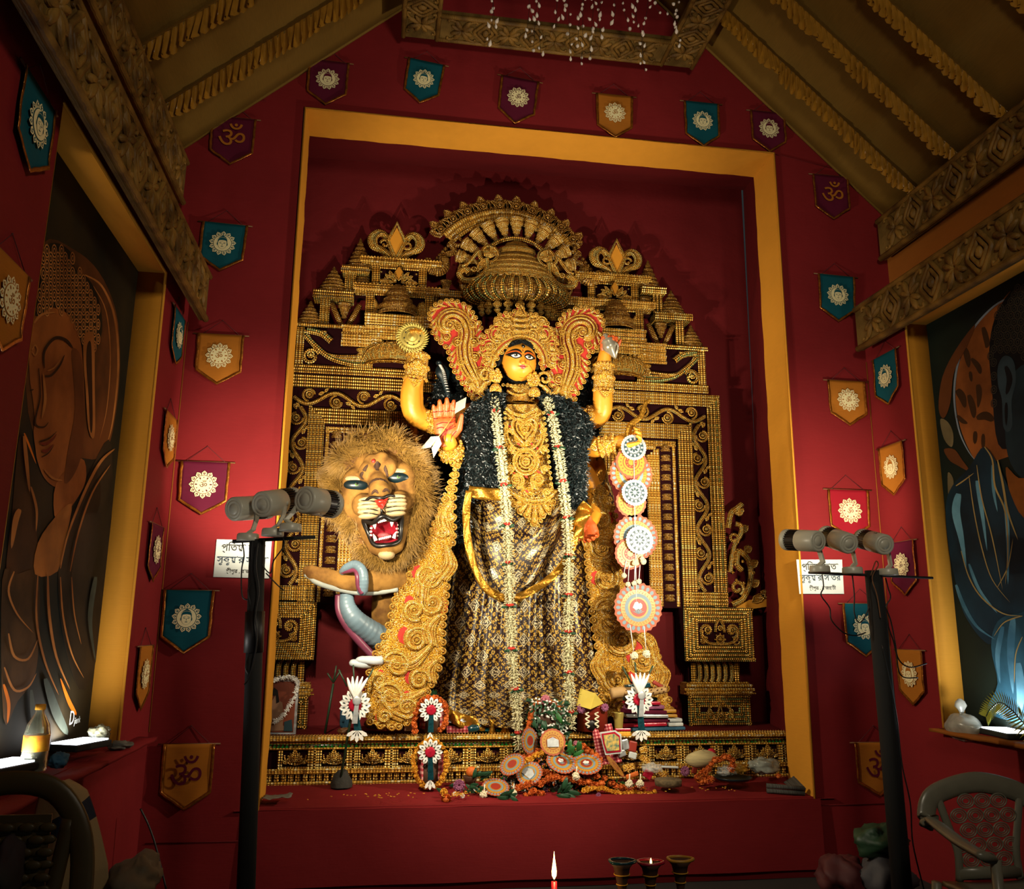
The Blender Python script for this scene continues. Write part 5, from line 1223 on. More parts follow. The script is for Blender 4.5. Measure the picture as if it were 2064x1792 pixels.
# cuffs and armlets
def cuff(x, y, dx, dy, r, L, Y, nm='forearm_cuff', Y2=0):
    c = P(x, y, Y); e = P(x+dx, y+dy, Y+Y2); ax = (e-c).normalized(); ln = (e-c).length
    b = MB(); n = 24; b.lathe(c, ax, [(0, r*.98), (ln*.1, r*1.06), (ln*.9, r*1.02), (ln, r*.96)], n, 1, up=FR)
    u = V(FR)-ax*V(FR).dot(ax); u.normalize(); sd = ax.cross(u)
    for k in (0, .45, .9):
        for j in range(10):
            a = math.pi*j/9; d = sd*math.cos(a)+u*math.sin(a); b.ball(c+ax*ln*k+d*r*1.05, .013 if k != .45 else .018, 7, 5)
    b.ball(c+ax*ln*.5+u*r*1.05, (.04, .035, .02), 10, 6, ax=sd, az=u); b.prism([c-ax*.02+u*r*1.08-sd*.05, c-ax*.075+u*r*1.0, c-ax*.02+u*r*1.08+sd*.05], -u*.02); ip(b, nm, M['gold1'])
cuff(837, 765, 6, -52, .078, .2, 6.0); cuff(1216, 788, 1, -56, .072, .2, 6.01); cuff(912, 918, -6, -22, .078, .1, 5.97, Y2=-.07); cuff(1212, 901, 30, -6, .070, .1, 5.97, Y2=-.05)
cuff(868, 846, 14, 3, .088, .1, 6.12, 'armlet'); cuff(1180, 842, 12, 3, .084, .1, 6.14, 'armlet')
# skirt
YSK = 6.0
rowsS = [(985, 946, 1160), (1020, 938, 1176), (1080, 928, 1182), (1150, 915, 1184), (1230, 905, 1186), (1310, 892, 1196), (1380, 878, 1208), (1420, 872, 1218), (1450, 885, 1214)]
Ls = smooth_path([(r[1], r[0], 0) for r in rowsS], 6); Rs = smooth_path([(r[2], r[0], 0) for r in rowsS], 6)
def skirt(u, v, h=0, fold=1):
    n = len(Ls)-1; k = v*n; i = min(int(k), n-1); f = k-i; l = Ls[i].lerp(Ls[i+1], f); r = Rs[i].lerp(Rs[i+1], f); x = l.x+(r.x-l.x)*u; y = l.y
    fo = fold*(.022*math.sin(u*44+3*noise.noise(V((u*3, v*2, 0))))+.012*math.sin(u*91+v*3))*min(1, max(0, (v-.3)*2.2))
    yc = YSK+.20-.30*math.sin(math.pi*min(max(u, .02), .98))**.6+.06*(1-v)
    if v > .86 and u < .55: y += (v-.86)*170*(u/.55)**1.0*1.0
    return P(x, y, yc-h+fo)
b = MB(); b.grid(lambda u, v: skirt(u, v), 120, 70, (1.05, 1.75)); ip(b, 'brocade_skirt', M['sari'])
b = MB()
def apron(u, v):
    bot = .10+.38*math.sin(math.pi*min(1, u*1.08))**.7*(1-.2*u)+.06*(1-u)
    vv = v*bot; p = skirt(.02+u*.93, vv, .035, 0); return p-V((0, .012*math.sin(v*19+u*5+noise.noise(V((u*4, v*4, 0)))*2), 0))
b.grid(apron, 70, 40, (.95, .9)); ip(b, 'draped_overskirt', M['sari'])
b = MB(); band = [(946, 990), (940, 1030), (942, 1080), (952, 1130), (975, 1180), (1005, 1202), (1040, 1205), (1080, 1186), (1115, 1160), (1140, 1128), (1160, 1085), (1168, 1060)]
def ribbon(pts, w_, Y, nm, m, wob=.01, twist=.0):
    q = smooth_path([P(x, y, Y if not isinstance(Y, (list, tuple)) else Y[i]) for i, (x, y) in enumerate(pts)], 6); b = MB(); vs = []
    for i, p in enumerate(q):
        t = q[min(i+1, len(q)-1)]-q[max(i-1, 0)]; t.normalize(); n = V((-t.z, 0, t.x)); ww = w_*(1+.15*noise.noise(p*9))
        for j in range(5): vs.append(p+n*ww*(j/4-.5)+V((0, -wob*math.sin(j/4*math.pi+i*.7), 0)))
    b.add(vs, [[i*5+j, i*5+j+1, i*5+j+6, i*5+j+5] for i in range(len(q)-1) for j in range(4)]); o = b.build(nm, m, idol, solid=.003); return o
ribbon(band, .052, 5.825, 'gold_border', M['foil'])
ribbon([(944, 990), (965, 994), (990, 996), (1016, 998)], .085, 5.88, 'waist_band', M['foil'])
ribbon([(888, 1425), (905, 1440), (930, 1452), (960, 1458), (985, 1462), (1000, 1470), (1025, 1478), (1045, 1482)], .085, [6.05, 6.0, 5.97, 5.96, 5.97, 5.97, 5.97, 5.97], 'skirt_hem', M['foil'], .03)
ribbon([(1130, 1440), (1160, 1435), (1185, 1425), (1205, 1410)], .06, 6.0, 'skirt_hem', M['foil'], .03)
ribbon([(1160, 1085), (1166, 1060), (1178, 1030), (1186, 1020)], .10, 5.86, 'cloth_over_hip_hand', M['foil'], .03)
b = MB(); mass('side_drape_right', [(900, 1195, 1215), (960, 1190, 1225), (1010, 1185, 1238), (1100, 1180, 1232), (1200, 1188, 1225), (1300, 1195, 1232), (1400, 1205, 1240)], [6.3, 6.3, 6.3, 6.28, 6.28, 6.28, 6.25], .04, M['sari'], 3, .012)
mass('side_drape_left', [(845, 845, 862), (880, 850, 872), (900, 855, 880), (905, 858, 880)], [6.35]*4, .02, M['sari'], 4, .008)
ribbon([(832, 848), (835, 870), (845, 900), (860, 930)], .05, 6.3, 'gold_edge_left', M['foil']); ribbon([(1190, 905), (1200, 940), (1208, 975), (1212, 1000)], .13, 6.24, 'gold_drape_right', M['foil'], .03)
mass('side_drape_lower_left', [(1080, 905, 930), (1130, 895, 925), (1200, 893, 915), (1205, 893, 912)], [6.3]*4, .03, M['sari'], 7, .012)
# tall gold side panels
def sidepanel(L, R_, Y, name, scrolls, lean=0):
    pts = L+R_[::-1]; b = MB(); qq = plate(b, pts, Y, .03, 4); base = ip(b, name, M['gold1'])
    b = MB(); Yw = Y-.005; edge_balls(b, qq, Yw, 7, 13); edge_balls(b, [((p[0]-sum(q[0] for q in qq)/len(qq))*.93+sum(q[0] for q in qq)/len(qq), p[1]) for p in qq], Yw, 3.5, 9)
    for (x, y, r, a, hd, tl) in scrolls:
        for k, w_ in ((0, 8), (-7, 5), (-12, 4), (6, 4)):
            if r+k > 4: mp_(b, sprl(x, y, r+k, math.radians(a), 1.15, hd, 18, .62), w_, Yw, 5, dy=.008 if k == 0 else 0)
        rosp(b, x, y, r*.3, Yw-.012)
        if tl:
            for off, w_ in ((0, 10), (-8, 5), (8, 5), (-13, 4), (13, 4)):
                p0 = (x+r*math.cos(math.radians(a)), y+r*math.sin(math.radians(a))); m1 = ((p0[0]+tl[0])/2+(tl[1]-p0[1])*.22*hd*-1, (p0[1]+tl[1])/2+(tl[0]-p0[0])*.22*hd)
                n_ = math.atan2(tl[1]-p0[1], tl[0]-p0[0])+math.pi/2; k2 = .25
                mp_(b, [(p0[0]+off*math.cos(n_), p0[1]+off*math.sin(n_)), (m1[0]+off*math.cos(n_), m1[1]+off*math.sin(n_)), (tl[0]+off*k2*math.cos(n_), tl[1]+off*k2*math.sin(n_))], w_, Yw, 5, sm=6, dy=.004)
    ip(b, 'panel_scrollwork', M['gold2'], base)
    for (x, y, r, a, hd, tl) in scrolls:
        b = MB()
        t = math.radians(a)+math.pi; c = (x+r*.9*math.cos(t), y+r*.9*math.sin(t))
        b.prism([P(c[0]+r*.45*math.cos(q), c[1]+r*.6*math.sin(q), Yw+.002) for q in [j*math.pi/4 for j in range(8)]], (0, .002, 0))
        ip(b, 'panel_inlay', M['redfelt'], base)
LP = [(921, 936), (905, 985), (888, 1026), (876, 1055), (850, 1119), (827, 1145), (821, 1174), (801, 1197), (792, 1223), (783, 1261), (763, 1304), (751, 1333), (738, 1380), (735, 1420), (745, 1455), (790, 1466)]
RP = [(921, 946), (914, 1003), (914, 1080), (905, 1130), (900, 1200), (893, 1260), (890, 1330), (862, 1395), (838, 1440), (815, 1460)]
sidepanel(LP, RP, 5.84, 'gold_side_panel', [(905, 1040, 9, 0, 1, None), (892, 1075, 13, 20, -1, (910, 1010)), (862, 1160, 26, 20, 1, (900, 1100)), (872, 1215, 24, 200, -1, (890, 1150)), (835, 1230, 22, 60, 1, None), (840, 1290, 30, 20, -1, (885, 1240)), (800, 1340, 28, 200, 1, (870, 1300)), (845, 1370, 22, 10, -1, (880, 1330)), (785, 1405, 30, 210, 1, (860, 1390)), (775, 1445, 14, 0, -1, None), (820, 1425, 22, 90, -1, (770, 1380)), (765, 1370, 14, 100, 1, None)])
LP2 = [(1196, 1000), (1186, 1060), (1183, 1120), (1188, 1180), (1195, 1250), (1206, 1320), (1212, 1390), (1222, 1440)]
RP2 = [(1215, 985), (1240, 1040), (1248, 1120), (1262, 1200), (1290, 1260), (1318, 1300), (1334, 1350), (1346, 1400), (1352, 1440), (1325, 1462)]
sidepanel(LP2, RP2, 6.12, 'gold_side_panel', [(1212, 1050, 20, 160, 1, (1205, 1000)), (1215, 1105, 24, 180, -1, (1200, 1060)), (1222, 1165, 24, 0, 1, (1195, 1130)), (1225, 1230, 26, 180, 1, (1250, 1180)), (1255, 1290, 32, 200, -1, (1210, 1250)), (1295, 1330, 26, 20, 1, (1260, 1270)), (1245, 1370, 28, 180, -1, (1215, 1310)), (1300, 1390, 28, 0, 1, (1320, 1330)), (1255, 1425, 18, 180, 1, None), (1325, 1430, 16, 0, 1, None)])
# held things
def held(name, label, cat, base): return thing(name, base, label, cat)
t = held('discus', 'round gold discus with toothed rim held up in the idol raised hand on the left', 'discus', P(831, 712, 5.90))
b = MB(); c = P(831, 680, 5.90); R_ = .108
b.lathe(c, FR, [(-.004, 0), (-.004, R_), (.004, R_), (.008, R_*.8), (.005, R_*.74), (.010, R_*.70), (.006, R_*.5), (.012, R_*.46), (.008, R_*.3), (.014, R_*.26), (.012, R_*.12), (.020, R_*.08), (.020, 0)], 40, 1, up=(0, 0, 1)); b.build('disc_plate', M['brass'], t)
b = MB()
for j in range(34):
    a = 2*math.pi*j/34; e = a+.17; p = lambda r, q: c+V((r*math.cos(q), -.008, r*math.sin(q)))
    b.tube([p(R_*.82, a), p(R_*.98, a+.06), p(R_*1.13, e)], [.006, .006, .003], 6)
for r_ in (.62, .38): b.tube([c+V((R_*r_*math.cos(q), -.012, R_*r_*math.sin(q))) for q in [j*math.pi/12 for j in range(24)]], .003, 5, closed=True)
b.build('toothed_rim', M['brass'], t)
b = MB()
for j in range(8): a = j*math.pi/4+.2; b.ball(c+V((R_*.55*math.cos(a), -.010, R_*.55*math.sin(a))), .006, 6, 4)
b.build('dark_studs', M['ink'], t)
t = held('conch_shell', 'silver conch shell held in the idol raised hand on the right', 'conch', P(1232, 720, 5.9))
b = MB(); c = P(1218, 672, 5.90); e = P(1240, 722, 5.90); ax = (e-c); L = ax.length
b.lathe(c, ax, [(0, .002), (L*.06, .022), (L*.1, .018), (L*.16, .032), (L*.2, .027), (L*.28, .05), (L*.34, .044), (L*.5, .058), (L*.62, .052), (L*.8, .028), (L*.95, .014), (L*1.0, .004)], 20); b.tube(smooth_path([c+ax*.35+V((.03, -.03, 0)), c+ax*.55+V((.045, -.05, 0)), c+ax*.8+V((.02, -.035, 0)), e], 5), [.008]*16, 8); b.build('shell', M['steel'], t)
t = held('arrow', 'metal arrow with a diamond head and flat feathered tail held across the open palm', 'arrow', P(880, 905, 5.76))
b = MB(); a, e = P(872, 898, 5.77), P(921, 828, 5.77); b.tube([a, e], .004, 6); b.build('shaft', M['brass'], t)
d = (e-a).normalized(); sd = V((d.z, 0, -d.x)); b = MB(); b.prism([e-d*.03, e+d*.045-sd*.038+d*.0, e+d*.12, e+d*.05+sd*.034], (0, -.006, 0)); b.prism([e, e+d*.045-sd*.02, e+d*.09, e+d*.045+sd*.02], (0, -.010, 0)); b.build('arrowhead', M['steel'], t)
b = MB()
for q in (-1, 1): b.prism([a+d*.08, a+d*.045+sd*.045*q, a-d*.07+sd*.055*q, a-d*.02+sd*.004*q], (0, -.005, 0))
b.build('tail_fins', M['steel'], t)
t = held('gold_bow_tip', 'curved gold bow end rising from the idol lower right hand', 'bow', P(1268, 880, 5.84))
b = MB(); q = smooth_path([P(x, y, 5.86) for x, y in ((1262, 895), (1268, 865), (1276, 852), (1290, 842), (1296, 830), (1302, 812), (1312, 806))], 5); b.tube(q, [.026*(1-.5*i/len(q)) for i in range(len(q))], 10, up=FR, flat=.35); b.build('bow_limb', M['foil'], t)
t = held('cobra_figure', 'dark blue hooded snake with white banded throat rising behind the idol shoulder', 'snake', P(898, 790, 6.18))
b = MB(); M['snake'] = plain('dark_blue_snake_paint', '#10242c', rough=.4, var=.3)
sn = smooth_path([P(x, y, 6.2) for x, y in ((905, 800), (898, 775), (894, 755), (888, 742), (884, 736))], 5); rs = [.02, .02, .02, .02, .022, .024, .028, .033, .038, .044, .05, .054, .056, .054, .05, .046, .042, .036, .03, .02, .01]; b.tube(sn, [rs[min(i, 20)] for i in range(len(sn))], 12, up=FR, flat=.5); b.ball(sn[-1]+V((0, -.02, .01)), (.024, .035, .018), 10, 7); b.build('hood_and_body', M['snake'], t)
b = MB()
for i in range(2, len(sn)-3): b.tube([sn[i]+V((-.010, -.028-rs[min(i, 20)]*.2, 0)), sn[i]+V((0, -.034-rs[min(i, 20)]*.2, 0)), sn[i]+V((.012, -.028-rs[min(i, 20)]*.2, 0))], .0045, 5)
b.build('throat_bands', M['eyewhite'], t)
# white flower garland
M['jasmine'] = plain('white_tuberose_petals', '#d6cfa4', rough=.6, var=.2, scale=40)
M['leafd'] = plain('dark_green_leaf', '#1c4a2c', rough=.5, var=.4, scale=30)
gt = thing('flower_garland', P(1095, 1500, 5.85), 'long white tuberose garland hanging in two strands from the idol neck over the plinth', 'garland')
def strand(pts, nm, seed, ties=9, R0=.045):
    rnd = random.Random(seed); q = smooth_path([P(x, y, Y) for x, y, Y in pts], 10); b, bt, bg = MB(), MB(), MB(); L = [0]
    for i in range(1, len(q)): L.append(L[-1]+(q[i]-q[i-1]).length)
    tot = L[-1]; n = int(tot/.019); ti = {int(n*(j+.6)/ties) for j in range(ties)}
    def at(s_):
        i = next((i for i in range(1, len(L)) if L[i] >= s_), len(L)-1); f = (s_-L[i-1])/max(1e-6, L[i]-L[i-1]); return q[i-1].lerp(q[i], f), (q[i]-q[i-1]).normalized()
    b.tube(q, .014, 6)
    for i in range(n):
        p, t_ = at(tot*i/n); u = t_.orthogonal().normalized(); w_ = t_.cross(u)
        if i in ti:
            bt.tube([p-t_*.010, p, p+t_*.010], [.022, .030, .022], 10)
            for j in range(5):
                a = rnd.random()*6.3; d = u*math.cos(a)+w_*math.sin(a); bg.ball(p+d*.035+t_*.012, (.026, .004, .010), 6, 4, ax=d, az=t_)
            continue
        for j in range(13):
            a = 2*math.pi*(j+.5*(i % 2))/13+rnd.uniform(-.2, .2); d = (u*math.cos(a)+w_*math.sin(a)+t_*rnd.uniform(-.5, .9)).normalized(); rr_ = R0*rnd.uniform(.85, 1.15)
            s1 = d.cross(t_).normalized()*.0052; s2 = d.cross(s1).normalized()*.0045; a0, a1, a2 = p+d*.012, p+d*rr_*.75, p+d*rr_
            o = len(b.v); b.add([a0+s1*.4, a0-s1*.4, a1+s1, a1+s2, a1-s1, a1-s2, a2+s1*.3], [[0, 2, 3, 1], [1, 3, 4, 0], [0, 4, 5, 2], [2, 6, 3], [3, 6, 4], [4, 6, 5], [5, 6, 2]])
    b.build(nm, M['jasmine'], gt); bt.build('red_tie', M['redfelt'], gt); bg.build('green_sprig', M['leafd'], gt)
strand([(995, 800, 5.96), (1000, 840, 5.86), (1007, 900, 5.83), (1014, 960, 5.83), (1022, 1050, 5.80), (1026, 1150, 5.77), (1029, 1250, 5.78), (1034, 1340, 5.80), (1041, 1420, 5.84), (1045, 1480, 5.86), (1047, 1512, 5.86)], 'garland_strand', 1)
strand([(1102, 803, 5.96), (1114, 845, 5.87), (1124, 900, 5.84), (1134, 970, 5.83), (1142, 1040, 5.80), (1146, 1120, 5.78), (1146, 1220, 5.78), (1145, 1320, 5.80), (1148, 1400, 5.84), (1150, 1470, 5.86)], 'garland_strand', 2)
# ---------------- lion and elephant figures ----------------
M['tawny'] = plain('tawny_painted_fur', '#8f6830', rough=.85, var=.4, scale=9, spec=.2, col2='#583a18', bump=.5, bscale=180, bdist=.003)
M['mane'] = plain('tan_mane_fibre', '#94702f', rough=.6, var=.35, scale=12)
M['manebase'] = plain('brown_mane_base', '#7a5224', rough=.9, var=.4, scale=25, bump=1, bscale=80, bdist=.01)
M['muzzle'] = plain('cream_muzzle_paint', '#b39c72', rough=.6, var=.15)
M['pink'] = plain('pink_inner_ear', '#b04a50', rough=.6, var=.2)
M['gum'] = plain('red_mouth_paint', '#a32232', rough=.3, var=.3, scale=30)
M['blackp'] = plain('black_lip_paint', '#14110f', rough=.35)
M['nose'] = plain('glossy_red_nose', '#b02a1e', rough=.2, var=.4, scale=30)
M['tealp'] = plain('dark_teal_eye_rim', '#0a1e24', rough=.35, var=.3)
M['green'] = plain('green_glass_eye', '#6f9a5a', rough=.08, var=.4, scale=60)
M['trunk'] = plain('grey_blue_elephant_paint', '#6b8290', rough=.4, var=.35, scale=5)
M['trunkpink'] = plain('pink_trunk_underside', '#6e3048', rough=.4, var=.25)
YLn = 5.92
def LQ(x, y, h=0): return P(560+x/3.445, 840+y/3.445, YLn)-V((0, h, 0))
lion = thing('lion_figure', P(770, 1300, YLn+.1), 'roaring lion figure with shaggy tan mane and raised foreleg beside the idol', 'lion statue')
b = MB()
def bl_(x, y, h, r, **k): b.ball(LQ(x, y, h), r, 16, 12, **k)
up_ = V((.19, 0, .98))
bl_(700, 470, .02, (.235, .17, .26), az=up_); bl_(695, 370, .06, (.17, .14, .13), az=up_)
bl_(540, 500, .10, (.10, .10, .13)); bl_(870, 460, .10, (.10, .10, .13)); bl_(540, 600, .06, (.10, .12, .16)); bl_(890, 580, .06, (.10, .12, .16))
for x, y in ((620, 415), (765, 385)): bl_(x, y, .20, (.055, .05, .07))
for x, y in ((655, 360), (720, 345)): bl_(x, y, .18, (.06, .04, .07))
b.tube([LQ(680, 420, .16), LQ(695, 500, .235), LQ(708, 570, .285), LQ(716, 625, .31)], [.06, .066, .072, .06], 16)
for x, y in ((665, 575), (755, 555)): bl_(x, y, .275, (.035, .03, .03))
for x, y in ((600, 640), (840, 620)): bl_(x, y, .19, (.08, .09, .08))
b.tube([LQ(560, 640, .06), LQ(610, 800, .12), LQ(680, 930, .19), LQ(745, 955, .22), LQ(820, 920, .19), LQ(860, 780, .13), LQ(900, 640, .06)], [.07, .05, .048, .055, .048, .05, .07], 14)
bl_(752, 955, .235, (.055, .05, .045)); bl_(752, 800, -.02, (.12, .06, .16))
headob = remesh(b.build('head', M['tawny'], lion), .010, 5)
for sx, cx_, cy2 in ((-1, 645, 672), (1, 800, 655)):
    b = MB()
    for k in range(5): b.ball(LQ(cx_+sx*(10-0*k), cy2-52+27*k, .33-.018*abs(k-2)), (.078-.004*abs(k-2), .05, .021), 14, 8, ax=V((1, 0, .12)) if sx > 0 else V((1, 0, .25)), az=(V((-.1, 0, 1))))
    b.ball(LQ(cx_, cy2, .30), (.082, .055, .07), 14, 10); b.build('muzzle_pad', M['muzzle'], lion)
b = MB(); b.ball(LQ(752, 978, .235), (.056, .055, .035), 12, 8); b.build('chin_tuft', M['muzzle'], lion)
b = MB()
for sx, cx_, cy2 in ((-1, 640, 672), (1, 805, 655)):
    for k in range(4): b.tube(smooth_path([LQ(cx_-sx*55, cy2-34+27*k+6, .345), LQ(cx_, cy2-36+27*k, .375-.01*abs(k-1.5)), LQ(cx_+sx*58, cy2-42+27*k, .335)], 5), [.002, .004, .0045, .004, .003, .003, .003, .004, .004, .003, .002], 5)
b.tube(smooth_path([LQ(615, 630, .33), LQ(655, 612, .36), LQ(716, 622, .385), LQ(770, 600, .36), LQ(810, 605, .33)], 5), .010, 8)
b.tube([LQ(718, 690, .385), LQ(720, 730, .36)], .007, 6)
b.tube(smooth_path([LQ(600, 750, .25), LQ(660, 775, .30), LQ(722, 735, .345), LQ(790, 755, .31), LQ(850, 720, .26), LQ(850, 800, .22), LQ(835, 885, .235), LQ(760, 918, .27), LQ(672, 912, .25), LQ(630, 830, .22)], 5, True), .016, 10, closed=True); b.build('black_lips', M['blackp'], lion)
b = MB(); b.prism([LQ(672, 632, .375), LQ(718, 640, .39), LQ(762, 618, .375), LQ(735, 680, .39), LQ(722, 695, .39), (LQ(700, 680, .39))], (0, .03, 0)); b.ball(LQ(716, 645, .375), (.038, .025, .018), 12, 8); b.build('nose', M['nose'], lion)
b = MB(); pts = [LQ(640, 790, .24), LQ(722, 745, .30), LQ(825, 770, .24), LQ(825, 860, .22), (LQ(755, 900, .25)), LQ(675, 895, .24)]
b.grid(lambda u, v: LQ(645+(180)*u, 760+140*v, .25-.14*math.sin(math.pi*u)*math.sin(math.pi*v)), 14, 14); b.build('mouth_cavity', M['gum'], lion)
b = MB(); b.ball(LQ(738, 850, .22), (.045, .05, .022), 12, 8); b.ball(LQ(738, 868, .25), (.035, .03, .014), 12, 8); b.build('tongue', M['pink'], lion)
for nm, pts_ in (('fang', [(672, 775, .30, 676, 815, .014), (788, 755, .30, 786, 800, .014), (682, 888, .27, 664, 842, .013), (800, 872, .27, 812, 830, .013)]),):
    for (x, y, h, x2, y2, r) in pts_: b = MB(); d = LQ(x2, y2, h)-LQ(x, y, h); b.lathe(LQ(x, y, h), d, [(0, r), (d.length*.5, r*.8), (d.length*.9, r*.25), (d.length, .001)], 10); b.build(nm, M['eyewhite'], lion)
for i in range(7):
    b = MB(); b.ball(LQ(700+12*i, 768-3.4*i, .315), (.0062, .006, .011), 8, 6); b.build('tooth', M['eyewhite'], lion)
    b = MB(); b.ball(LQ(705+12*i, 878-3*i, .275), (.0062, .006, .009), 8, 6); b.build('tooth', M['eyewhite'], lion)
for sx, x0, y0 in ((-1, 650, 800), (1, 822, 780)):
    for k in range(4): b = MB(); b.ball(LQ(x0+sx*(3-abs(k-1.5)*2), y0+24*k, .235), (.010, .008, .009), 8, 6); b.build('tooth', M['eyewhite'], lion)
for (x, y, tl) in ((548, 503, .25), (830, 452, -.08)):
    c = LQ(x, y, .175 if x < 700 else .175); ax = V((1, 0, -tl*.5))
    b = MB(); b.ball(c+V((0, .012, .038)), (.080, .035, .030), 14, 8, ax=ax, az=V((tl*.3, 0, 1))); b.build('pale_brow', M['muzzle'], lion)
    b = MB(); b.ball(c, (.084, .036, .040), 16, 10, ax=ax, az=V((0, 0, 1))); b.build('eye_rim', M['tealp'], lion)
    b = MB(); b.ball(c+V((.004, -.024, 0)), (.016, .018, .013), 12, 8); b.build('eyeball', M['green'], lion)
    b = MB(); b.ball(c+V((.006, -.042, .002)), (.008, .006, .009), 8, 6); b.build('pupil', M['blackp'], lion)
b = MB()
for pts_ in (((600, 425, .215), (585, 450, .20), (600, 470, .2)), ((745, 385, .22), (752, 430, .2), (740, 470, .20)), ((690, 350, .225), (688, 400, .215), (692, 440, .2)), ((625, 380, .22), (605, 420, .22)), ((655, 590, .31), (680, 570, .32), (700, 590, .325)), ((725, 580, .33), (750, 560, .32), (780, 575, .30)), ((640, 545, .24), (690, 505, .26), (760, 530, .25))):
    b.tube(smooth_path([LQ(p[0], p[1], p[2]+.022) for p in pts_], 5), [.003, .006, .009, .010, .011, .011, .010, .009, .007, .005, .003], 6)
fo = b.build('dark_fold_paint', plain('brown_fold_paint', '#3a200c', rough=.8), lion); sw = fo.modifiers.new('on_skin', 'SHRINKWRAP'); sw.target = headob; sw.wrap_mode = 'ABOVE_SURFACE'; sw.offset = .004
b = MB(); b.ball(LQ(665, 350, .225), (.014, .006, .014), 8, 6); b.build('red_forehead_mark', M['redline'], lion)
for (x, y) in ((385, 425), (962, 345)):
    b = MB(); b.ball(LQ(x, y, .06), (.045, .03, .052), 12, 8); b.build('ear', M['tawny'], lion)
    b = MB(); b.ball(LQ(x+(0 if x < 700 else 0), y, .085), (.028, .02, .038), 10, 8); b.build('inner_ear', M['pink'], lion)
mo = [(500, 160), (620, 110), (760, 105), (900, 150), (1000, 240), (1050, 360), (1070, 520), (1085, 640), (1060, 780), (1000, 900), (930, 980), (840, 1030), (720, 1050), (610, 1010), (540, 940), (470, 850), (420, 740), (340, 640), (315, 500), (330, 380), (370, 280), (430, 210)]
mi_ = [(600, 300), (640, 265), (720, 250), (800, 270), (860, 320), (900, 380), (930, 470), (925, 560), (900, 650), (880, 760), (860, 880), (820, 940), (750, 985), (690, 950), (640, 900), (600, 820), (560, 740), (480, 650), (460, 560), (460, 470), (500, 390), (545, 340)]
so, si = smooth_path([(x, y, 0) for x, y in mo], 4, True), smooth_path([(x, y, 0) for x, y in mi_], 4, True)
b = MB(); n_ = len(so)
def mf(u, v):
    i = int(u*n_) % n_; a, c = so[i], si[i]; x, y = a.x*(1-v)+c.x*v, a.y*(1-v)+c.y*v; p = LQ(x, y, .0+.15*math.sin(math.pi*min(1, v*.75+.05))); return p+V((0, -.02*noise.noise(p*20), 0))
b.grid(mf, n_, 8); b.grid(lambda u, v: LQ(so[int(u*n_) % n_].x*(1-v)+700*v, so[int(u*n_) % n_].y*(1-v)+560*v, -.02-.10*v), n_, 5); b.build('mane_base', M['manebase'], lion)
rd = random.Random(4); b = MB(); b.smooth = False
for q in range(11500):
    u = rd.random(); v = rd.random()**.8; i = int(u*n_) % n_; a, c = so[i], si[i]; x, y = a.x*(1-v)+c.x*v, a.y*(1-v)+c.y*v
    p = LQ(x, y, .0+.15*math.sin(math.pi*min(1, v*.75+.05))); o = V((x-700, 0, -(y-520))).normalized()
    nz3 = V((noise.noise(p*6), noise.noise(p*6+V((9, 0, 0))), noise.noise(p*6+V((0, 9, 0)))))
    d = (o*.55+V((0, -.75 if v > .2 else -.25, -.25))+nz3*1.5+V((rd.uniform(-.35, .35), rd.uniform(-.2, .2), rd.uniform(-.35, .35)))).normalized(); L = rd.uniform(.05, .11); pp = p; w_ = .0016; s_ = d.cross(V((0, 1, .1))).normalized()*w_
    vs = [pp-s_, pp+s_]
    for k in range(3):
        d = (d+V((rd.uniform(-.5, .5), rd.uniform(-.2, .4), rd.uniform(-.55, .35)))*.6).normalized(); pp = pp+d*L/3; f = (.9, .7, .15)[k]; vs += [pp-s_*f, pp+s_*f]
    b.add(vs, [[0, 1, 3, 2], [2, 3, 5, 4], [4, 5, 7, 6]])
o_ = b.build('mane', M['mane'], lion); o_['kind'] = 'stuff'
b = MB(); pth = smooth_path([LQ(215, 1075, .10), LQ(280, 1105, .12), (LQ(440, 1150, .12)), LQ(620, 1150, .10), LQ(800, 1130, .04), LQ(980, 1120, -.08)], 5)
b.tube(pth, [.034, .04, .045, .05, .052, .052, .052, .054, .056, .058, .06, .064, .068, .072, .078, .082, .086, .088, .09, .09, .09, .09, .09, .09, .09, .09], 16)
b.ball(pth[0], .036, 10, 8); b.tube(smooth_path([LQ(230, 1050, .12), LQ(300, 1075, .14), LQ(420, 1110, .14)], 5), [.02]*6+[.03]*6, 10); b.tube(smooth_path([LQ(220, 1095, .13), LQ(330, 1150, .15), LQ(520, 1190, .15), LQ(700, 1190, .13)], 5), [.022]*8+[.032]*9, 10)
remesh(b.build('foreleg', M['tawny'], lion), .009, 5)
b = MB(); b.tube(smooth_path([LQ(200, 1105, .12), LQ(300, 1165, .15), LQ(450, 1208, .15), LQ(620, 1228, .13), LQ(830, 1205, .09)], 6), [.012]*4+[.02]*18+[.016]*3, 10); b.build('grey_underside', plain('grey_white_underfur', '#9aa09a', rough=.7, var=.3), lion)
b = MB(); b.tube([LQ(745, 1240, -.05), LQ(735, 1380, -.05), LQ(720, 1500, -.06)], [.09, .085, .06], 14); b.build('standing_leg', M['tawny'], lion)
b = MB(); b.tube(smooth_path([LQ(860, 1000, -.15), LQ(900, 1150, -.2), LQ(850, 1400, -.22), LQ(860, 1640, -.2)], 4), [.16]*13, 14); b.build('body', M['tawny'], lion)
ele = thing('elephant_trunk', P(770, 1330, YLn), 'grey elephant trunk with pink underside and pale tusk, curling round the lion foreleg', 'elephant trunk statue')
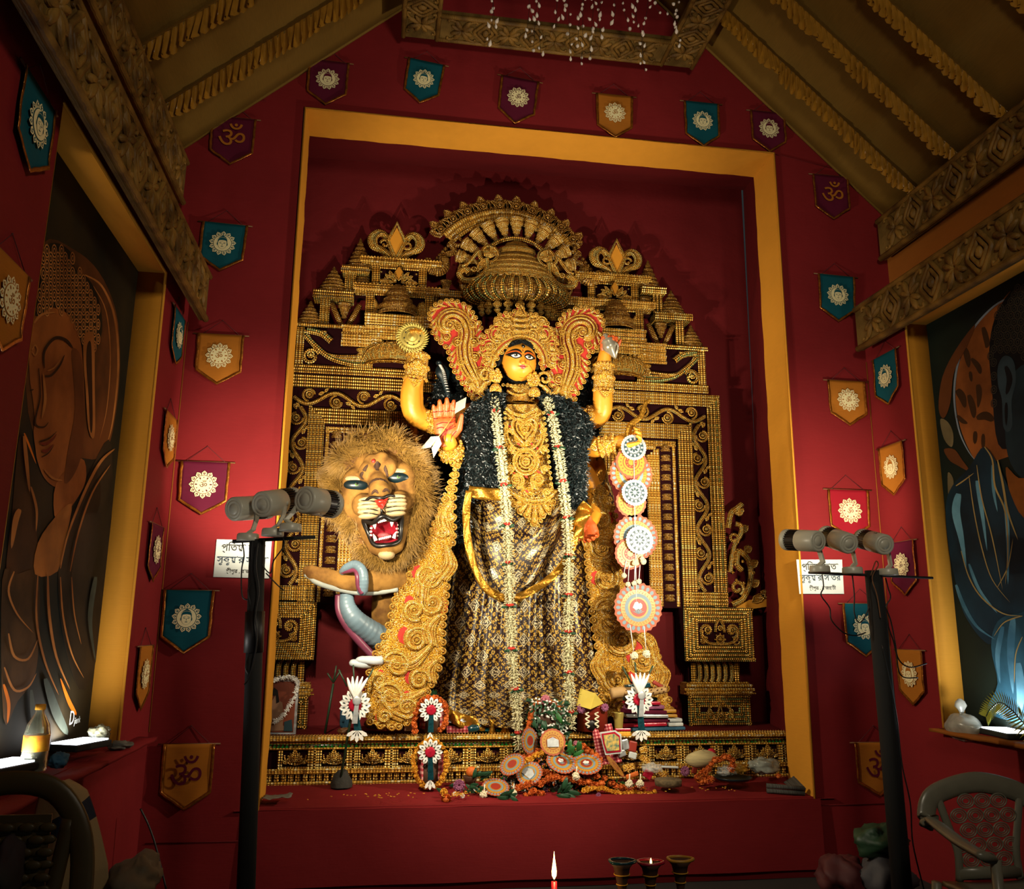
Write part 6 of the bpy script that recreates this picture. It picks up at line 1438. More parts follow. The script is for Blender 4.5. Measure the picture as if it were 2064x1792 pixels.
def trunk(pts, rs, nm):
    q = smooth_path(pts, 12); n = len(q); R_ = [rs[0]+(rs[1]-rs[0])*i/(n-1) for i in range(n)]; b = MB(); b.tube(q, [r*(1+.022*math.sin(i*1.9)) for i, r in enumerate(R_)], 18); b.ball(q[0], R_[0], 12, 8); b.ball(q[-1], R_[-1], 12, 8); b.build(nm, M['trunk'], ele)
trunk([LQ(460, 1085, .16), LQ(490, 1060, .20), LQ(545, 1045, .235), LQ(590, 1085, .26), LQ(600, 1150, .26), LQ(592, 1215, .23)], (.026, .036), 'curled_trunk_tip')
trunk([LQ(478, 1245, .10), LQ(490, 1330, .12), LQ(540, 1410, .12), LQ(620, 1480, .06), LQ(720, 1545, -.03), LQ(780, 1580, -.09)], (.045, .10), 'lower_trunk')
b = MB(); b.tube(smooth_path([LQ(455, 1090, .17), LQ(500, 1085, .21), LQ(545, 1085, .245), LQ(560, 1130, .27), LQ(565, 1190, .26), LQ(590, 1238, .25)], 6), .016, 8); b.tube(smooth_path([LQ(428, 1245, .10), LQ(432, 1350, .12), LQ(480, 1450, .12), LQ(560, 1550, .10), LQ(660, 1660, .06)], 6), [.026, .026]*12+[.03], 10); b.build('pink_underside', M['trunkpink'], ele)
for (x0, y0, x1, y1) in ((500, 1700, 600, 1712), (540, 1690, 680, 1690)):
    b = MB(); b.tube(smooth_path([LQ(x0, y0, .12), LQ((x0+x1)/2-20, y1-6, .12), LQ(x1, y1, .10), LQ(x1+60, y1-5, .05)], 5), [.004, .012, .018, .022, .024, .026, .026, .028, .03, .03, .03, .03, .03, .03, .03, .03], 10); b.build('tusk', plain('pale_tusk_paint', '#c5cdd2', rough=.3), ele)
# ---------------- offerings and ornaments ----------------
Mq = lambda k, *a, **kw: M.setdefault(k, plain(*a, **kw))
Mq('shola', 'white_pith', '#e9e8e2', rough=.6, var=.06); Mq('foilred', 'red_foil', '#b01c34', rough=.25, var=.3, scale=40, bump=.5); Mq('foilgreen', 'dark_green_foil', '#12404a', rough=.22, var=.5, scale=30, bump=.8)
Mq('marigold', 'orange_marigold', '#cf6416', rough=.7, var=.35, scale=60); Mq('yellowfl', 'yellow_marigold', '#e0a024', rough=.7, var=.3, scale=60)
Mq('clay', 'brown_clay', '#5c3a26', rough=.7, var=.4); Mq('mud', 'dark_mud', '#33312c', rough=.9, var=.4, bump=.8, bscale=30, bdist=.01)
Mq('purple', 'purple_petals', '#8a4a6e', rough=.7, var=.3, scale=50); Mq('pinkfl', 'pink_rose_petals', '#b8687a', rough=.6, var=.3, scale=50)
Mq('paperorange', 'orange_card', '#a04a28', rough=.6, var=.08); Mq('papergrey', 'blue_grey_card', '#6c8490', rough=.6, var=.1); Mq('papergold', 'gold_card', '#b8862a', rough=.4, var=.2); Mq('paperred', 'red_card', '#8e2a1a', rough=.5, var=.1)
Mq('silverfoil', 'silver_foil_card', '#c4cace', rough=.35, metal=.4, var=.3, scale=30); Mq('darkteal', 'dark_teal_card', '#1c3c44', rough=.5)
Mq('bamboo', 'dark_green_bamboo', '#26402a', rough=.5, var=.3); Mq('plastic', 'clear_plastic', '#d8dcd8', rough=.15, var=.1, alpha=.35); Mq('bluecl', 'blue_cloth', '#22506a', rough=.8, var=.3)
Mq('pom', 'cream_pom_wool', '#e0d6b8', rough=.9, var=.15, bump=.8, bscale=120); Mq('leaf', 'green_leaf', '#2e6a2e', rough=.45, var=.4, scale=25)
k_ = NT('red_check_cloth'); uv_ = k_.n('ShaderNodeTexCoord').outputs['UV']; s_ = k_.n('ShaderNodeSeparateXYZ'); k_.l(uv_, s_.inputs[0])
fx = k_.math('GREATER_THAN', k_.math('FRACT', k_.math('MULTIPLY', s_.outputs[0], 42)), .5); fy = k_.math('GREATER_THAN', k_.math('FRACT', k_.math('MULTIPLY', s_.outputs[1], 42)), .5)
k_.l(k_.ramp(k_.math('MULTIPLY', k_.math('ADD', fx, fy), .5), [(0, C('#d89a94')), (.5, C('#b03a44')), (1, C('#7a1224'))], 'CONSTANT'), k_.b.inputs['Base Color']); k_.b.inputs['Roughness'].default_value = .8; M['check'] = k_.m
def flower(b, c, r, rd, n=14, rings=3):
    """ruffled marigold head"""
    c = V(c)
    for k in range(rings+1):
        f = k/rings; m_ = max(4, int(n*(1-f*.55)))
        for j in range(m_):
            a = 6.283*j/m_+rd.random(); el = f*1.35; d = V((math.cos(a)*math.cos(el), math.sin(a)*math.cos(el), math.sin(el)))
            d = V((d.x, -abs(d.z)*.75+d.y*.5, d.y*.8+d.z*.35)).normalized() if False else d
            t = d.cross(V((0, 0, 1)) if abs(d.z) < .9 else V((1, 0, 0))).normalized()*r*.30; u2 = d.cross(t).normalized()*r*.14
            p0, p1 = c+d*r*.35, c+d*r*rd.uniform(.9, 1.08); o = [p0-t*.4, p0+t*.4, p1+t+u2, p1*1.0+d*r*.12, p1-t+u2]; b.add(o, [[0, 1, 2, 3, 4]], smooth=False)
    b.ball(c, r*.72, 7, 5)
fl_cache = {}
def flo(mat, r):
    if mat not in fl_cache:
        q = []
        for s in range(2): b = MB(); flower(b, (0, 0, 0), .02, random.Random(s)); o = b.build('m', M[mat], None, origin=(0, 0, 0)); q.append(o.data); bpy.data.objects.remove(o)
        fl_cache[mat] = q
    return fl_cache[mat]
def put_flower(mat, c, r, par=None, rd=random, name='marigold_head', **tg):
    o = bpy.data.objects.new(name, rd.choice(flo(mat, r))); link(o, par, V(c)); s = r/.02; o.scale = (s, s, s); o.rotation_euler = (rd.uniform(-.9, .9)-.9, rd.uniform(-.5, .5), rd.uniform(0, 6.2))
    if tg: tag(o, **tg)
    return o
def garland(label, pts, r, mat, seed, step=None, cat='marigold garland', wob=.006):
    rd = random.Random(seed); q = smooth_path([V(p) for p in pts], 8); L = [0]
    for i in range(1, len(q)): L.append(L[-1]+(q[i]-q[i-1]).length)
    t = thing('marigold_garland', min(q, key=lambda p: p.z), label, cat); n = max(2, int(L[-1]/(step or r*1.25))); j = 0
    for k in range(n+1):
        s_ = L[-1]*k/n
        while j < len(L)-2 and L[j+1] < s_: j += 1
        f = (s_-L[j])/max(1e-6, L[j+1]-L[j]); p = q[j].lerp(q[j+1], f)+V((rd.uniform(-wob, wob), rd.uniform(-wob, wob), rd.uniform(-wob, wob))); put_flower(mat, p, r*rd.uniform(.88, 1.12), t, rd)
    b = MB(); b.tube(q, .002, 4); b.build('thread', M['string'], t); return t
def sholaflower(t, c, r, n=13, tail=None, tr=None, dark=False):
    c = V(c); b = MB()
    for j in range(n):
        a = 2*math.pi*j/n; d = V((math.cos(a), 0, math.sin(a))); s_ = V((-d.z, 0, d.x)); w_ = r*.17
        vs = [c+d*r*.38, c+d*r*.62+s_*w_+V((0, -.004, 0)), c+d*r*.86+s_*w_*.9+V((0, -.006, 0)), c+d*r*1.02, c+d*r*.86-s_*w_*.9+V((0, -.006, 0)), c+d*r*.62-s_*w_+V((0, -.004, 0))]; b.prism(vs, (0, .004, 0))
    b.build('petal_ring', M['shola'], t)
    b = MB()
    for j in range(n):
        a = 2*math.pi*j/n; d = V((math.cos(a), 0, math.sin(a))); s_ = V((-d.z, 0, d.x)); b.prism([c+d*r*.60+V((0, -.009, 0)), c+d*r*.72+s_*r*.035+V((0, -.009, 0)), c+d*r*.84+V((0, -.009, 0)), c+d*r*.72-s_*r*.035+V((0, -.009, 0))], (0, .002, 0))
    b.build('petal_slits', M['darkteal'], t)
    b = MB(); b.lathe(c+V((0, -.002, 0)), FR, [(0, 0), (0, r*.42), (.008, r*.40), (.010, r*.3), (.012, 0)], 22, up=(0, 0, 1)); b.build('red_centre', M['foilred'], t)
    if tail:
        e = V(tail); b = MB(); b.prism([c+V((-r*.16, -.006, -r*.4)), c+V((r*.2, -.006, -r*.4)), e+V((r*.28, -.006, 0)), e+V((-r*.2, -.006, 0))], (0, .004, 0)); b.build('green_tail', M['foilgreen'], t)
        b = MB()
        for j in range(tr or 3):
            a = -math.pi/2+(j-((tr or 3)-1)/2)*.55; d = V((math.cos(a), 0, math.sin(a))); s_ = V((-d.z, 0, d.x)); k = r*.75; b.prism([e, e+d*k*.4+s_*k*.16, e+d*k*.8+s_*k*.15, e+d*k, e+d*k*.8-s_*k*.15, e+d*k*.4-s_*k*.16], (0, -.004, 0))
        b.build('tail_petals', M['shola'], t)
# pots with pith flowers
def pot(label, x, y_base, w_, h, Y, cloth_=True):
    c = P(x, y_base, Y); s_ = Y/F_PX; R = w_*s_/2; Hh = h*s_; t = thing('clay_pot', c, label, 'pot')
    b = MB(); b.lathe(c, (0, 0, 1), [(0, 0), (0, R*.55), (Hh*.15, R*.85), (Hh*.4, R), (Hh*.65, R*.85), (Hh*.78, R*.5), (Hh*.86, R*.48), (Hh*.92, R*.62), (Hh*.94, R*.55), (Hh*.8, R*.4)], 24); b.build('pot_body', M['clay'], t)
    b = MB()
    for q in (-1, 1): b.grid(lambda u, v: c+V((q*(R*.55+R*.35*u+.006*math.sin(u*20)), -R*(.85-.35*u)-.008*math.sin(u*25), Hh*(.95-.8*v))), 10, 6, (.09, .12))
    b.build('check_cloth', M['check'], t)
    b = MB()
    rd = random.Random(x)
    for j in range(7):
        a = rd.uniform(0, 6.28); d = V((math.cos(a), math.sin(a)*.6-.3, .3)).normalized(); p = c+V((0, 0, Hh*.95)); s2 = d.cross(V((0, 0, 1))).normalized(); b.prism([p, p+d*.05+s2*.022, p+d*.10, p+d*.05-s2*.022], (0, 0, .002))
    b.build('leaf_crown', M['leafd'], t); return c, R, Hh, t
c, R, Hh, t = pot('brown clay pot on the plinth with pith flower and orange garland', 870, 1477, 50, 62, 6.02)
t2 = thing('pith_flower', P(868, 1482, 5.80), 'white petalled red-centred pith flower in front of the plinth-top pot', 'pith flower'); sholaflower(t2, P(869, 1431, 5.79), .080, 12, P(867, 1476, 5.79), 2)
garland('orange marigold garland draped over the plinth-top pot', [P(x, y, 5.82) for x, y in ((838, 1474), (836, 1452), (840, 1432), (850, 1416), (872, 1406), (890, 1414), (900, 1432), (898, 1455), (888, 1474))], .021, 'marigold', 3)
c, R, Hh, t = pot('brown clay pot standing on the red sill before the plinth', 866, 1584, 50, 62, 5.80)
t2 = thing('pith_flower', P(866, 1590, 5.68), 'white petalled red-centred pith flower in front of the sill pot', 'pith flower'); sholaflower(t2, P(867, 1516, 5.68), .080, 12, P(867, 1572, 5.68), 3)
garland('yellow marigold garland looped around the sill pot', [P(867+34*math.sin(a), 1540-46*math.cos(a), 5.70) for a in [2*math.pi*j/14 for j in range(15)]], .019, 'yellowfl', 5)
# pith flower wands left and right
for (x, yb, label, stick) in ((716, 1490, 'white pith flower wand on a thin stick at the left end of the plinth', ((686, 1572), (712, 1420), (722, 1375))), (1288, 1500, 'white pith flower wand standing at the pile of folded cloths', ((1290, 1470), (1288, 1410), (1284, 1375)))):
    Y = 5.75 if x < 1000 else 5.86; t = thing('pith_wand', P(x, yb, Y), label, 'pith flower wand'); b = MB(); b.tube([P(a, e, Y+.03) for a, e in stick], .008, 8); b.build('stick', M['bamboo'], t)
    tp = P(x, 1410+(8 if x < 1000 else -3), Y); sholaflower(t, tp+V((0, 0, -.01)), .10, 15, P(x+4, 1472, Y-.01), 5)
    b = MB()
    for j in range(5): a = (j-2)*.17; d = V((math.sin(a), 0, math.cos(a))); b.tube(smooth_path([tp+V((0, -.02, .03)), tp+d*.10+V((0, -.03, 0)), tp+d*.17+V((.004*j, -.015, 0))], 4), [.010, .010, .010, .011, .012, .012, .010, .007, .004], 6)
    b.build('bud_petals', M['shola'], t)
    b = MB()
    for a in (-.5, -.1, .45): d = V((math.sin(a), 0, math.cos(a))); b.tube([tp+d*.12, tp+d*.24], .006, 6)
    b.build('stick_prongs', M['bamboo'], t)
    b = MB(); b.prism([tp+V((-.015, -.03, -.12)), tp+V((.02, -.03, -.12)), tp+V((.025, -.03, .02)), tp+V((.0, -.03, .02))], (0, -.003, 0)); b.ball(tp+V((.01, -.035, .02)), (.028, .006, .03), 10, 6); b.build('shell_spoon', M['silverfoil'], t)
t = thing('mud_lump', P(688, 1586, 5.80), 'dark mud lump holding the wand stick on the sill', 'clay lump')
b = MB(); b.grid(lambda u, v: P(688, 1586, 5.82)+V((.068*math.cos(u*6.283)*math.cos(v*1.57), .06*math.sin(u*6.283)*math.cos(v*1.57), .10*math.sin(v*1.57)))*(1+.12*noise.noise(V((math.cos(u*6.28)*2, math.sin(u*6.28)*2, v*3)))), 20, 8); b.build('lump', M['mud'], t)
t = thing('bamboo_stick', P(655, 1478, 6.1), 'thin green bamboo stick with split top leaning before the red cloth', 'bamboo stick')
b = MB(); b.tube([P(655, 1478, 6.1), P(672, 1378, 6.1)], .008, 8); b.build('cane', M['bamboo'], t)
b = MB()
for x, y in ((660, 1357), (678, 1342), (686, 1352)): b.tube([P(672, 1376, 6.1), P(x, y, 6.09)], .006, 6)
b.build('split_prongs', M['bamboo'], t)
# framed picture with flowers
t = thing('framed_picture', P(572, 1479, 6.08), 'framed picture of a seated long-haired person, draped with white flowers, at the left end', 'framed picture')
def quadp(pts, Y, th, m, nm): b = MB(); b.prism([P(x, y, Y) for x, y in pts], (0, th, 0)); return b.build(nm, M[m] if isinstance(m, str) else m, t)
quadp([(540, 1368), (603, 1370), (596, 1480), (536, 1480)], 6.10, .02, 'silverfoil', 'frame'); quadp([(543, 1373), (598, 1374), (591, 1476), (540, 1476)], 6.095, .01, plain('russet_picture_ground', '#7a3418', rough=.5), 'picture_ground')
mbr = plain('picture_brown_skin', '#8a6448', rough=.6); quadp([(549, 1412), (556, 1400), (562, 1412), (569, 1416), (571, 1440), (570, 1462), (580, 1472), (545, 1474), (543, 1420)], 6.09, .003, mbr, 'painted_sitter')
quadp([(548, 1392), (553, 1386), (560, 1392), (563, 1415), (557, 1418), (556, 1402), (550, 1402), (546, 1416)], 6.088, .003, M['blackp'], 'painted_hair'); quadp([(573, 1455), (588, 1450), (590, 1474), (572, 1474)], 6.088, .003, M['darkteal'], 'painted_leaves')
b = MB(); rd = random.Random(8); q = smooth_path([P(x, y, 6.07) for x, y in ((550, 1372), (570, 1366), (590, 1367), (600, 1378), (594, 1400), (582, 1425), (568, 1445), (552, 1455))], 8)
for p in q:
    for j in range(5): d = V((rd.uniform(-1, 1), rd.uniform(-.6, .2), rd.uniform(-1, 1))).normalized(); b.tube([p, p+d*.02], [.004, .002], 5)
b.build('white_flower_string', M['shola'], t)
# hanging chain of paper discs
dt = thing('hanging_disc_string', P(1286, 1330, 5.80), 'vertical string of silver, gold and orange paper discs hanging from the idol lower right hand', 'hanging ornament')
def pdisc(c, R, kind, tilt=None, par=None, nm='paper_disc', nrm=FR, upv=(0, 0, 1)):
    n = V(nrm).normalized(); u = V(upv)-n*V(upv).dot(n); u.normalize(); s_ = u.cross(n); c = V(c)
    def ring(mb, r0, r1, h, k=32, scal=0, amp=.06):
        vs = []
        for j in range(k*2 if scal else k):
            m_ = k*2 if scal else k; a = 2*math.pi*j/m_; rr_ = r1*(1+(amp if scal and j % 2 == 0 else 0)); vs += [c+(s_*math.cos(a)+u*math.sin(a))*rr_+n*h, c+(s_*math.cos(a)+u*math.sin(a))*r0+n*h]
        m_ = len(vs)//2; mb.add(vs, [[2*j, 2*((j+1) % m_), 2*((j+1) % m_)+1, 2*j+1] for j in range(m_)], smooth=False)
    def dots(mb, r, k, rad, h, ph=0, el=1):
        for j in range(k):
            a = 2*math.pi*(j+ph)/k; d = s_*math.cos(a)+u*math.sin(a); e = u*math.cos(a)-s_*math.sin(a); p = c+d*r+n*h; mb.add([p+d*rad*el*math.cos(t)+e*rad*math.sin(t) for t in [i*math.pi/4 for i in range(8)]], [list(range(8))], smooth=False)
    A, B_, G_, Wt, Rd, Tl = [MB() for _ in range(6)]
    if kind == 'silver':
        ring(Wt, 0, R, .004, 30, 1, .06); ring(Tl, R*.50, R*.80, .005); dots(Wt, R*.66, 13, R*.09, .006, 0, 1.3); dots(Wt, R*.54, 13, R*.035, .006, .5); ring(Wt, 0, R*.46, .0065); dots(Tl, R*.27, 8, R*.09, .0075, 0, 1.5); dots(Wt, 0, 1, R*.08, .008)
    elif kind == 'gold':
        ring(A, 0, R, .003, 20, 1, .05); ring(G_, 0, R*.86, .004, 20, 1, .05); ring(Rd, R*.52, R*.56, .005); dots(Rd, R*.70, 20, R*.035, .005, 0, 1.5); ring(Rd, R*.2, R*.40, .005); dots(G_, R*.3, 10, R*.04, .006)
    else:
        ring(A, 0, R, .003, 24, 1, .06); dots(B_, R*.86, 24, R*.075, .004, 0, 1.3); ring(G_, 0, R*.74, .005, 24, 1, .04); dots(Rd, R*.68, 36, R*.018, .006); ring(B_, R*.44, R*.58, .006); dots(A, R*.62, 30, R*.02, .007); ring(G_, 0, R*.42, .0065); ring(Rd, 0, R*.37, .0075)
        if kind == 'swan':
            f = lambda x, y, h=.009: c+s_*R*x+u*R*y+n*h
            for a in (-1.1, -.6, 0, .6, 1.1): d = (math.sin(a), math.cos(a)); B_.add([f(0, -.26), f(d[0]*.2-.05, -.24+.18*d[1]), f(d[0]*.30, -.22+.24*d[1]*.7), f(d[0]*.2+.05, -.24+.18*d[1])], [[0, 1, 2, 3]], smooth=False)
            Wt.add([f(-.24, .0), f(-.12, -.08), (f(.06, -.08)), f(.16, .0), f(.17, .12), f(.10, .2), f(.02, .16), f(-.02, .24), f(-.14, .22), f(-.2, .1)], [list(range(10))], smooth=False)
    p = par or dt
    root = None
    for mb, m_, nn in ((A, 'paperorange', 'card'), (B_, 'papergrey', 'grey_pattern'), (G_, 'papergold', 'gold_pattern'), (Wt, 'silverfoil' if kind == 'silver' else 'shola', 'pale_pattern'), (Rd, 'paperred', 'red_pattern'), (Tl, 'darkteal', 'dark_pattern')):
        if mb.v:
            if root is None:
                base = MB(); base.lathe(c, n, [(-.001, 0), (-.001, R*.98), (.002, R*.98), (.002, 0)], 40, up=upv); root = base.build(nm, M['papergold' if kind != 'silver' else 'silverfoil'], p, solid=0)
            mb.build(nn, M[m_], root)
for (x, y, r, k, Y) in ((1272, 955, 45, 'orange', 5.86), (1272, 932, 33, 'gold', 5.845), (1277, 902, 27, 'silver', 5.82), (1272, 1012, 32, 'gold', 5.86), (1279, 993, 27, 'silver', 5.82), (1281, 1083, 46, 'orange', 5.86), (1270, 1116, 32, 'gold', 5.845), (1289, 1089, 28, 'silver', 5.82), (1286, 1225, 49, 'swan', 5.84)): pdisc(P(x, y, Y), r*Y/F_PX, k)
b = MB()
for x0, y0, x1, y1 in ((1270, 1260, 1277, 1312), (1298, 1262, 1302, 1308), (1262, 1130, 1258, 1155), (1268, 1140, 1266, 1172), (1280, 1140, 1279, 1170), (1290, 1140, 1288, 1168), (1277, 890, 1283, 1230)): b.tube([P(x0, y0, 5.835), P(x1, y1, 5.835)], .003, 5)
b.build('white_cords', M['shola'], dt)
for x, y, r in ((1278, 1322, 9), (1303, 1318, 9), (1279, 1135, 6), (1297, 1132, 7), (1258, 1160, 6), (1266, 1178, 6), (1278, 1176, 6), (1288, 1172, 6), (1294, 1126, 5)):
    b = MB(); c = P(x, y, 5.82); rd = random.Random(x); R = r*5.82/F_PX; b.ball(c, R*.8, 12, 8)
    for j in range(60): d = V((rd.gauss(0, 1), rd.gauss(0, 1), rd.gauss(0, 1))).normalized(); b.ball(c+d*R*.8, R*.2, 5, 3)
    b.build('pompom', M['pom'], dt)
# ---- heap in the middle ----
YH = 5.75
def leafthing(label, x, y, Y, L, ang, m='leafd', n=1):
    rd = random.Random(int(x*7+y)); c = P(x, y, Y); t = MB()
    for j in range(n):
        a = math.radians(ang)+rd.uniform(-.9, .9)*(n > 1); d = V((math.cos(a), rd.uniform(-.5, .1), math.sin(a))).normalized(); p = c+V((rd.uniform(-.05, .05)*(n > 1), rd.uniform(-.02, .02), rd.uniform(-.015, .02)*(n > 1))); s2 = d.cross(V((.1, 1, .1))).normalized()*L*.17
        q = []
        for u_ in (0, .25, .5, .75, 1): w_ = math.sin(math.pi*min(1, u_*.9+.05))**.8; bb = V((0, -.02*math.sin(u_*3)*L*6, 0)); q += [p+d*L*u_+s2*w_+bb, p+d*L*u_+V((0, .006, 0))+bb, p+d*L*u_-s2*w_+bb]
        t.add(q, [[3*i, 3*i+1, 3*i+4, 3*i+3] for i in range(4)]+[[3*i+1, 3*i+2, 3*i+5, 3*i+4] for i in range(4)])
    o = t.build('leaf_cluster' if n > 1 else 'leaf', M[m], None, solid=.001); return tag(o, label, 'leaves' if n > 1 else 'leaf')
t = thing('flower_heap', P(1115, 1608, YH-.05), 'heap of loose flowers, leaves and garland scraps under the discs on the sill', 'flower heap')
b = MB(); b.grid(lambda u, v: P(935+380*u, 1606, YH-.10+.22*v)+V((0, 0, (.10*math.sin(math.pi*u)**.7+.20*math.exp(-((u-.45)/.17)**2))*math.sin(math.pi*min(1, v*.75))**1.0+.02*noise.noise(V((u*20, v*8, 0))))), 60, 16); b.build('leaf_bed', M['mud'], t)
rd = random.Random(21); B3 = {k: MB() for k in ('leafd', 'yellowfl', 'marigold', 'shola', 'purple', 'leaf')}
for i in range(1500):
    u = rd.random(); v = rd.random(); p = P(925+400*u, 1606, YH-.10+.20*v)+V((0, -.01, (.10*math.sin(math.pi*u)**.7+.20*math.exp(-((u-.45)/.17)**2))*math.sin(math.pi*min(1, v*.75))+.008)); k = rd.choices(list(B3), (35, 18, 20, 8, 4, 12))[0]
    if u > .7 and k in ('marigold', 'shola') and rd.random() < .6: k = 'yellowfl'
    if k in ('leafd', 'leaf'):
        d = V((rd.uniform(-1, 1), rd.uniform(-1, .1), rd.uniform(-.4, .9))).normalized(); s2 = d.cross(V((rd.random(), 1, rd.random()))).normalized()*.010; L = rd.uniform(.02, .05); B3[k].add([p, p+d*L*.5+s2, p+d*L, p+d*L*.5-s2], [[0, 1, 2, 3]])
    else:
        r = rd.uniform(.006, .012)
        for j in range(5): B3[k].ball(p+V((rd.uniform(-r, r), rd.uniform(-r, r), rd.uniform(-r, r))), r*.6, 5, 3)
for k, mb in B3.items(): o = mb.build({'leafd': 'dark_leaf_scraps', 'leaf': 'green_leaf_scraps', 'yellowfl': 'yellow_petals', 'marigold': 'orange_petals', 'shola': 'white_petals', 'purple': 'purple_petals'}[k], M[k], t); o['kind'] = 'stuff'
garland('orange marigold garland along the front of the central heap', [P(x, y, 5.60) for x, y in ((1045, 1590), (1062, 1580), (1085, 1582), (1105, 1570), (1125, 1568), (1145, 1572), (1165, 1575), (1185, 1578), (1205, 1582), (1218, 1572))], .023, 'marigold', 31)
garland('short orange marigold garland lying in the front middle of the heap', [P(x, y, 5.58) for x, y in ((1062, 1604), (1078, 1596), (1095, 1603), (1082, 1609))], .021, 'marigold', 32)
garland('double orange marigold garland behind the fallen gold disc', [P(x, y, 5.66) for x, y in ((1088, 1560), (1100, 1557), (1110, 1562), (1128, 1566), (1148, 1562), (1172, 1560), (1190, 1566), (1205, 1565))], .022, 'marigold', 33)
garland('yellow marigold garland curving over the upper left of the heap', [P(x, y, 5.70) for x, y in ((1052, 1542), (1062, 1534), (1078, 1526), (1092, 1520))], .019, 'yellowfl', 34)
garland('orange marigold garland behind the yellow one on the heap', [P(x, y, 5.74) for x, y in ((1050, 1532), (1062, 1526), (1075, 1520), (1090, 1513))], .020, 'marigold', 35)
garland('orange marigold garland at the right shoulder of the heap', [P(x, y, 5.72) for x, y in ((1176, 1508), (1190, 1516), (1200, 1524), (1208, 1532))], .023, 'marigold', 36)
garland('orange marigold garland hanging left of the pink rose', [P(x, y, 5.82) for x, y in ((1086, 1420), (1076, 1428), (1072, 1440), (1068, 1452), (1066, 1464), (1062, 1474))], .022, 'marigold', 37)
garland('orange marigold garland right of the pink rose', [P(x, y, 5.82) for x, y in ((1108, 1416), (1118, 1420), (1124, 1428))], .020, 'marigold', 38)
garland('yellow marigold garland at the right foot of the heap', [P(x, y, 5.58) for x, y in ((1178, 1592), (1200, 1590), (1225, 1594), (1250, 1600), (1280, 1598), (1300, 1602), (1318, 1594))], .017, 'yellowfl', 39)
garland('orange and green garland end at the far right of the heap', [P(x, y, 5.62) for x, y in ((1230, 1578), (1250, 1586), (1275, 1588), (1298, 1590))], .017, 'marigold', 40)
for (x, y, rx, k, Y, nv, uv2, lb) in ((1067, 1493, 26, 'orange', 5.72, (.72, -.8, .1), (.25, 0, 1), 'narrow tilted orange disc standing at the upper left of the heap'),
  (1114, 1496, 27, 'gold', 5.70, (0, -1, .25), (0, 0, 1), 'gold fan disc with pale picture, topmost on the heap'), (1033, 1541, 27, 'orange', 5.68, (-.5, -.55, .75), (.7, 0, .8), 'orange fan disc lying aslant at the left side of the heap'),
  (1067, 1559, 27, 'orange', 5.64, (-.3, -.75, .7), (.6, 0, .8), 'fan disc with white picture in the middle of the heap'), (999, 1587, 28, 'orange', 5.60, (0, -.45, .9), (1, 0, .2), 'fan disc lying flattest at the left foot of the heap'),
  (1131, 1536, 31, 'swan', 5.66, (.1, -.6, .75), (0, 0, 1), 'red disc with white swan, left one of the pair on the heap'), (1182, 1540, 33, 'swan', 5.65, (-.1, -.5, .85), (0, 0, 1), 'red disc with white swan, right one of the pair on the heap'),
  (1240, 1545, 28, 'gold', 5.66, (.75, -.3, .7), (.6, 0, -.5), 'gold disc seen nearly edge-on at the right of the heap')):
    t = thing('fan_disc', P(x, y, Y)-V((0, 0, .03)), lb, 'decorated disc'); pdisc(P(x, y, Y), rx*.92*Y/F_PX, k, par=t, nrm=nv, upv=uv2, nm='disc_card')
    if 'picture' in lb: 
        n = V(nv).normalized(); u = V(uv2)-n*V(uv2).dot(n); u.normalize(); s_ = u.cross(n); c = P(x, y, Y)+n*.011; b = MB(); R = rx*Y/F_PX*.42; b.add([c-s_*R-u*R*.8, c+s_*R-u*R*.8, c+s_*R+u*R*.3, c+u*R*.8, c-s_*R+u*R*.4], [[0, 1, 2, 3, 4]]); b.build('pale_picture', M['silverfoil'], t)
for (x, y, lb) in ((975, 1602, 'cream pompom left of the flat disc on the sill'), (1034, 1600, 'cream pompom with stalk at the foot of the heap'), (1161, 1565, 'cream pompom hanging from the swan discs'), (1268, 1580, 'larger cream pompom at the right of the heap'), (1290, 1580, 'second cream pompom at the right of the heap')):
    b = MB(); c = P(x, y, 5.56); rd = random.Random(x); b.ball(c, .022, 12, 8)
    for j in range(50): d = V((rd.gauss(0, 1), rd.gauss(0, 1), rd.gauss(0, 1))).normalized(); b.ball(c+d*.022, .006, 5, 3)
    b.tube([c, c+V((.006, .0, .06))], .004, 6); tag(b.build('pompom', M['pom'], None), lb, 'pompom')
leafthing('dark green leaves right of the gold fan disc', 1155, 1520, 5.62, .08, 60, 'leaf', 7); leafthing('dark green leaves in front of the heap on the sill', 1010, 1608, 5.52, .07, 0, 'leafd', 6); leafthing('dark leaves around the clay bowl', 968, 1570, 5.66, .07, 30, 'leafd', 7)
leafthing('dark leaves beside the purple flower', 950, 1588, 5.60, .06, -20, 'leafd', 6); leafthing('dark leaf left of the yellow flower on the sill', 880, 1590, 5.6, .09, -25); leafthing('large dark leaf under the sill pot garland', 905, 1584, 5.62, .08, 10); leafthing('dark leaves at the lower middle of the heap', 1130, 1600, 5.54, .09, 20, 'leafd', 12)
leafthing('green mango leaf leaning at the right of the central pot', 1118, 1432, 5.76, .10, -60, 'leaf'); leafthing('green mango leaf lying across the central pot', 1105, 1440, 5.75, .07, 20, 'leaf'); leafthing('dark leaves hanging over the central pot', 1085, 1450, 5.76, .06, -90, 'leafd', 6)
t = thing('flower_pot_bundle', P(1105, 1484, 5.86), 'bundle of white flowers and leaves standing in the centre of the plinth', 'flower bundle')
b = MB(); b.lathe(P(1105, 1484, 5.88), (0, 0, 1), [(0, .05), (.06, .09), (.14, .10), (.2, .07), (.23, .06)], 20); b.build('pot_body', M['clay'], t)
b, b2 = MB(), MB(); rd = random.Random(2)
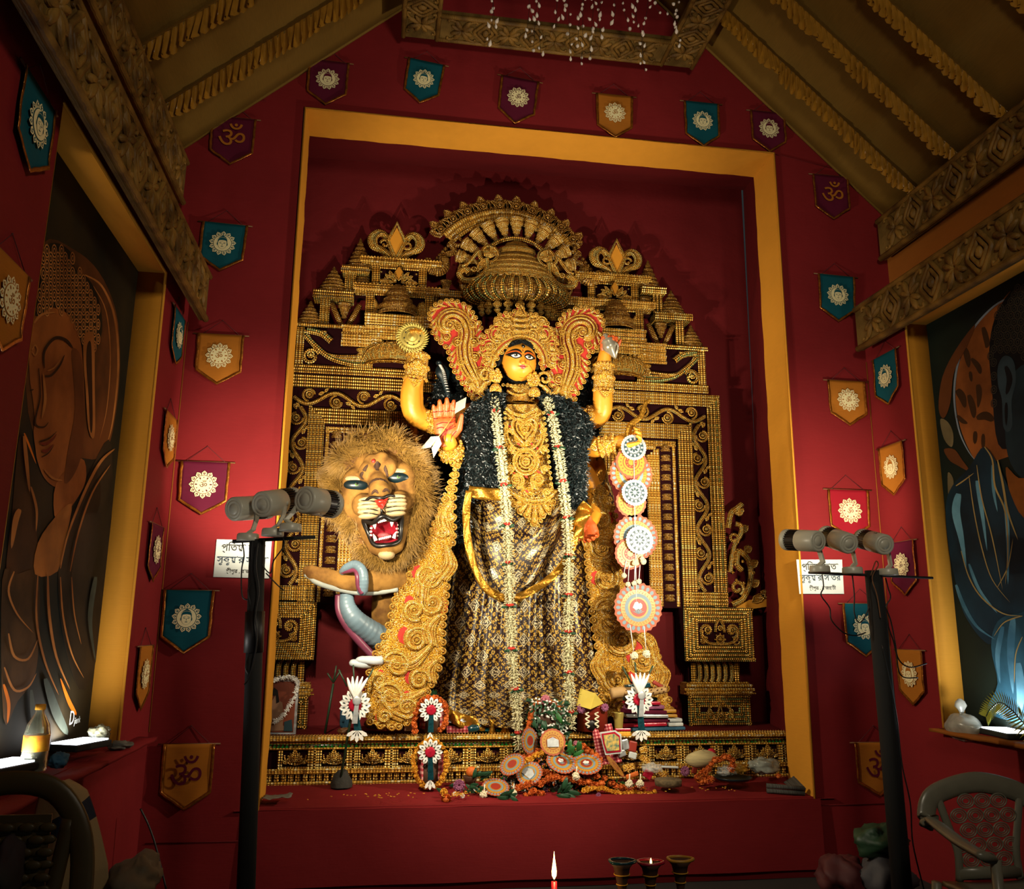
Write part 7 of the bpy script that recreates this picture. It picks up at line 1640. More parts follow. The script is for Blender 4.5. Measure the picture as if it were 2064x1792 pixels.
for i in range(260):
    a = rd.uniform(0, 6.28); z = rd.uniform(.02, .25); r = .10+.02*rd.random(); p = P(1105, 1484, 5.87)+V((math.cos(a)*r*1.1, -abs(math.sin(a))*r, z)); 
    if rd.random() < .55: b.ball(p, (.010, .008, .007), 6, 4, ax=(rd.random(), rd.random(), .1))
    else: d = V((rd.uniform(-1, 1), -.4, rd.uniform(-1, .5))).normalized(); s2 = d.cross(V((0, 1, .2))).normalized()*.010; b2.add([p, p+d*.02+s2, p+d*.045, p+d*.02-s2], [[0, 1, 2, 3]])
o = b.build('white_blossoms', M['shola'], t); o['kind'] = 'stuff'; o = b2.build('small_leaves', M['leafd'], t); o['kind'] = 'stuff'
def bigfl(label, x, y, Y, r, m, cat='flower'):
    b = MB(); rd = random.Random(int(x)); c = P(x, y, Y)
    for k in range(3):
        for j in range(9): a = 6.28*j/9+k*.3; d = V((math.cos(a), -.3-.5*k, math.sin(a))).normalized(); b.ball(c+d*r*(.75-.2*k), (r*.32, r*.10, r*.26), 7, 5, ax=d.cross(V((0, 1, 0))), az=d)
    tag(b.build('flower', M[m], None), label, cat)
bigfl('pink rose on top of the central flower bundle', 1099, 1410, 5.80, .034, 'pinkfl'); bigfl('purple flower at the left of the clay bowl', 925, 1583, 5.62, .040, 'purple'); bigfl('purple flower at the left rim of the red drum box', 1172, 1428, 5.84, .034, 'purple'); bigfl('purple flower at the right rim of the red drum box', 1219, 1426, 5.84, .028, 'purple')
bigfl('purple flower under the cotton bundle on the sill', 1380, 1554, 5.66, .034, 'purple'); bigfl('small purple flower at the heap foot', 1206, 1603, 5.54, .018, 'purple'); bigfl('pink rose bud above the green leaves', 1160, 1498, 5.66, .018, 'pinkfl')
put_flower('marigold', P(899, 1611, 5.48), .030, None, random.Random(3), 'loose_marigold', label='loose orange marigold nearest the sill edge on the left', cat='marigold'); put_flower('yellowfl', P(895, 1597, 5.55), .022, None, random.Random(4), 'loose_marigold', label='loose yellow marigold behind the orange one', cat='marigold')
put_flower('marigold', P(1569, 1565, 5.62), .020, None, random.Random(5), 'loose_marigold', label='loose orange marigold beside the plastic bag', cat='marigold')
bigfl('white blossom scrap on the left of the sill', 932, 1604, 5.52, .016, 'shola'); bigfl('white blossom scrap nearer the heap', 916, 1600, 5.54, .013, 'shola')
b = MB(); rd = random.Random(9)
for i in range(90):
    x = rd.gauss(925, 14) if i < 45 else rd.choice((rd.gauss(720, 60), rd.gauss(1400, 60), rd.gauss(760, 30))); y = rd.gauss(1612, 4); y = min(1622, max(1604, y)); c = P(x, y, 5.5); c.z = .512; c.y = 5.42+rd.random()*.16; a = rd.random()*3; b.obox(c, V((math.cos(a), math.sin(a), 0))*.012, V((-math.sin(a), math.cos(a), 0))*.005, V((0, 0, .003)))
o = b.build('scattered_petals', M['yellowfl'], None); tag(o, 'scattered yellow petals on the red sill cloth', 'petals', kind='stuff')
# clay bowl with fruit
t = thing('clay_bowl', P(948, 1580, 5.72), 'small clay bowl with orange fruit on the sill left of the heap', 'bowl')
b = MB(); b.lathe(P(948, 1580, 5.72), (0, 0, 1), [(0, 0), (0, .03), (.045, .046), (.05, .046), (.045, .040), (.01, .02)], 20); b.build('bowl', M['clay'], t)
b = MB(); b.ball(P(950, 1556, 5.72), .034, 12, 8); tag(b.build('orange_fruit', M['marigold'], None), 'orange fruit resting in the clay bowl', 'fruit')
# things on the plinth, left part
def bxp(label, cat, x0, y0, x1, y1, Y, d, m, name, rot=0, grp=None):
    a, c = P(x0, y1, Y), P(x1, y0, Y); b = MB(); cx_, cz_ = (a.x+c.x)/2, (a.z+c.z)/2; w_, h = abs(c.x-a.x), abs(c.z-a.z); u = V((math.cos(rot), 0, math.sin(rot))); v = V((-math.sin(rot), 0, math.cos(rot))); b.obox((cx_, Y+d/2, cz_), u*w_, V((0, d, 0)), v*h); o = b.build(name, M[m] if isinstance(m, str) else m, None)
    md = o.modifiers.new('soft_edges', 'BEVEL'); md.width = min(.008, h*.3); md.segments = 2; tag(o, label, cat, grp); return o
def crumple(label, cat, x0, y0, x1, y1, Y, d, m, name, seed=0, amp=.4, hi=1, lie=0):
    a, c = P(x0, y1, Y), P(x1, y0, Y); b = MB(); cen = (a+c)/2; w_, h = abs(c.x-a.x)/2, abs(c.z-a.z)/2
    def fn(u, v):
        t_, ph = v*math.pi, u*2*math.pi; d_ = V((math.sin(t_)*math.cos(ph), math.sin(t_)*math.sin(ph), math.cos(t_))); k = 1+amp*noise.noise(d_*1.8+V((seed, 0, 0)))+amp*.5*noise.noise(d_*4.5+V((seed, 3, 0))); return V((cen.x+d_.x*w_*k, Y+d/2+d_.y*d/2*k, max(cen.z-h, cen.z+d_.z*h*k)))
    b.grid(fn, 36, 20, (.3, .2)); o = b.build(name, M[m] if isinstance(m, str) else m, None); tag(o, label, cat); return o
crumple('crumpled blue cloth at the left wand on the plinth', 'cloth', 684, 1408, 710, 1476, 6.05, .08, 'bluecl', 'blue_cloth', 2); crumple('brown jute bundle at the foot of the blue cloth', 'bundle', 678, 1468, 705, 1480, 5.98, .06, 'twig', 'jute_bundle', 3)
crumple('orange and red folded cloth lying on the plinth left', 'cloth', 722, 1462, 806, 1479, 6.02, .12, 'paperred', 'folded_cloth', 5, .15); crumple('dark brown bundle on the orange cloth', 'bundle', 735, 1452, 758, 1470, 5.98, .07, 'clay', 'dark_bundle', 7); crumple('small gold packet in the gap left of the pots', 'packet', 742, 1448, 752, 1462, 5.95, .05, 'papergold', 'gold_packet', 8)
o = bxp('small yellow box on the plinth left of the striped box', 'box', 761, 1456, 780, 1472, 5.97, .06, 'yellowfl', 'yellow_box', -.05); bxp('white and red striped box left of the plinth-top pot', 'box', 814, 1460, 834, 1474, 5.99, .06, plain('red_stripe_print', '#a83a3a', rough=.5, scale=1, stretch=(80, 1, 1), col2='#e8e0d8'), 'striped_box'); crumple('small dark green packet left of the striped box', 'packet', 800, 1463, 812, 1473, 5.98, .04, 'foilgreen', 'green_packet', 9)
crumple('clear wrapped silver cloth folded right of the left pot', 'wrapped cloth', 902, 1446, 948, 1462, 5.98, .10, 'silverfoil', 'wrapped_cloth', 11, .3); bxp('red and white folded cloth under the silver one', 'folded cloth', 900, 1464, 946, 1478, 5.97, .12, 'check', 'folded_cloth')
crumple('crumpled green-white wrapper behind the silver cloth', 'wrapper', 905, 1438, 945, 1452, 6.02, .06, 'plastic', 'wrapper', 12); b = MB(); b.lathe(P(955, 1468, 5.95), (1, 0, .25), [(-.04, 0), (-.04, .02), (-.01, .026), (.03, .024), (.04, .012), (.05, .012)], 14); tag(b.build('green_bottle', M['foilgreen'], None), 'dark green bottle lying on the plinth right of the wrapped cloth', 'bottle')
crumple('blue teal cloth spread under the skirt hem', 'cloth', 952, 1464, 1032, 1479, 5.97, .14, M['teal'], 'teal_cloth', 14, .2)
# right part of plinth
t = thing('red_drum_box', P(1195, 1472, 5.90), 'red drum-shaped box with white knotted cords on the plinth right of the garland', 'box')
b = MB(); b.lathe(P(1194, 1472, 5.95), (0, 0, 1), [(0, 0), (0, .105), (.155, .105), (.16, .11), (.165, .10), (.165, 0)], 30); b.build('drum', M['paperred'], t)
b = MB(); b.ball(P(1194, 1462, 5.845), (.05, .01, .035), 16, 8); b.build('black_arch', M['blackp'], t)
b = MB()
for x in (1184, 1203):
    for j in range(6): b.tube(smooth_path([P(x+(-3 if j % 2 else 3), 1436+5*j, 5.83), P(x+(4 if j % 2 else -4), 1439+5*j, 5.825), P(x, 1442+5*j, 5.83)], 3), .005, 6)
b.build('white_knotted_cord', M['pom'], t)
t = thing('yellow_leaf_hat', P(1185, 1425, 5.85), 'folded yellow cloth cone resting on the red drum box', 'folded cloth'); b = MB(); pts = [P(1163, 1422, 5.84), P(1170, 1388, 5.86), P(1200, 1398, 5.82), P(1216, 1418, 5.84), P(1190, 1430, 5.78)]; b.add(pts+[P(1190, 1410, 5.93)], [[0, 1, 2, 4], [2, 3, 4], [0, 5, 1], [1, 5, 2], [2, 5, 3]], smooth=False); b.build('cloth_fold', plain('olive_yellow_cloth', '#b8a23c', rough=.7, var=.2), t, solid=.004)
t = thing('brass_tumbler', P(1247, 1468, 5.92), 'polished brass tumbler on the plinth right of the drum box', 'tumbler'); b = MB(); b.lathe(P(1247, 1468, 5.92), (0, 0, 1), [(0, 0), (0, .026), (.004, .028), (.10, .036), (.104, .037), (.104, .033), (.01, .024)], 24); b.build('tumbler_body', M['brass'], t)
stk = [(1262, 1466, 1382, 1474, 'bluecl', 'blue cloth lying lowest under the stack of packets'), (1256, 1457, 1345, 1466, 'foilred', 'dark red packet second from the bottom of the stack'), (1258, 1448, 1352, 1457, 'maroon', 'maroon wrapped cloth third from the bottom of the stack'), (1262, 1440, 1348, 1448, 'silverfoil', 'silver wrapped packet in the middle of the stack'), (1258, 1431, 1345, 1440, 'maroon', 'maroon wrapped cloth above the silver packet'), (1262, 1422, 1340, 1431, 'purple', 'purple-red wrapped cloth in the upper stack'), (1264, 1414, 1332, 1422, 'foilred', 'red shiny packet near the top of the stack'), (1262, 1406, 1326, 1414, 'foilgreen', 'dark green packet topmost on the stack'), (1345, 1448, 1376, 1456, 'white', 'white booklet at the right end of the stack'), (1348, 1457, 1378, 1465, 'white', 'lower white booklet at the right end of the stack'), (1344, 1440, 1366, 1447, 'papergold', 'yellow booklet at the right end of the stack'), (1338, 1430, 1364, 1438, 'papergold', 'upper yellow packet at the right end of the stack')]
rd = random.Random(6)
for i, (x0, y0, x1, y1, m_, lb) in enumerate(stk): bxp(lb, 'wrapped packet', x0, y0, x1, y1-.5, 5.99+.01*(i % 3), .16, m_, 'wrapped_packet', rd.uniform(-.03, .03), None)
t = thing('spotted_cloth_roll', P(1285, 1402, 5.95), 'beige roll with dark spots lying on top of the stack of packets', 'cloth roll'); b = MB(); a, e = P(1232, 1398, 5.93), P(1342, 1390, 5.93); b.tube(smooth_path([a, a.lerp(e, .3)+V((0, 0, .006)), a.lerp(e, .6)-V((0, 0, .01)), e], 6), [.038]*5+[.030]*8+[.024]*6, 14); b.build('roll', plain('beige_roll_cloth', '#b08c58', rough=.7), t)
b = MB()
for j in range(26): p = a.lerp(e, (j+.5)/26); s_ = rd.uniform(-.9, .9); b.ball(p+V((0, -.031*math.cos(s_)-.001, .031*math.sin(s_))), (.0055, .003, .004), 6, 4)
b.build('dark_spots', M['clay'], t)
bxp('small green packet behind the spotted roll', 'packet', 1262, 1378, 1312, 1388, 6.0, .06, 'foilgreen', 'green_packet', .1); bxp('small red and white card beside the green packet', 'card', 1316, 1376, 1338, 1384, 6.0, .03, 'paperred', 'small_card', -.5)
t = thing('check_towel', P(1225, 1545, 5.80), 'red and white checked towel hanging over the plinth front', 'towel'); b = MB()
b.grid(lambda u, v: P(1192+(40+8*v)*u+14*v, 1466+78*v-8*u, 5.86-.02*math.sin(u*9)-.03*v), 16, 20, (.17, .28)); b.build('towel_cloth', M['check'], t, solid=.003)
t = thing('picture_card', P(1232, 1522, 5.77), 'rounded card with red rim and colourful picture leaning on the checked towel', 'picture card'); b = MB(); b.prism([P(x, y, 5.78) for x, y in ((1209, 1476), (1240, 1472), (1252, 1480), (1254, 1518), (1220, 1522), (1214, 1500))], (0, -.004, 0)); b.build('white_rim', M['white'], t)
b = MB(); b.prism([P(x, y, 5.775) for x, y in ((1212, 1479), (1239, 1475), (1249, 1483), (1251, 1515), (1222, 1518), (1216, 1500))], (0, -.004, 0)); b.build('red_rim', M['foilred'], t); b = MB(); b.prism([P(x, y, 5.77) for x, y in ((1216, 1482), (1238, 1479), (1247, 1486), (1248, 1512), (1224, 1514), (1219, 1500))], (0, -.004, 0)); b.build('printed_scene', plain('mixed_picture_print', '#d8b45a', rough=.5, scale=45, col2='#2c6a60'), t)
for (x0, y0, x1, y1, m_, lb, r_) in ((1242, 1475, 1272, 1485, 'yellowfl', 'small yellow label box on the plinth edge', 0), (1240, 1468, 1272, 1474, 'foilred', 'small red striped box above the yellow label box', 0), (1254, 1490, 1268, 1512, 'silverfoil', 'silver foil sachet below the yellow box', .2), (1268, 1494, 1284, 1516, 'paperred', 'red sachet hanging at the plinth right of the picture card', -.2), (1268, 1516, 1284, 1530, 'white', 'white striped sachet under the red one', -.3), (1246, 1512, 1262, 1526, 'silverfoil', 'second silver sachet near the picture card', .3), (1290, 1505, 1306, 1518, 'gold1', 'gold ornament card right of the sachets', .3), (1290, 1525, 1312, 1538, 'gold1', 'gold ornament card lower right of the sachets', -.5), (1298, 1552, 1316, 1570, 'foilred', 'dark red box lying near the wooden slab', -.6), (1256, 1540, 1280, 1554, 'gold1', 'gold card scrap at the heap right edge', .2), (1262, 1558, 1288, 1568, 'marigold', 'orange printed sachet at the heap right edge', .3), (1325, 1552, 1345, 1566, 'gold1', 'gold card piece behind the wooden slab', -.5), (1396, 1544, 1406, 1560, 'paperred', 'small red matchbox left of the orange garland', -.3)): bxp(lb, 'small packet', x0, y0, x1, y1, 5.80, .02, m_, 'small_packet', r_)
crumple('clear plastic pouch behind the wooden slab', 'plastic bag', 1300, 1540, 1335, 1560, 5.76, .08, 'plastic', 'plastic_pouch', 4); bxp('white tube lying at the foot of the plinth right of the heap', 'tube', 1334, 1544, 1368, 1549, 5.84, .02, 'white', 'white_tube', -.05)
t = thing('wooden_slab', P(1347, 1584, 5.60), 'round wooden slab with bark edge on the sill', 'wooden slab'); b = MB(); b.lathe(P(1347, 1583, 5.60), (0, 0, 1), [(0, 0), (0, .085), (.035, .088), (.038, .084), (.038, 0)], 30); b.build('slab', plain('bark_wood', '#6b5a3c', rough=.9, var=.5, scale=40, bump=.8), t)
b = MB(); b.grid(lambda u, v: P(1412, 1530, 5.72)+V((.115*math.sin(v*3.14)*math.cos(u*6.283)+.02*v, .06*math.sin(v*3.14)*math.sin(u*6.283), .055*-math.cos(v*3.14)*(1+.1*math.sin(u*12.5)))), 24, 14); tag(b.build('cotton_bundle', plain('cream_fibre_bundle', '#b8a878', rough=.8, var=.3, scale=8, stretch=(1, 1, 8), bump=.6), None), 'cream fibre bundle like a shell on the sill right of the heap', 'fibre bundle')
b = MB(); b.ball(P(1434, 1517, 5.76), (.03, .03, .028), 12, 8); tag(b.build('red_hat', M['foilred'], None), 'small red and white hat behind the fibre bundle', 'hat')
garland('thick orange marigold garland curled beside the metal plate', [P(x, y, 5.62) for x, y in ((1410, 1572), (1425, 1568), (1415, 1558), (1428, 1550), (1435, 1540), (1448, 1532), (1462, 1528), (1475, 1532), (1476, 1545), (1472, 1552))], .024, 'marigold', 51); garland('small orange garland tail in front of the curl', [P(x, y, 5.58) for x, y in ((1404, 1568), (1415, 1574), (1432, 1572))], .022, 'marigold', 52)
t = thing('metal_plate', P(1477, 1572, 5.62), 'dark round metal plate with wrapped offerings on the sill', 'plate'); b = MB(); b.lathe(P(1477, 1572, 5.62), (0, 0, 1), [(0, 0), (0, .10), (.018, .125), (.02, .122), (.004, .098), (.004, 0)], 32); b.build('plate_dish', M['tealp'], t)
crumple('clear wrapped offering on the metal plate', 'wrapped offering', 1452, 1545, 1490, 1566, 5.60, .10, 'plastic', 'wrapped_offering', 6, .5); crumple('gold fruit wrapper on the metal plate', 'wrapper', 1478, 1540, 1505, 1562, 5.62, .06, 'papergold', 'gold_wrapper', 16, .5)
crumple('clear plastic bag of sweets at the right end of the sill', 'plastic bag', 1518, 1530, 1580, 1566, 5.66, .14, plain('cloudy_plastic', '#8f948a', rough=.15, var=.4, scale=30, alpha=.85), 'plastic_bag', 17, .35)
t = thing('rolled_mat', P(1590, 1600, 5.50), 'folded dark woven mat at the right corner of the sill', 'rolled mat'); b = MB()
for z, L in ((0, 0), (.03, .0)): b.tube([P(1545, 1590, 5.52)+V((0, 0, z-.01)), P(1622, 1598, 5.44)+V((0, 0, z-.005))], .018, 10, up=(0, 0, 1), flat=.8)
b.prism([P(1580, 1578, 5.62), P(1600, 1566, 5.66), P(1625, 1590, 5.50), P(1600, 1592, 5.5)], (0, 0, .006)); b.build('mat', plain('grey_woven_mat', '#4a4a46', rough=.9, scale=1, stretch=(160, 1, 1), col2='#26241f'), t)
t = thing('newspaper_scrap', P(556, 1618, 5.5), 'crumpled grey paper scrap at the left corner of the sill', 'paper'); b = MB(); b.grid(lambda u, v: V((P(526, 1620, 5.45).x+.17*u, 5.43+.12*v, .515+.012*noise.noise(V((u*5, v*5, 0)))+.01*u)), 10, 6); b.build('paper', plain('grey_newsprint', '#6a665c', rough=.8, scale=60), t, solid=.002)
# foreground offering table, candle and lamps
t = thing('offering_table', (.62, 2.58, 0), 'small dark table under the candle and clay lamps at the bottom edge', 'table'); b = MB(); b.box((.25, 2.44, .62), (.98, 2.68, .65)); b.build('table_top', M['black'], t)
for x in (.28, .95):
    for y in (2.47, 2.65): b = MB(); b.box((x-.015, y-.015, 0), (x+.015, y+.015, .62)); b.build('leg', M['black'], t)
YT = 2.58
t = thing('red_candle', V((P(1117, 1790, YT).x, YT, .65)), 'burning red candle at the bottom edge of the photo', 'candle'); tp = P(1117, 1777, YT); b = MB(); b.lathe((tp.x, YT, .65), (0, 0, 1), [(0, 0), (0, .0085), (tp.z-.65, .0085), (tp.z-.65, 0)], 14); b.build('wax', plain('red_wax', '#a01a2a', rough=.4), t)
b = MB(); b.tube([tp, tp+V((0, 0, .012))], .0012, 5); b.build('wick', M['black'], t)
Mf = plain('candle_flame', '#ffd070', emit=14, var=.0); b = MB(); b.lathe(tp+V((0, 0, .006)), (.0, 0, 1), [(0, .001), (.01, .0065), (.022, .0072), (.04, .0045), (.058, .0018), (.074, .0003)], 12); b.build('flame', Mf, t)
light('POINT', 'candle_light', tp+V((0, -.02, .05)), tp, .8, (1, .62, .25), .01)
for i, (x, y, m_, lit, lb) in enumerate(((1253, 1731, 'foilgreen', 0, 'clay lamp on a stand, leftmost of three, green glitter rim'), (1310, 1733, 'foilred', 1, 'clay lamp on a stand, middle of three, with a small flame'), (1370, 1727, 'papergold', 0, 'clay lamp on a stand, rightmost of three, gold rim'))):
    c = P(x, y+8, YT); t = thing('clay_lamp', V((c.x, YT, .65)), lb, 'oil lamp'); h = c.z-.65
    b = MB(); b.lathe((c.x, YT, .65), (0, 0, 1), [(0, 0), (0, .03), (.01, .028), (.015, .010), (h*.6, .011), (h*.75, .016), (h-.012, .024), (h, .034), (h+.004, .030), (h-.006, .018)], 20); b.build('lamp_stand', M['clay'], t)
    b = MB()
    for z, r in ((h*.70, .0155), (h*.84, .0225)): b.tube([V((c.x+r*math.cos(a), YT+r*math.sin(a), .65+z)) for a in [k*math.pi/8 for k in range(16)]], .0018, 5, closed=True)
    b.build('yellow_ring', M['yellowfl'], t)
    b = MB(); b.tube([V((c.x+.037*math.cos(a)*(1+.12*math.cos(3*a)), YT+.03*math.sin(a), .65+h+.004)) for a in [k*math.pi/12 for k in range(24)]], .0045, 6, closed=True); b.build('glitter_rim', M[m_], t)
    b = MB(); b.lathe((c.x, YT, .65+h-.004), (0, 0, 1), [(0, .026), (.001, 0)], 16); b.build('oil', M['papergold' if lit else 'foilred'], t)
    if lit: b = MB(); b.lathe(V((c.x, YT-.01, .65+h)), (0, 0, 1), [(0, .0005), (.004, .003), (.010, .0028), (.018, .0003)], 8); b.build('flame', Mf, t)
# ---------------- painted canvases in the side openings ----------------
def pm(name, c, c2=None, **k): return M.setdefault(name, plain(name, c, rough=.7, var=.35, scale=k.get('scale', 3), col2=c2, spec=.12))
def canvas_kit(X, par, sgn):
    st = {'h': 0}
    def pt(x, y, h): return Q(x, y, X+sgn*h)
    def fill(nm, m, pts, sm=4):
        st['h'] += .0006; q = [(p.x, p.y) for p in smooth_path([(x, y, 0) for x, y in pts], sm, True)] if sm else pts
        b = MB(); P3 = [Q(x, y, X) for x, y in q]
        for p in P3: p.x = X+sgn*st['h']; p.y = max(lim[0], min(lim[1], p.y)); p.z = max(lim[2], min(lim[3], p.z))
        b.prism(P3, (-sgn*.0004, 0, 0)); b.build(nm, m, par)
    def line(nm, m, lst):
        st['h'] += .0006; b = MB()
        for pts, w0, w1 in lst:
            q = smooth_path([(x, y, 0) for x, y in pts], 5); n = len(q); vs = []
            for i, p in enumerate(q):
                t = q[min(i+1, n-1)]-q[max(i-1, 0)]; t.normalize(); nn = V((-t.y, t.x, 0)); k = math.sin(math.pi*min(1, .08+i/(n-1)*.92))**.6; w_ = (w0+(w1-w0)*i/(n-1))*k
                for s_ in (-.5, .5):
                    o = p+nn*w_*s_; r = Q(o.x, o.y, X); r.x = X+sgn*st['h']; r.y = max(lim[0], min(lim[1], r.y)); r.z = max(lim[2], min(lim[3], r.z)); vs.append(r)
            b.add(vs, [[2*i, 2*i+1, 2*i+3, 2*i+2] for i in range(n-1)])
        b.build(nm, m, par)
    def curls(nm, m, cs, r):
        st['h'] += .0006; b = MB()
        for (x, y) in cs:
            c = Q(x, y, X); c.x = X+sgn*st['h']
            if not (lim[0]+.01 < c.y < lim[1]-.01 and c.z < lim[3]-.02): continue
            for rr_ in (r, r*.45): b.tube([c+V((0, rr_*math.cos(a), rr_*math.sin(a))) for a in [k*math.pi/5 for k in range(10)]], r*.13, 4, up=(sgn, 0, 0), flat=.1, closed=True)
        b.build(nm, m, par)
    return fill, line, curls
XI, y0, y1, z0, z1 = SL; X = XI+.01; lim = (y0, y1, z0, z1)
cv = thing('wall_painting', (X, (y0+y1)/2, z0), 'large brown painting of a serene face with curled hair in the left wall opening', 'painting')
b = MB(); b.box((XI-.02, y0-.02, z0-.05), (XI+.0098, y1, z1+.02)); b.build('canvas', pm('dark_green_brown_paint', '#2c2415', '#0e1512', scale=2), cv)
fill, line, curls = canvas_kit(X, cv, 1)
Z = lambda x, y: (x/1.757, 480+y/1.757)
ZL = lambda l: [Z(*p) for p in l]
br, br2, br3, hl = pm('paint_brown', '#9a5a28', '#6e3a18'), pm('paint_dark_brown', '#2a170a'), pm('paint_umber', '#3f2a14', '#241a0e'), pm('paint_warm_light', '#b8783c', '#7d4a20')
fill('painted_halo', pm('paint_halo_brown', '#6a3c1c', '#3c2410'), ZL([(150, 20), (260, 40), (350, 120), (410, 260), (425, 450), (405, 650), (370, 760), (300, 780), (120, 700), (90, 300)]))
line('halo_rim', hl, [(ZL([(300, 130), (360, 170), (405, 280), (418, 450), (400, 640), (375, 740)]), 5, 4), (ZL([(330, 170), (375, 260), (390, 420), (378, 600), (350, 720)]), 2.5, 2)])
fill('painted_robe', pm('paint_robe_brown', '#35281a', '#1c160e'), ZL([(395, 745), (330, 800), (255, 1000), (205, 1180), (230, 1450), (300, 1600), (380, 1300)]))
fill('painted_arm', pm('paint_arm_brown', '#4e3018', '#2c1c0e'), ZL([(70, 700), (95, 820), (120, 960), (130, 1180), (60, 1190), (20, 1180), (40, 980), (55, 800)]))
fill('painted_knee', pm('paint_knee_brown', '#5a3c1e', '#33220f'), ZL([(5, 1210), (60, 1190), (130, 1190), (135, 1400), (120, 1550), (60, 1640), (10, 1700)]))
fill('painted_face', br, ZL([(125, 265), (175, 245), (240, 270), (275, 330), (292, 450), (296, 600), (290, 730), (270, 820), (235, 872), (195, 882), (155, 850), (130, 790), (122, 740), (116, 690), (120, 640), (112, 560), (102, 490), (102, 380)]))
fill('painted_neck', br, ZL([(195, 870), (285, 780), (300, 860), (250, 950), (195, 1000)])); fill('painted_chest', pm('paint_chest', '#a8682f', '#6e421c'), ZL([(130, 1080), (190, 990), (250, 940), (230, 1060), (200, 1180), (120, 1190)]), 3)
fill('painted_shade', pm('paint_cheek_shade', '#6a381a', '#4a260f'), ZL([(250, 400), (285, 430), (294, 600), (290, 740), (262, 830), (225, 868), (235, 760), (262, 600)]))
fill('painted_hair', pm('paint_hair', '#1d1a10', '#0d0d08'), ZL([(150, 40), (200, 18), (250, 55), (262, 110), (310, 145), (345, 215), (358, 300), (352, 350), (330, 400), (292, 390), (272, 330), (235, 262), (180, 243), (122, 275), (135, 180)]))
cc = []
for r_ in range(14):
    for c_ in range(9): x, y = 135+c_*26+(r_ % 2)*13, 45+r_*26; cc.append((x, y))
import itertools
hp_ = [(150, 40), (200, 18), (250, 55), (262, 110), (310, 145), (345, 215), (358, 300), (352, 350), (330, 400), (292, 390), (272, 330), (235, 262), (180, 243), (122, 275), (135, 180)]
def inside(x, y, poly):
    r = False; j = len(poly)-1
    for i in range(len(poly)):
        if (poly[i][1] > y) != (poly[j][1] > y) and x < (poly[j][0]-poly[i][0])*(y-poly[i][1])/(poly[j][1]-poly[i][1])+poly[i][0]: r = not r
        j = i
    return r
curls('painted_curls', hl, [Z(x, y) for x, y in cc if inside(x, y, hp_)], .026)
fill('painted_ear', hl, ZL([(292, 350), (310, 332), (328, 350), (330, 500), (331, 680), (320, 708), (306, 660), (298, 540), (290, 430)])); fill('ear_hollow', br2, ZL([(303, 380), (316, 370), (320, 470), (322, 660), (314, 680), (308, 560), (300, 450)]))
line('brow_and_eye', br2, [(ZL([(150, 460), (150, 400), (185, 355), (225, 360), (252, 390)]), 4, 9), (ZL([(152, 488), (175, 485), (205, 450), (222, 412)]), 5, 4), (ZL([(98, 540), (112, 535)]), 4, 3), (ZL([(130, 460), (135, 560), (118, 640), (124, 665), (150, 668), (165, 650)]), 3, 4), (ZL([(132, 720), (150, 715), (172, 705), (196, 682)]), 4, 2), (ZL([(140, 775), (165, 760), (185, 730)]), 3, 2)])
line('face_lights', hl, [(ZL([(160, 470), (185, 458), (210, 425)]), 4, 2), (ZL([(145, 480), (152, 570), (140, 640)]), 5, 7), (ZL([(112, 300), (140, 270), (190, 262)]), 6, 4), (ZL([(150, 820), (180, 850), (215, 858)]), 5, 4)])
line('painted_lips', pm('paint_lips', '#6e2414'), [(ZL([(134, 725), (155, 728), (180, 710), (192, 692)]), 7, 4), (ZL([(140, 752), (158, 752), (182, 728)]), 8, 4)]); line('forehead_spiral', hl, [(ZL([(105, 395), (115, 378), (124, 395), (115, 415), (106, 402)]), 3, 3)])
line('robe_folds', hl, [(ZL([(205, 1170), (235, 1040), (300, 880), (350, 790), (400, 745)]), 3, 8), (ZL([(240, 1180), (270, 1040), (320, 900), (385, 800)]), 3, 4), (ZL([(125, 1190), (120, 1350), (150, 1500), (200, 1620)]), 4, 5), (ZL([(160, 1190), (165, 1330), (190, 1480), (240, 1600)]), 6, 5), (ZL([(205, 1200), (215, 1340), (245, 1470), (290, 1560)]), 4, 3), (ZL([(245, 1200), (255, 1330), (280, 1440)]), 3, 2), (ZL([(20, 1400), (40, 1480), (90, 1490), (125, 1420)]), 6, 4), (ZL([(5, 1520), (40, 1600), (90, 1590), (120, 1540)]), 6, 3), (ZL([(40, 1180), (20, 1250), (50, 1330), (110, 1400)]), 5, 3), (ZL([(60, 960), (45, 1000), (30, 1100)]), 14, 10), (ZL([(75, 700), (85, 800), (95, 900)]), 9, 6), (ZL([(100, 880), (120, 960), (118, 1040)]), 6, 4)])
line('orange_glow_folds', pm('paint_orange', '#d07018', '#8a4410'), [(ZL([(205, 1560), (235, 1640), (262, 1690)]), 4, 12), (ZL([(75, 690), (95, 740), (118, 800)]), 5, 3), (ZL([(2, 1580), (20, 1650), (15, 1720)]), 8, 6)]); line('grey_folds', pm('paint_grey', '#4a5148', '#262d28'), [(ZL([(150, 1560), (190, 1680), (230, 1760)]), 16, 22), (ZL([(100, 1600), (110, 1700), (130, 1760)]), 10, 14), (ZL([(330, 1200), (310, 1350), (330, 1500)]), 14, 4)])
b = MB(); vs, fs = text_mesh('D', 1); put_text(b, vs, fs, Q(145, 1448, X+.03), V((0, .09, 0)), V((0, 0, .09))); vs, fs = text_mesh('jienk', 1); put_text(b, vs, fs, Q(156, 1452, X+.03), V((0, .045, 0)), V((0, 0, .045))); b.build('signature', M['white'], cv)
XI, y0, y1, z0, z1 = SR; X = XI-.01; lim = (y0, y1, z0, z1)
cv = thing('wall_painting', (X, (y0+y1)/2, z0), 'large blue painting of a robed figure with orange halo in the right wall opening', 'painting')
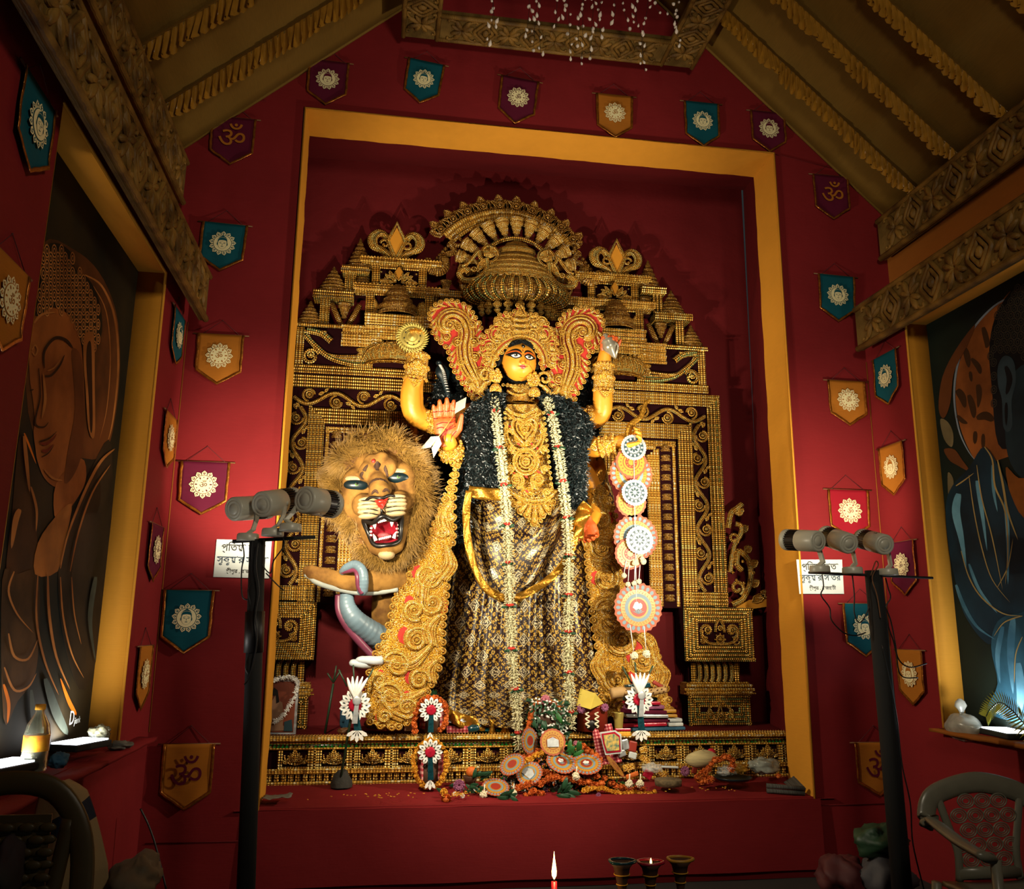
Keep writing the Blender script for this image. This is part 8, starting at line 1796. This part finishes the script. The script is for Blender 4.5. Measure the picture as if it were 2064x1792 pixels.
b = MB(); b.box((XI-.0098, y0-.02, z0-.05), (XI+.02, y1, z1+.02)); b.build('canvas', pm('dark_green_paint', '#141d16', '#0a0f0e', scale=2), cv)
fill, line, curls = canvas_kit(X, cv, -1)
Z = lambda x, y: (1720+x/1.907, 560+y/1.907)
fill('painted_halo', pm('paint_halo_orange', '#8a4f22', '#5c3214'), ZL([(640, 60), (560, 100), (470, 190), (410, 320), (393, 450), (410, 570), (450, 670), (490, 720), (560, 700), (656, 640), (720, 400)]))
line('halo_rim', pm('paint_pale_blue', '#7a8694'), [(ZL([(625, 65), (540, 110), (455, 205), (405, 320), (388, 450), (405, 580), (445, 670), (490, 722)]), 5, 3)])
line('leaf_shapes', pm('paint_leaf_brown', '#3a2412'), [(ZL([(500, 190), (515, 250), (510, 270)]), 14, 8), (ZL([(430, 270), (440, 310), (445, 345)]), 14, 10), (ZL([(455, 310), (480, 340), (490, 370)]), 10, 12), (ZL([(400, 430), (420, 460), (430, 500)]), 18, 12), (ZL([(445, 450), (460, 500), (465, 540)]), 14, 12), (ZL([(475, 540), (510, 530), (540, 550)]), 14, 20), (ZL([(480, 410), (485, 450), (480, 500)]), 14, 8), (ZL([(470, 590), (468, 640)]), 10, 8), (ZL([(400, 530), (420, 550), (440, 560)]), 10, 8), (ZL([(500, 600), (500, 660)]), 8, 8), (ZL([(450, 360), (455, 400)]), 8, 6)])
fill('painted_leaves_left', pm('paint_cream', '#77694a', '#4c422c'), ZL([(335, 545), (365, 555), (385, 600), (380, 650), (350, 620)])); fill('painted_leaf_rust', pm('paint_rust', '#5e3418'), ZL([(350, 660), (390, 660), (420, 700), (450, 745), (400, 720), (370, 700)])); fill('painted_leaf_low', M['paint_cream'], ZL([(365, 750), (385, 770), (385, 810), (368, 840)]))
fill('painted_flames', M['paint_rust'], ZL([(330, 500), (345, 380), (400, 270), (470, 180), (440, 260), (390, 360), (375, 480), (350, 540)]))
hp_ = [(600, 60), (656, 20), (760, 20), (760, 560), (640, 640), (560, 640), (535, 420), (525, 280), (545, 160)]
fill('painted_hair', pm('paint_blue_black', '#10141a', '#07090c'), ZL(hp_)); curls('painted_curls', pm('paint_curl_brown', '#3a3328'), [Z(530+26*c_+13*(r_ % 2), 40+26*r_) for r_ in range(22) for c_ in range(9) if inside(530+26*c_+13*(r_ % 2), 40+26*r_, hp_) and not (555 < 530+26*c_ < 640 and 290 < 40+26*r_ < 610)], .024)
fill('painted_face_side', pm('paint_blue_teal', '#1c3038', '#0f1b22'), ZL([(600, 400), (700, 330), (760, 500), (740, 780), (640, 760), (590, 640)]))
fill('painted_ear', pm('paint_ear_blue', '#33454f', '#1f2c33'), ZL([(560, 340), (585, 300), (620, 320), (628, 400), (612, 470), (615, 560), (600, 592), (580, 570), (575, 470), (560, 410)])); line('ear_hollow', M['paint_blue_black'], [(ZL([(590, 340), (605, 390), (592, 450)]), 12, 12), (ZL([(592, 480), (592, 570)]), 8, 5)])
fill('painted_chest', pm('paint_chest_orange', '#8a4e18', '#4e2c10'), ZL([(590, 730), (640, 770), (720, 780), (720, 980), (660, 950), (620, 880)]))
fill('painted_robe', pm('paint_robe_navy', '#15303f', '#0b1820', scale=2.5), ZL([(510, 650), (450, 730), (385, 800), (360, 880), (370, 1030), (400, 1180), (430, 1290), (500, 1390), (560, 1400), (720, 1290), (720, 1000), (640, 900), (580, 760)]))
fill('painted_knee', pm('paint_knee_blue', '#2a5568', '#15303c', scale=2.5), ZL([(560, 1320), (640, 1290), (740, 1300), (740, 1700), (600, 1700), (520, 1660), (560, 1560), (535, 1420)]))
lb_, lg = pm('paint_light_blue', '#5d8ca0', '#2d5468'), pm('paint_gold_line', '#97814c')
line('robe_lights', lb_, [(ZL([(410, 830), (400, 900), (420, 1000), (440, 1120)]), 22, 8), (ZL([(400, 1180), (430, 1260), (480, 1340), (550, 1390)]), 10, 4), (ZL([(450, 1100), (490, 1200), (560, 1290)]), 8, 4), (ZL([(580, 1340), (560, 1450), (570, 1560)]), 14, 6), (ZL([(620, 1310), (610, 1450), (620, 1600)]), 20, 8), (ZL([(480, 780), (500, 900), (520, 1050)]), 12, 4), (ZL([(540, 720), (545, 820), (560, 900)]), 8, 4), (ZL([(590, 860), (600, 1000), (600, 1180)]), 10, 5), (ZL([(640, 1480), (650, 1600), (640, 1690)]), 20, 14)])
line('gold_robe_lines', lg, [(ZL([(510, 650), (540, 700), (550, 800), (590, 900), (600, 1050), (590, 1180)]), 4, 3), (ZL([(480, 720), (500, 850), (540, 1000), (580, 1200)]), 2.5, 2.5), (ZL([(450, 760), (470, 900), (500, 1040), (540, 1160), (610, 1250)]), 2.5, 2), (ZL([(400, 800), (430, 780), (470, 750)]), 3, 2), (ZL([(420, 1050), (450, 1150), (500, 1230), (580, 1290), (656, 1300)]), 2.5, 3), (ZL([(560, 700), (580, 790), (600, 900), (640, 1010)]), 5, 4), (ZL([(656, 1300), (620, 1310), (580, 1330), (545, 1380)]), 3, 2), (ZL([(656, 1380), (630, 1450), (625, 1560)]), 2.5, 2), (ZL([(560, 1190), (600, 1110), (620, 1000)]), 2, 2)])
# ---------------- ledge things ----------------
M['led'] = plain('lit_floodlight_glass', '#eef4ff', emit=9, var=0)
def flood(label, c, yaw, w_=.24, d=.16, power=9, col=(1, .95, .85)):
    t = thing('led_floodlight', V(c), label, 'floodlight'); c = V(c); u = V((math.cos(yaw), math.sin(yaw), 0)); v = V((-math.sin(yaw), math.cos(yaw), 0)); n = V((0, 0, 1))
    b = MB(); b.obox(c+n*.022, u*w_, v*d, n*.03); o = b.build('housing', M['black'], t); md = o.modifiers.new('b', 'BEVEL'); md.width = .008; md.segments = 2
    b = MB(); b.obox(c+n*.040, u*w_*.88, v*d*.84, n*.006); b.build('lit_panel', M['led'], t)
    l = light('AREA', 'floodlight_beam', c+n*.05, c+n*1, power, col, .15)
    return t
flood('lit floodlight lying face up on the left ledge beside the yellow reveal', Q(160, 1512, -1.34)+V((0, 0, 0)), 1.2, power=3.5); flood('lit floodlight at the left edge of the photo on the left ledge', Q(10, 1560, -1.34), 1.2, power=3.5)
flood('lit floodlight on the right ledge under the palm leaf', Q(2030, 1487, 3.46), 1.4, .30, .16, power=5, col=(.9, .97, 1))
c = Q(66, 1556, -1.27); c.z = max(c.z, .905); t = thing('oil_bottle', c, 'clear plastic oil bottle with yellow cap and label on the left ledge', 'bottle'); Hb = .98*(P(66, 1417, c.y).z-c.z); R = .046
b = MB(); b.lathe(c, (0, 0, 1), [(0, 0), (0, R*.9), (.01, R)]+[(Hb*.04+Hb*.04*i, R*(1 if i % 2 else .96)) for i in range(6)]+[(Hb*.30, R), (Hb*.56, R), (Hb*.60, R*.95), (Hb*.70, R*.85), (Hb*.82, R*.5), (Hb*.88, R*.33), (Hb*.93, R*.33)], 24)
mg = NT('clear_bottle_plastic'); mg.b.inputs['Base Color'].default_value = C('#c8cdb8'); mg.b.inputs['Transmission Weight'].default_value = .9; mg.b.inputs['Roughness'].default_value = .08; mg.b.inputs['IOR'].default_value = 1.15; nzg = mg.n('ShaderNodeTexNoise'); nzg.inputs['Scale'].default_value = 40; mg.bump(nzg.outputs[0], .2, .002); b.build('bottle_body', mg.m, t)
b = MB(); b.lathe(c+V((0, 0, Hb*.92)), (0, 0, 1), [(0, R*.40), (Hb*.08, R*.40), (Hb*.08, 0)], 20); b.build('yellow_cap', M['yellowfl'], t)
b = MB(); b.lathe(c+V((0, 0, Hb*.31)), (0, 0, 1), [(0, R*1.01), (Hb*.24, R*1.01)], 28); b.build('printed_label', plain('yellow_red_label', '#d8a02a', rough=.35, scale=18, col2='#a8401c'), t)
b = MB(); b.lathe(c+V((0, 0, .004)), (0, 0, 1), [(0, 0), (0, R*.85), (Hb*.28, R*.93), (Hb*.28, 0)], 20); b.build('oil', plain('dark_oil', '#2c2410', rough=.2), t)
crumple('dark brand-less plastic packet lying before the left floodlight', 'packet', 88, 1520, 130, 1552, c.y+.25, .10, 'bluecl', 'dark_packet', 21, .4); bag = crumple('clear crumpled wrapper with gold edge beside the left floodlight', 'wrapper', 172, 1465, 216, 1500, 4.45, .08, plain('shiny_clear_wrapper', '#6a6a58', rough=.12, var=.5, scale=30), 'wrapper', 22, .5)
crumple('crumpled grey paper on the left ledge corner', 'paper', 212, 1496, 262, 1514, 4.6, .10, plain('grey_crumpled_paper', '#5a5850', rough=.7), 'crumpled_paper', 23, .4)
t = thing('tied_plastic_bag', Q(1942, 1482, 3.42), 'tied translucent plastic bag on the right ledge beside the yellow reveal', 'plastic bag'); c = Q(1942, 1466, 3.40); b = MB(); b.grid(lambda u, v: c+V((.085*math.sin(v*3.14)*math.cos(u*6.283), .13*math.sin(v*3.14)*math.sin(u*6.283), -.075*math.cos(v*3.14)))*(1+.2*noise.noise(V((u*6, v*4, 2)))), 30, 16)
M['bagm'] = plain('cloudy_white_plastic', '#a8a69a', rough=.25, var=.4, scale=14, alpha=.8); b.build('bag_body', M['bagm'], t); b = MB(); b.lathe(c+V((0, 0, .06)), (0, .1, 1), [(0, .03), (.02, .014), (.035, .02), (.06, .04), (.085, .03), (.1, .01)], 12, .5); b.build('knot', M['bagm'], t)
t = thing('palm_leaf', Q(2050, 1460, 3.40), 'yellow-green palm leaf arching over the right floodlight', 'palm leaf'); rib = smooth_path([Q(x, y, 3.36) for x, y in ((2100, 1480), (2064, 1458), (2040, 1432), (2015, 1416), (1996, 1430), (1988, 1444))], 6); b = MB(); b.tube(rib, .004, 6); b.build('rib', M['bamboo'], t); b = MB()
for i, p in enumerate(rib[::1]):
    for s_ in (-1, 1): tt = (rib[min(i+1, len(rib)-1)]-rib[max(i-1, 0)]).normalized(); d = (V((0, tt.z, -tt.y))*s_*-1+tt*.5+V((-.2, 0, 0))).normalized(); L = .10*(1-.5*i/len(rib)); w_ = tt*.0045; b.add([p-w_, p+w_, p+d*L*.6+w_*1.2, p+d*L, p+d*L*.6-w_*1.2], [[0, 1, 2, 3, 4]], smooth=False)
b.build('leaflets', plain('yellow_green_leaf', '#98a03c', rough=.5), t, solid=.0008)
# ---------------- chairs ----------------
def chairback(label, cx_, Y, ztop, w_, m, pat, yawd=0, half=None):
    W_ = w_/2; base = V((cx_, Y, 0)); cs, sn = math.cos(yawd), math.sin(yawd); f = lambda x, y, z: V((cx_+x*cs-y*sn, Y+x*sn+y*cs, z))
    t = thing('plastic_chair', base, label, 'chair'); zs = .42; k = ztop-zs
    b = MB(); arch = [f(x*W_, y, z) for x, y, z in ((-1.06, -.42, zs+.20), (-1.04, -.25, zs+.22), (-1.0, -.06, zs+.26), (-.98, 0, zs+k*.62), (-.85, .02, zs+k*.82), (-.5, .03, ztop-.03), (0, .03, ztop-.005), (.5, .03, ztop-.03), (.85, .02, zs+k*.82), (.98, 0, zs+k*.62), (1.0, -.06, zs+.26), (1.04, -.25, zs+.22), (1.06, -.42, zs+.20))]
    b.tube(smooth_path(arch, 5), .046 if pat == 'ovals' else .03, 12, up=(0, -1, 0.01), flat=.42); b.build('arch_and_arms', m, t)
    b = MB()
    for s_ in (-1, 1): b.tube(smooth_path([f(s_*W_*.72, .02, zs+k*.86), f(s_*W_*.60, .01, zs+k*.55), f(s_*W_*.50, 0, zs+.12), f(s_*W_*.52, 0, zs)], 5), .020, 8, up=(0, -1, 0), flat=.5)
    b.tube([f(-W_*.52, 0, zs+.03), f(W_*.52, 0, zs+.03)], .028, 8, up=(0, -1, 0), flat=.5); b.build('back_stiles', m, t)
    b = MB()
    if pat == 'ovals':
        for r_ in range(8):
            z = zs+.085+r_*.062
            for c_ in range(-4, 5):
                x = (c_+(.5 if r_ % 2 else 0))*.082; wl_ = W_*(.46+.30*max(0, (z-zs-.1)/k)**1.3)
                if abs(x)+.012 > wl_: continue
                if z > ztop-.06-(x/W_)**2*.10: continue
                for q, th in ((1.0, .0035), (.72, .003), (.44, .003)):
                    b.tube([f(x+.040*q*math.cos(a)*(1 if abs(math.cos(a)) < .95 else 1.05), 0, z+.030*q*math.sin(a)) for a in [j*math.pi/8 for j in range(16)]], th, 6, closed=True)
    else:
        for i in range(16):
            z = zs+.12+i*(k-.2)/16
            for j in range(9): b.ball(f(-W_*.5+W_*j/8, -.004 if (i+j) % 2 else .004, z), (.022, .006, .012), 8, 5)
        b.box(f(-W_*.52, .004, zs+.1), f(W_*.52, .010, ztop-.08)) if yawd == 0 else None
    b.build('back_panel', m, t)
    b = MB(); b.grid(lambda u, v: f((u-.5)*w_*.86, -.02-.44*v, zs+.012*math.sin(u*3.14)*-1), 12, 10); b.build('seat', m, t, solid=.02)
    for sx in (-1, 1):
        for yy in (-.40, 0): b = MB(); b.tube([f(sx*W_*.9, yy, zs+.19 if yy < -.1 else zs), f(sx*W_*.98, yy+(-.03 if yy < -.1 else .05), 0)], [.022, .018], 8); b.build('leg', m, t)
    return t, f
mgr = plain('scuffed_grey_green_plastic', '#7a7868', rough=.3, var=.2, scale=8); mbrn = plain('brown_plastic', '#5a4826', rough=.4, var=.25)
cR = P(1978, 1600, 3.75); chairback('grey-green plastic chair with oval lattice back in the lower right corner', cR.x, 3.75, P(1965, 1577, 3.75).z, .58, mgr, 'ovals')
cL = P(22, 1600, 2.5); chairback('dark brown plastic chair with woven back in the lower left corner', cL.x, 2.5, P(40, 1577, 2.5).z, .40, mbrn, 'weave')
t = thing('draped_chair', P(140, 1792, 3.0), 'chair back draped with a beige cloth with navy stripe in the lower left', 'draped chair'); ol = [(78, 1600), (100, 1575), (135, 1572), (162, 1594), (182, 1640), (196, 1712), (214, 1800), (222, 1860), (80, 1860), (75, 1700)]
q = [(p.x, p.y) for p in smooth_path([(x, y, 0) for x, y in ol], 5, True)]; b = MB(); YD = 3.0
dz = P(140, 1572, YD).z
def dr(u, v):
    yl = 1573+ (1990-1573)*v; hw = 30+60*min(1, v*1.9)**.6 if v < .4 else 78+v*8; hw *= min(1, (v*18+.12))**.5; xx = 128-v*.0+(20*v)+(u-.5)*2*hw; return P(xx, yl, YD-.05*math.sin(math.pi*u)-.012*math.sin(u*17+v*4)*v)
b.grid(dr, 30, 40, (.4, .6)); kd = NT('beige_cloth_navy_stripe'); tcd = kd.n('ShaderNodeTexCoord'); sd_ = kd.n('ShaderNodeSeparateXYZ'); kd.l(tcd.outputs['UV'], sd_.inputs[0]); aa = kd.math('SUBTRACT', sd_.outputs[1], kd.math('MULTIPLY', sd_.outputs[0], -.25)); kd.l(kd.mix(kd.math('COMPARE', aa, .175, .03), C('#9a8058'), C('#0a1a30')), kd.b.inputs['Base Color']); kd.b.inputs['Roughness'].default_value = .8; nn_ = kd.n('ShaderNodeTexNoise'); nn_.inputs['Scale'].default_value = 90; kd.bump(nn_.outputs[0], .3, .003)
b.build('striped_cover', kd.m, t, solid=.01)
b = MB(); b.box((P(110, 1700, 3.06).x, 3.05, .4), (P(190, 1700, 3.06).x, 3.35, .44)); b.build('seat', mbrn, t)
for dx in (0, .16):
    for dy in (.0, .28): b = MB(); b.box((P(112, 1700, 3.06).x+dx, 3.05+dy, 0), (P(112, 1700, 3.06).x+dx+.03, 3.08+dy, .4)); b.build('leg', mbrn, t)
crumple('heap of crumpled grey-brown cloth at the bottom left', 'cloth', 195, 1752, 300, 1850, 2.9, .3, plain('grey_brown_cloth', '#5e5240', rough=.8), 'crumpled_cloth', 31, .3); crumple('white and red cloth corner at the far lower left', 'cloth', -60, 1700, 28, 1850, 2.4, .2, plain('white_red_cloth', '#4a4a48', rough=.8, scale=3, col2='#3a1014'), 'white_red_cloth', 32, .2)
crumple('green net bag leaning behind the foot of the right pole', 'bag', 1750, 1668, 1846, 1745, 4.55, .2, plain('green_net', '#24402a', rough=.5, scale=20), 'green_bag', 33, .3); crumple('pale cloth bundle behind the foot of the right pole', 'bundle', 1762, 1735, 1862, 1830, 4.5, .25, plain('pale_grey_bundle', '#454348', rough=.7), 'pale_bundle', 34, .25); crumple('dark red cloth bag left of the right pole foot', 'bag', 1680, 1735, 1768, 1830, 4.6, .25, plain('dark_red_bag', '#4a1014', rough=.7), 'red_bag', 35, .3)
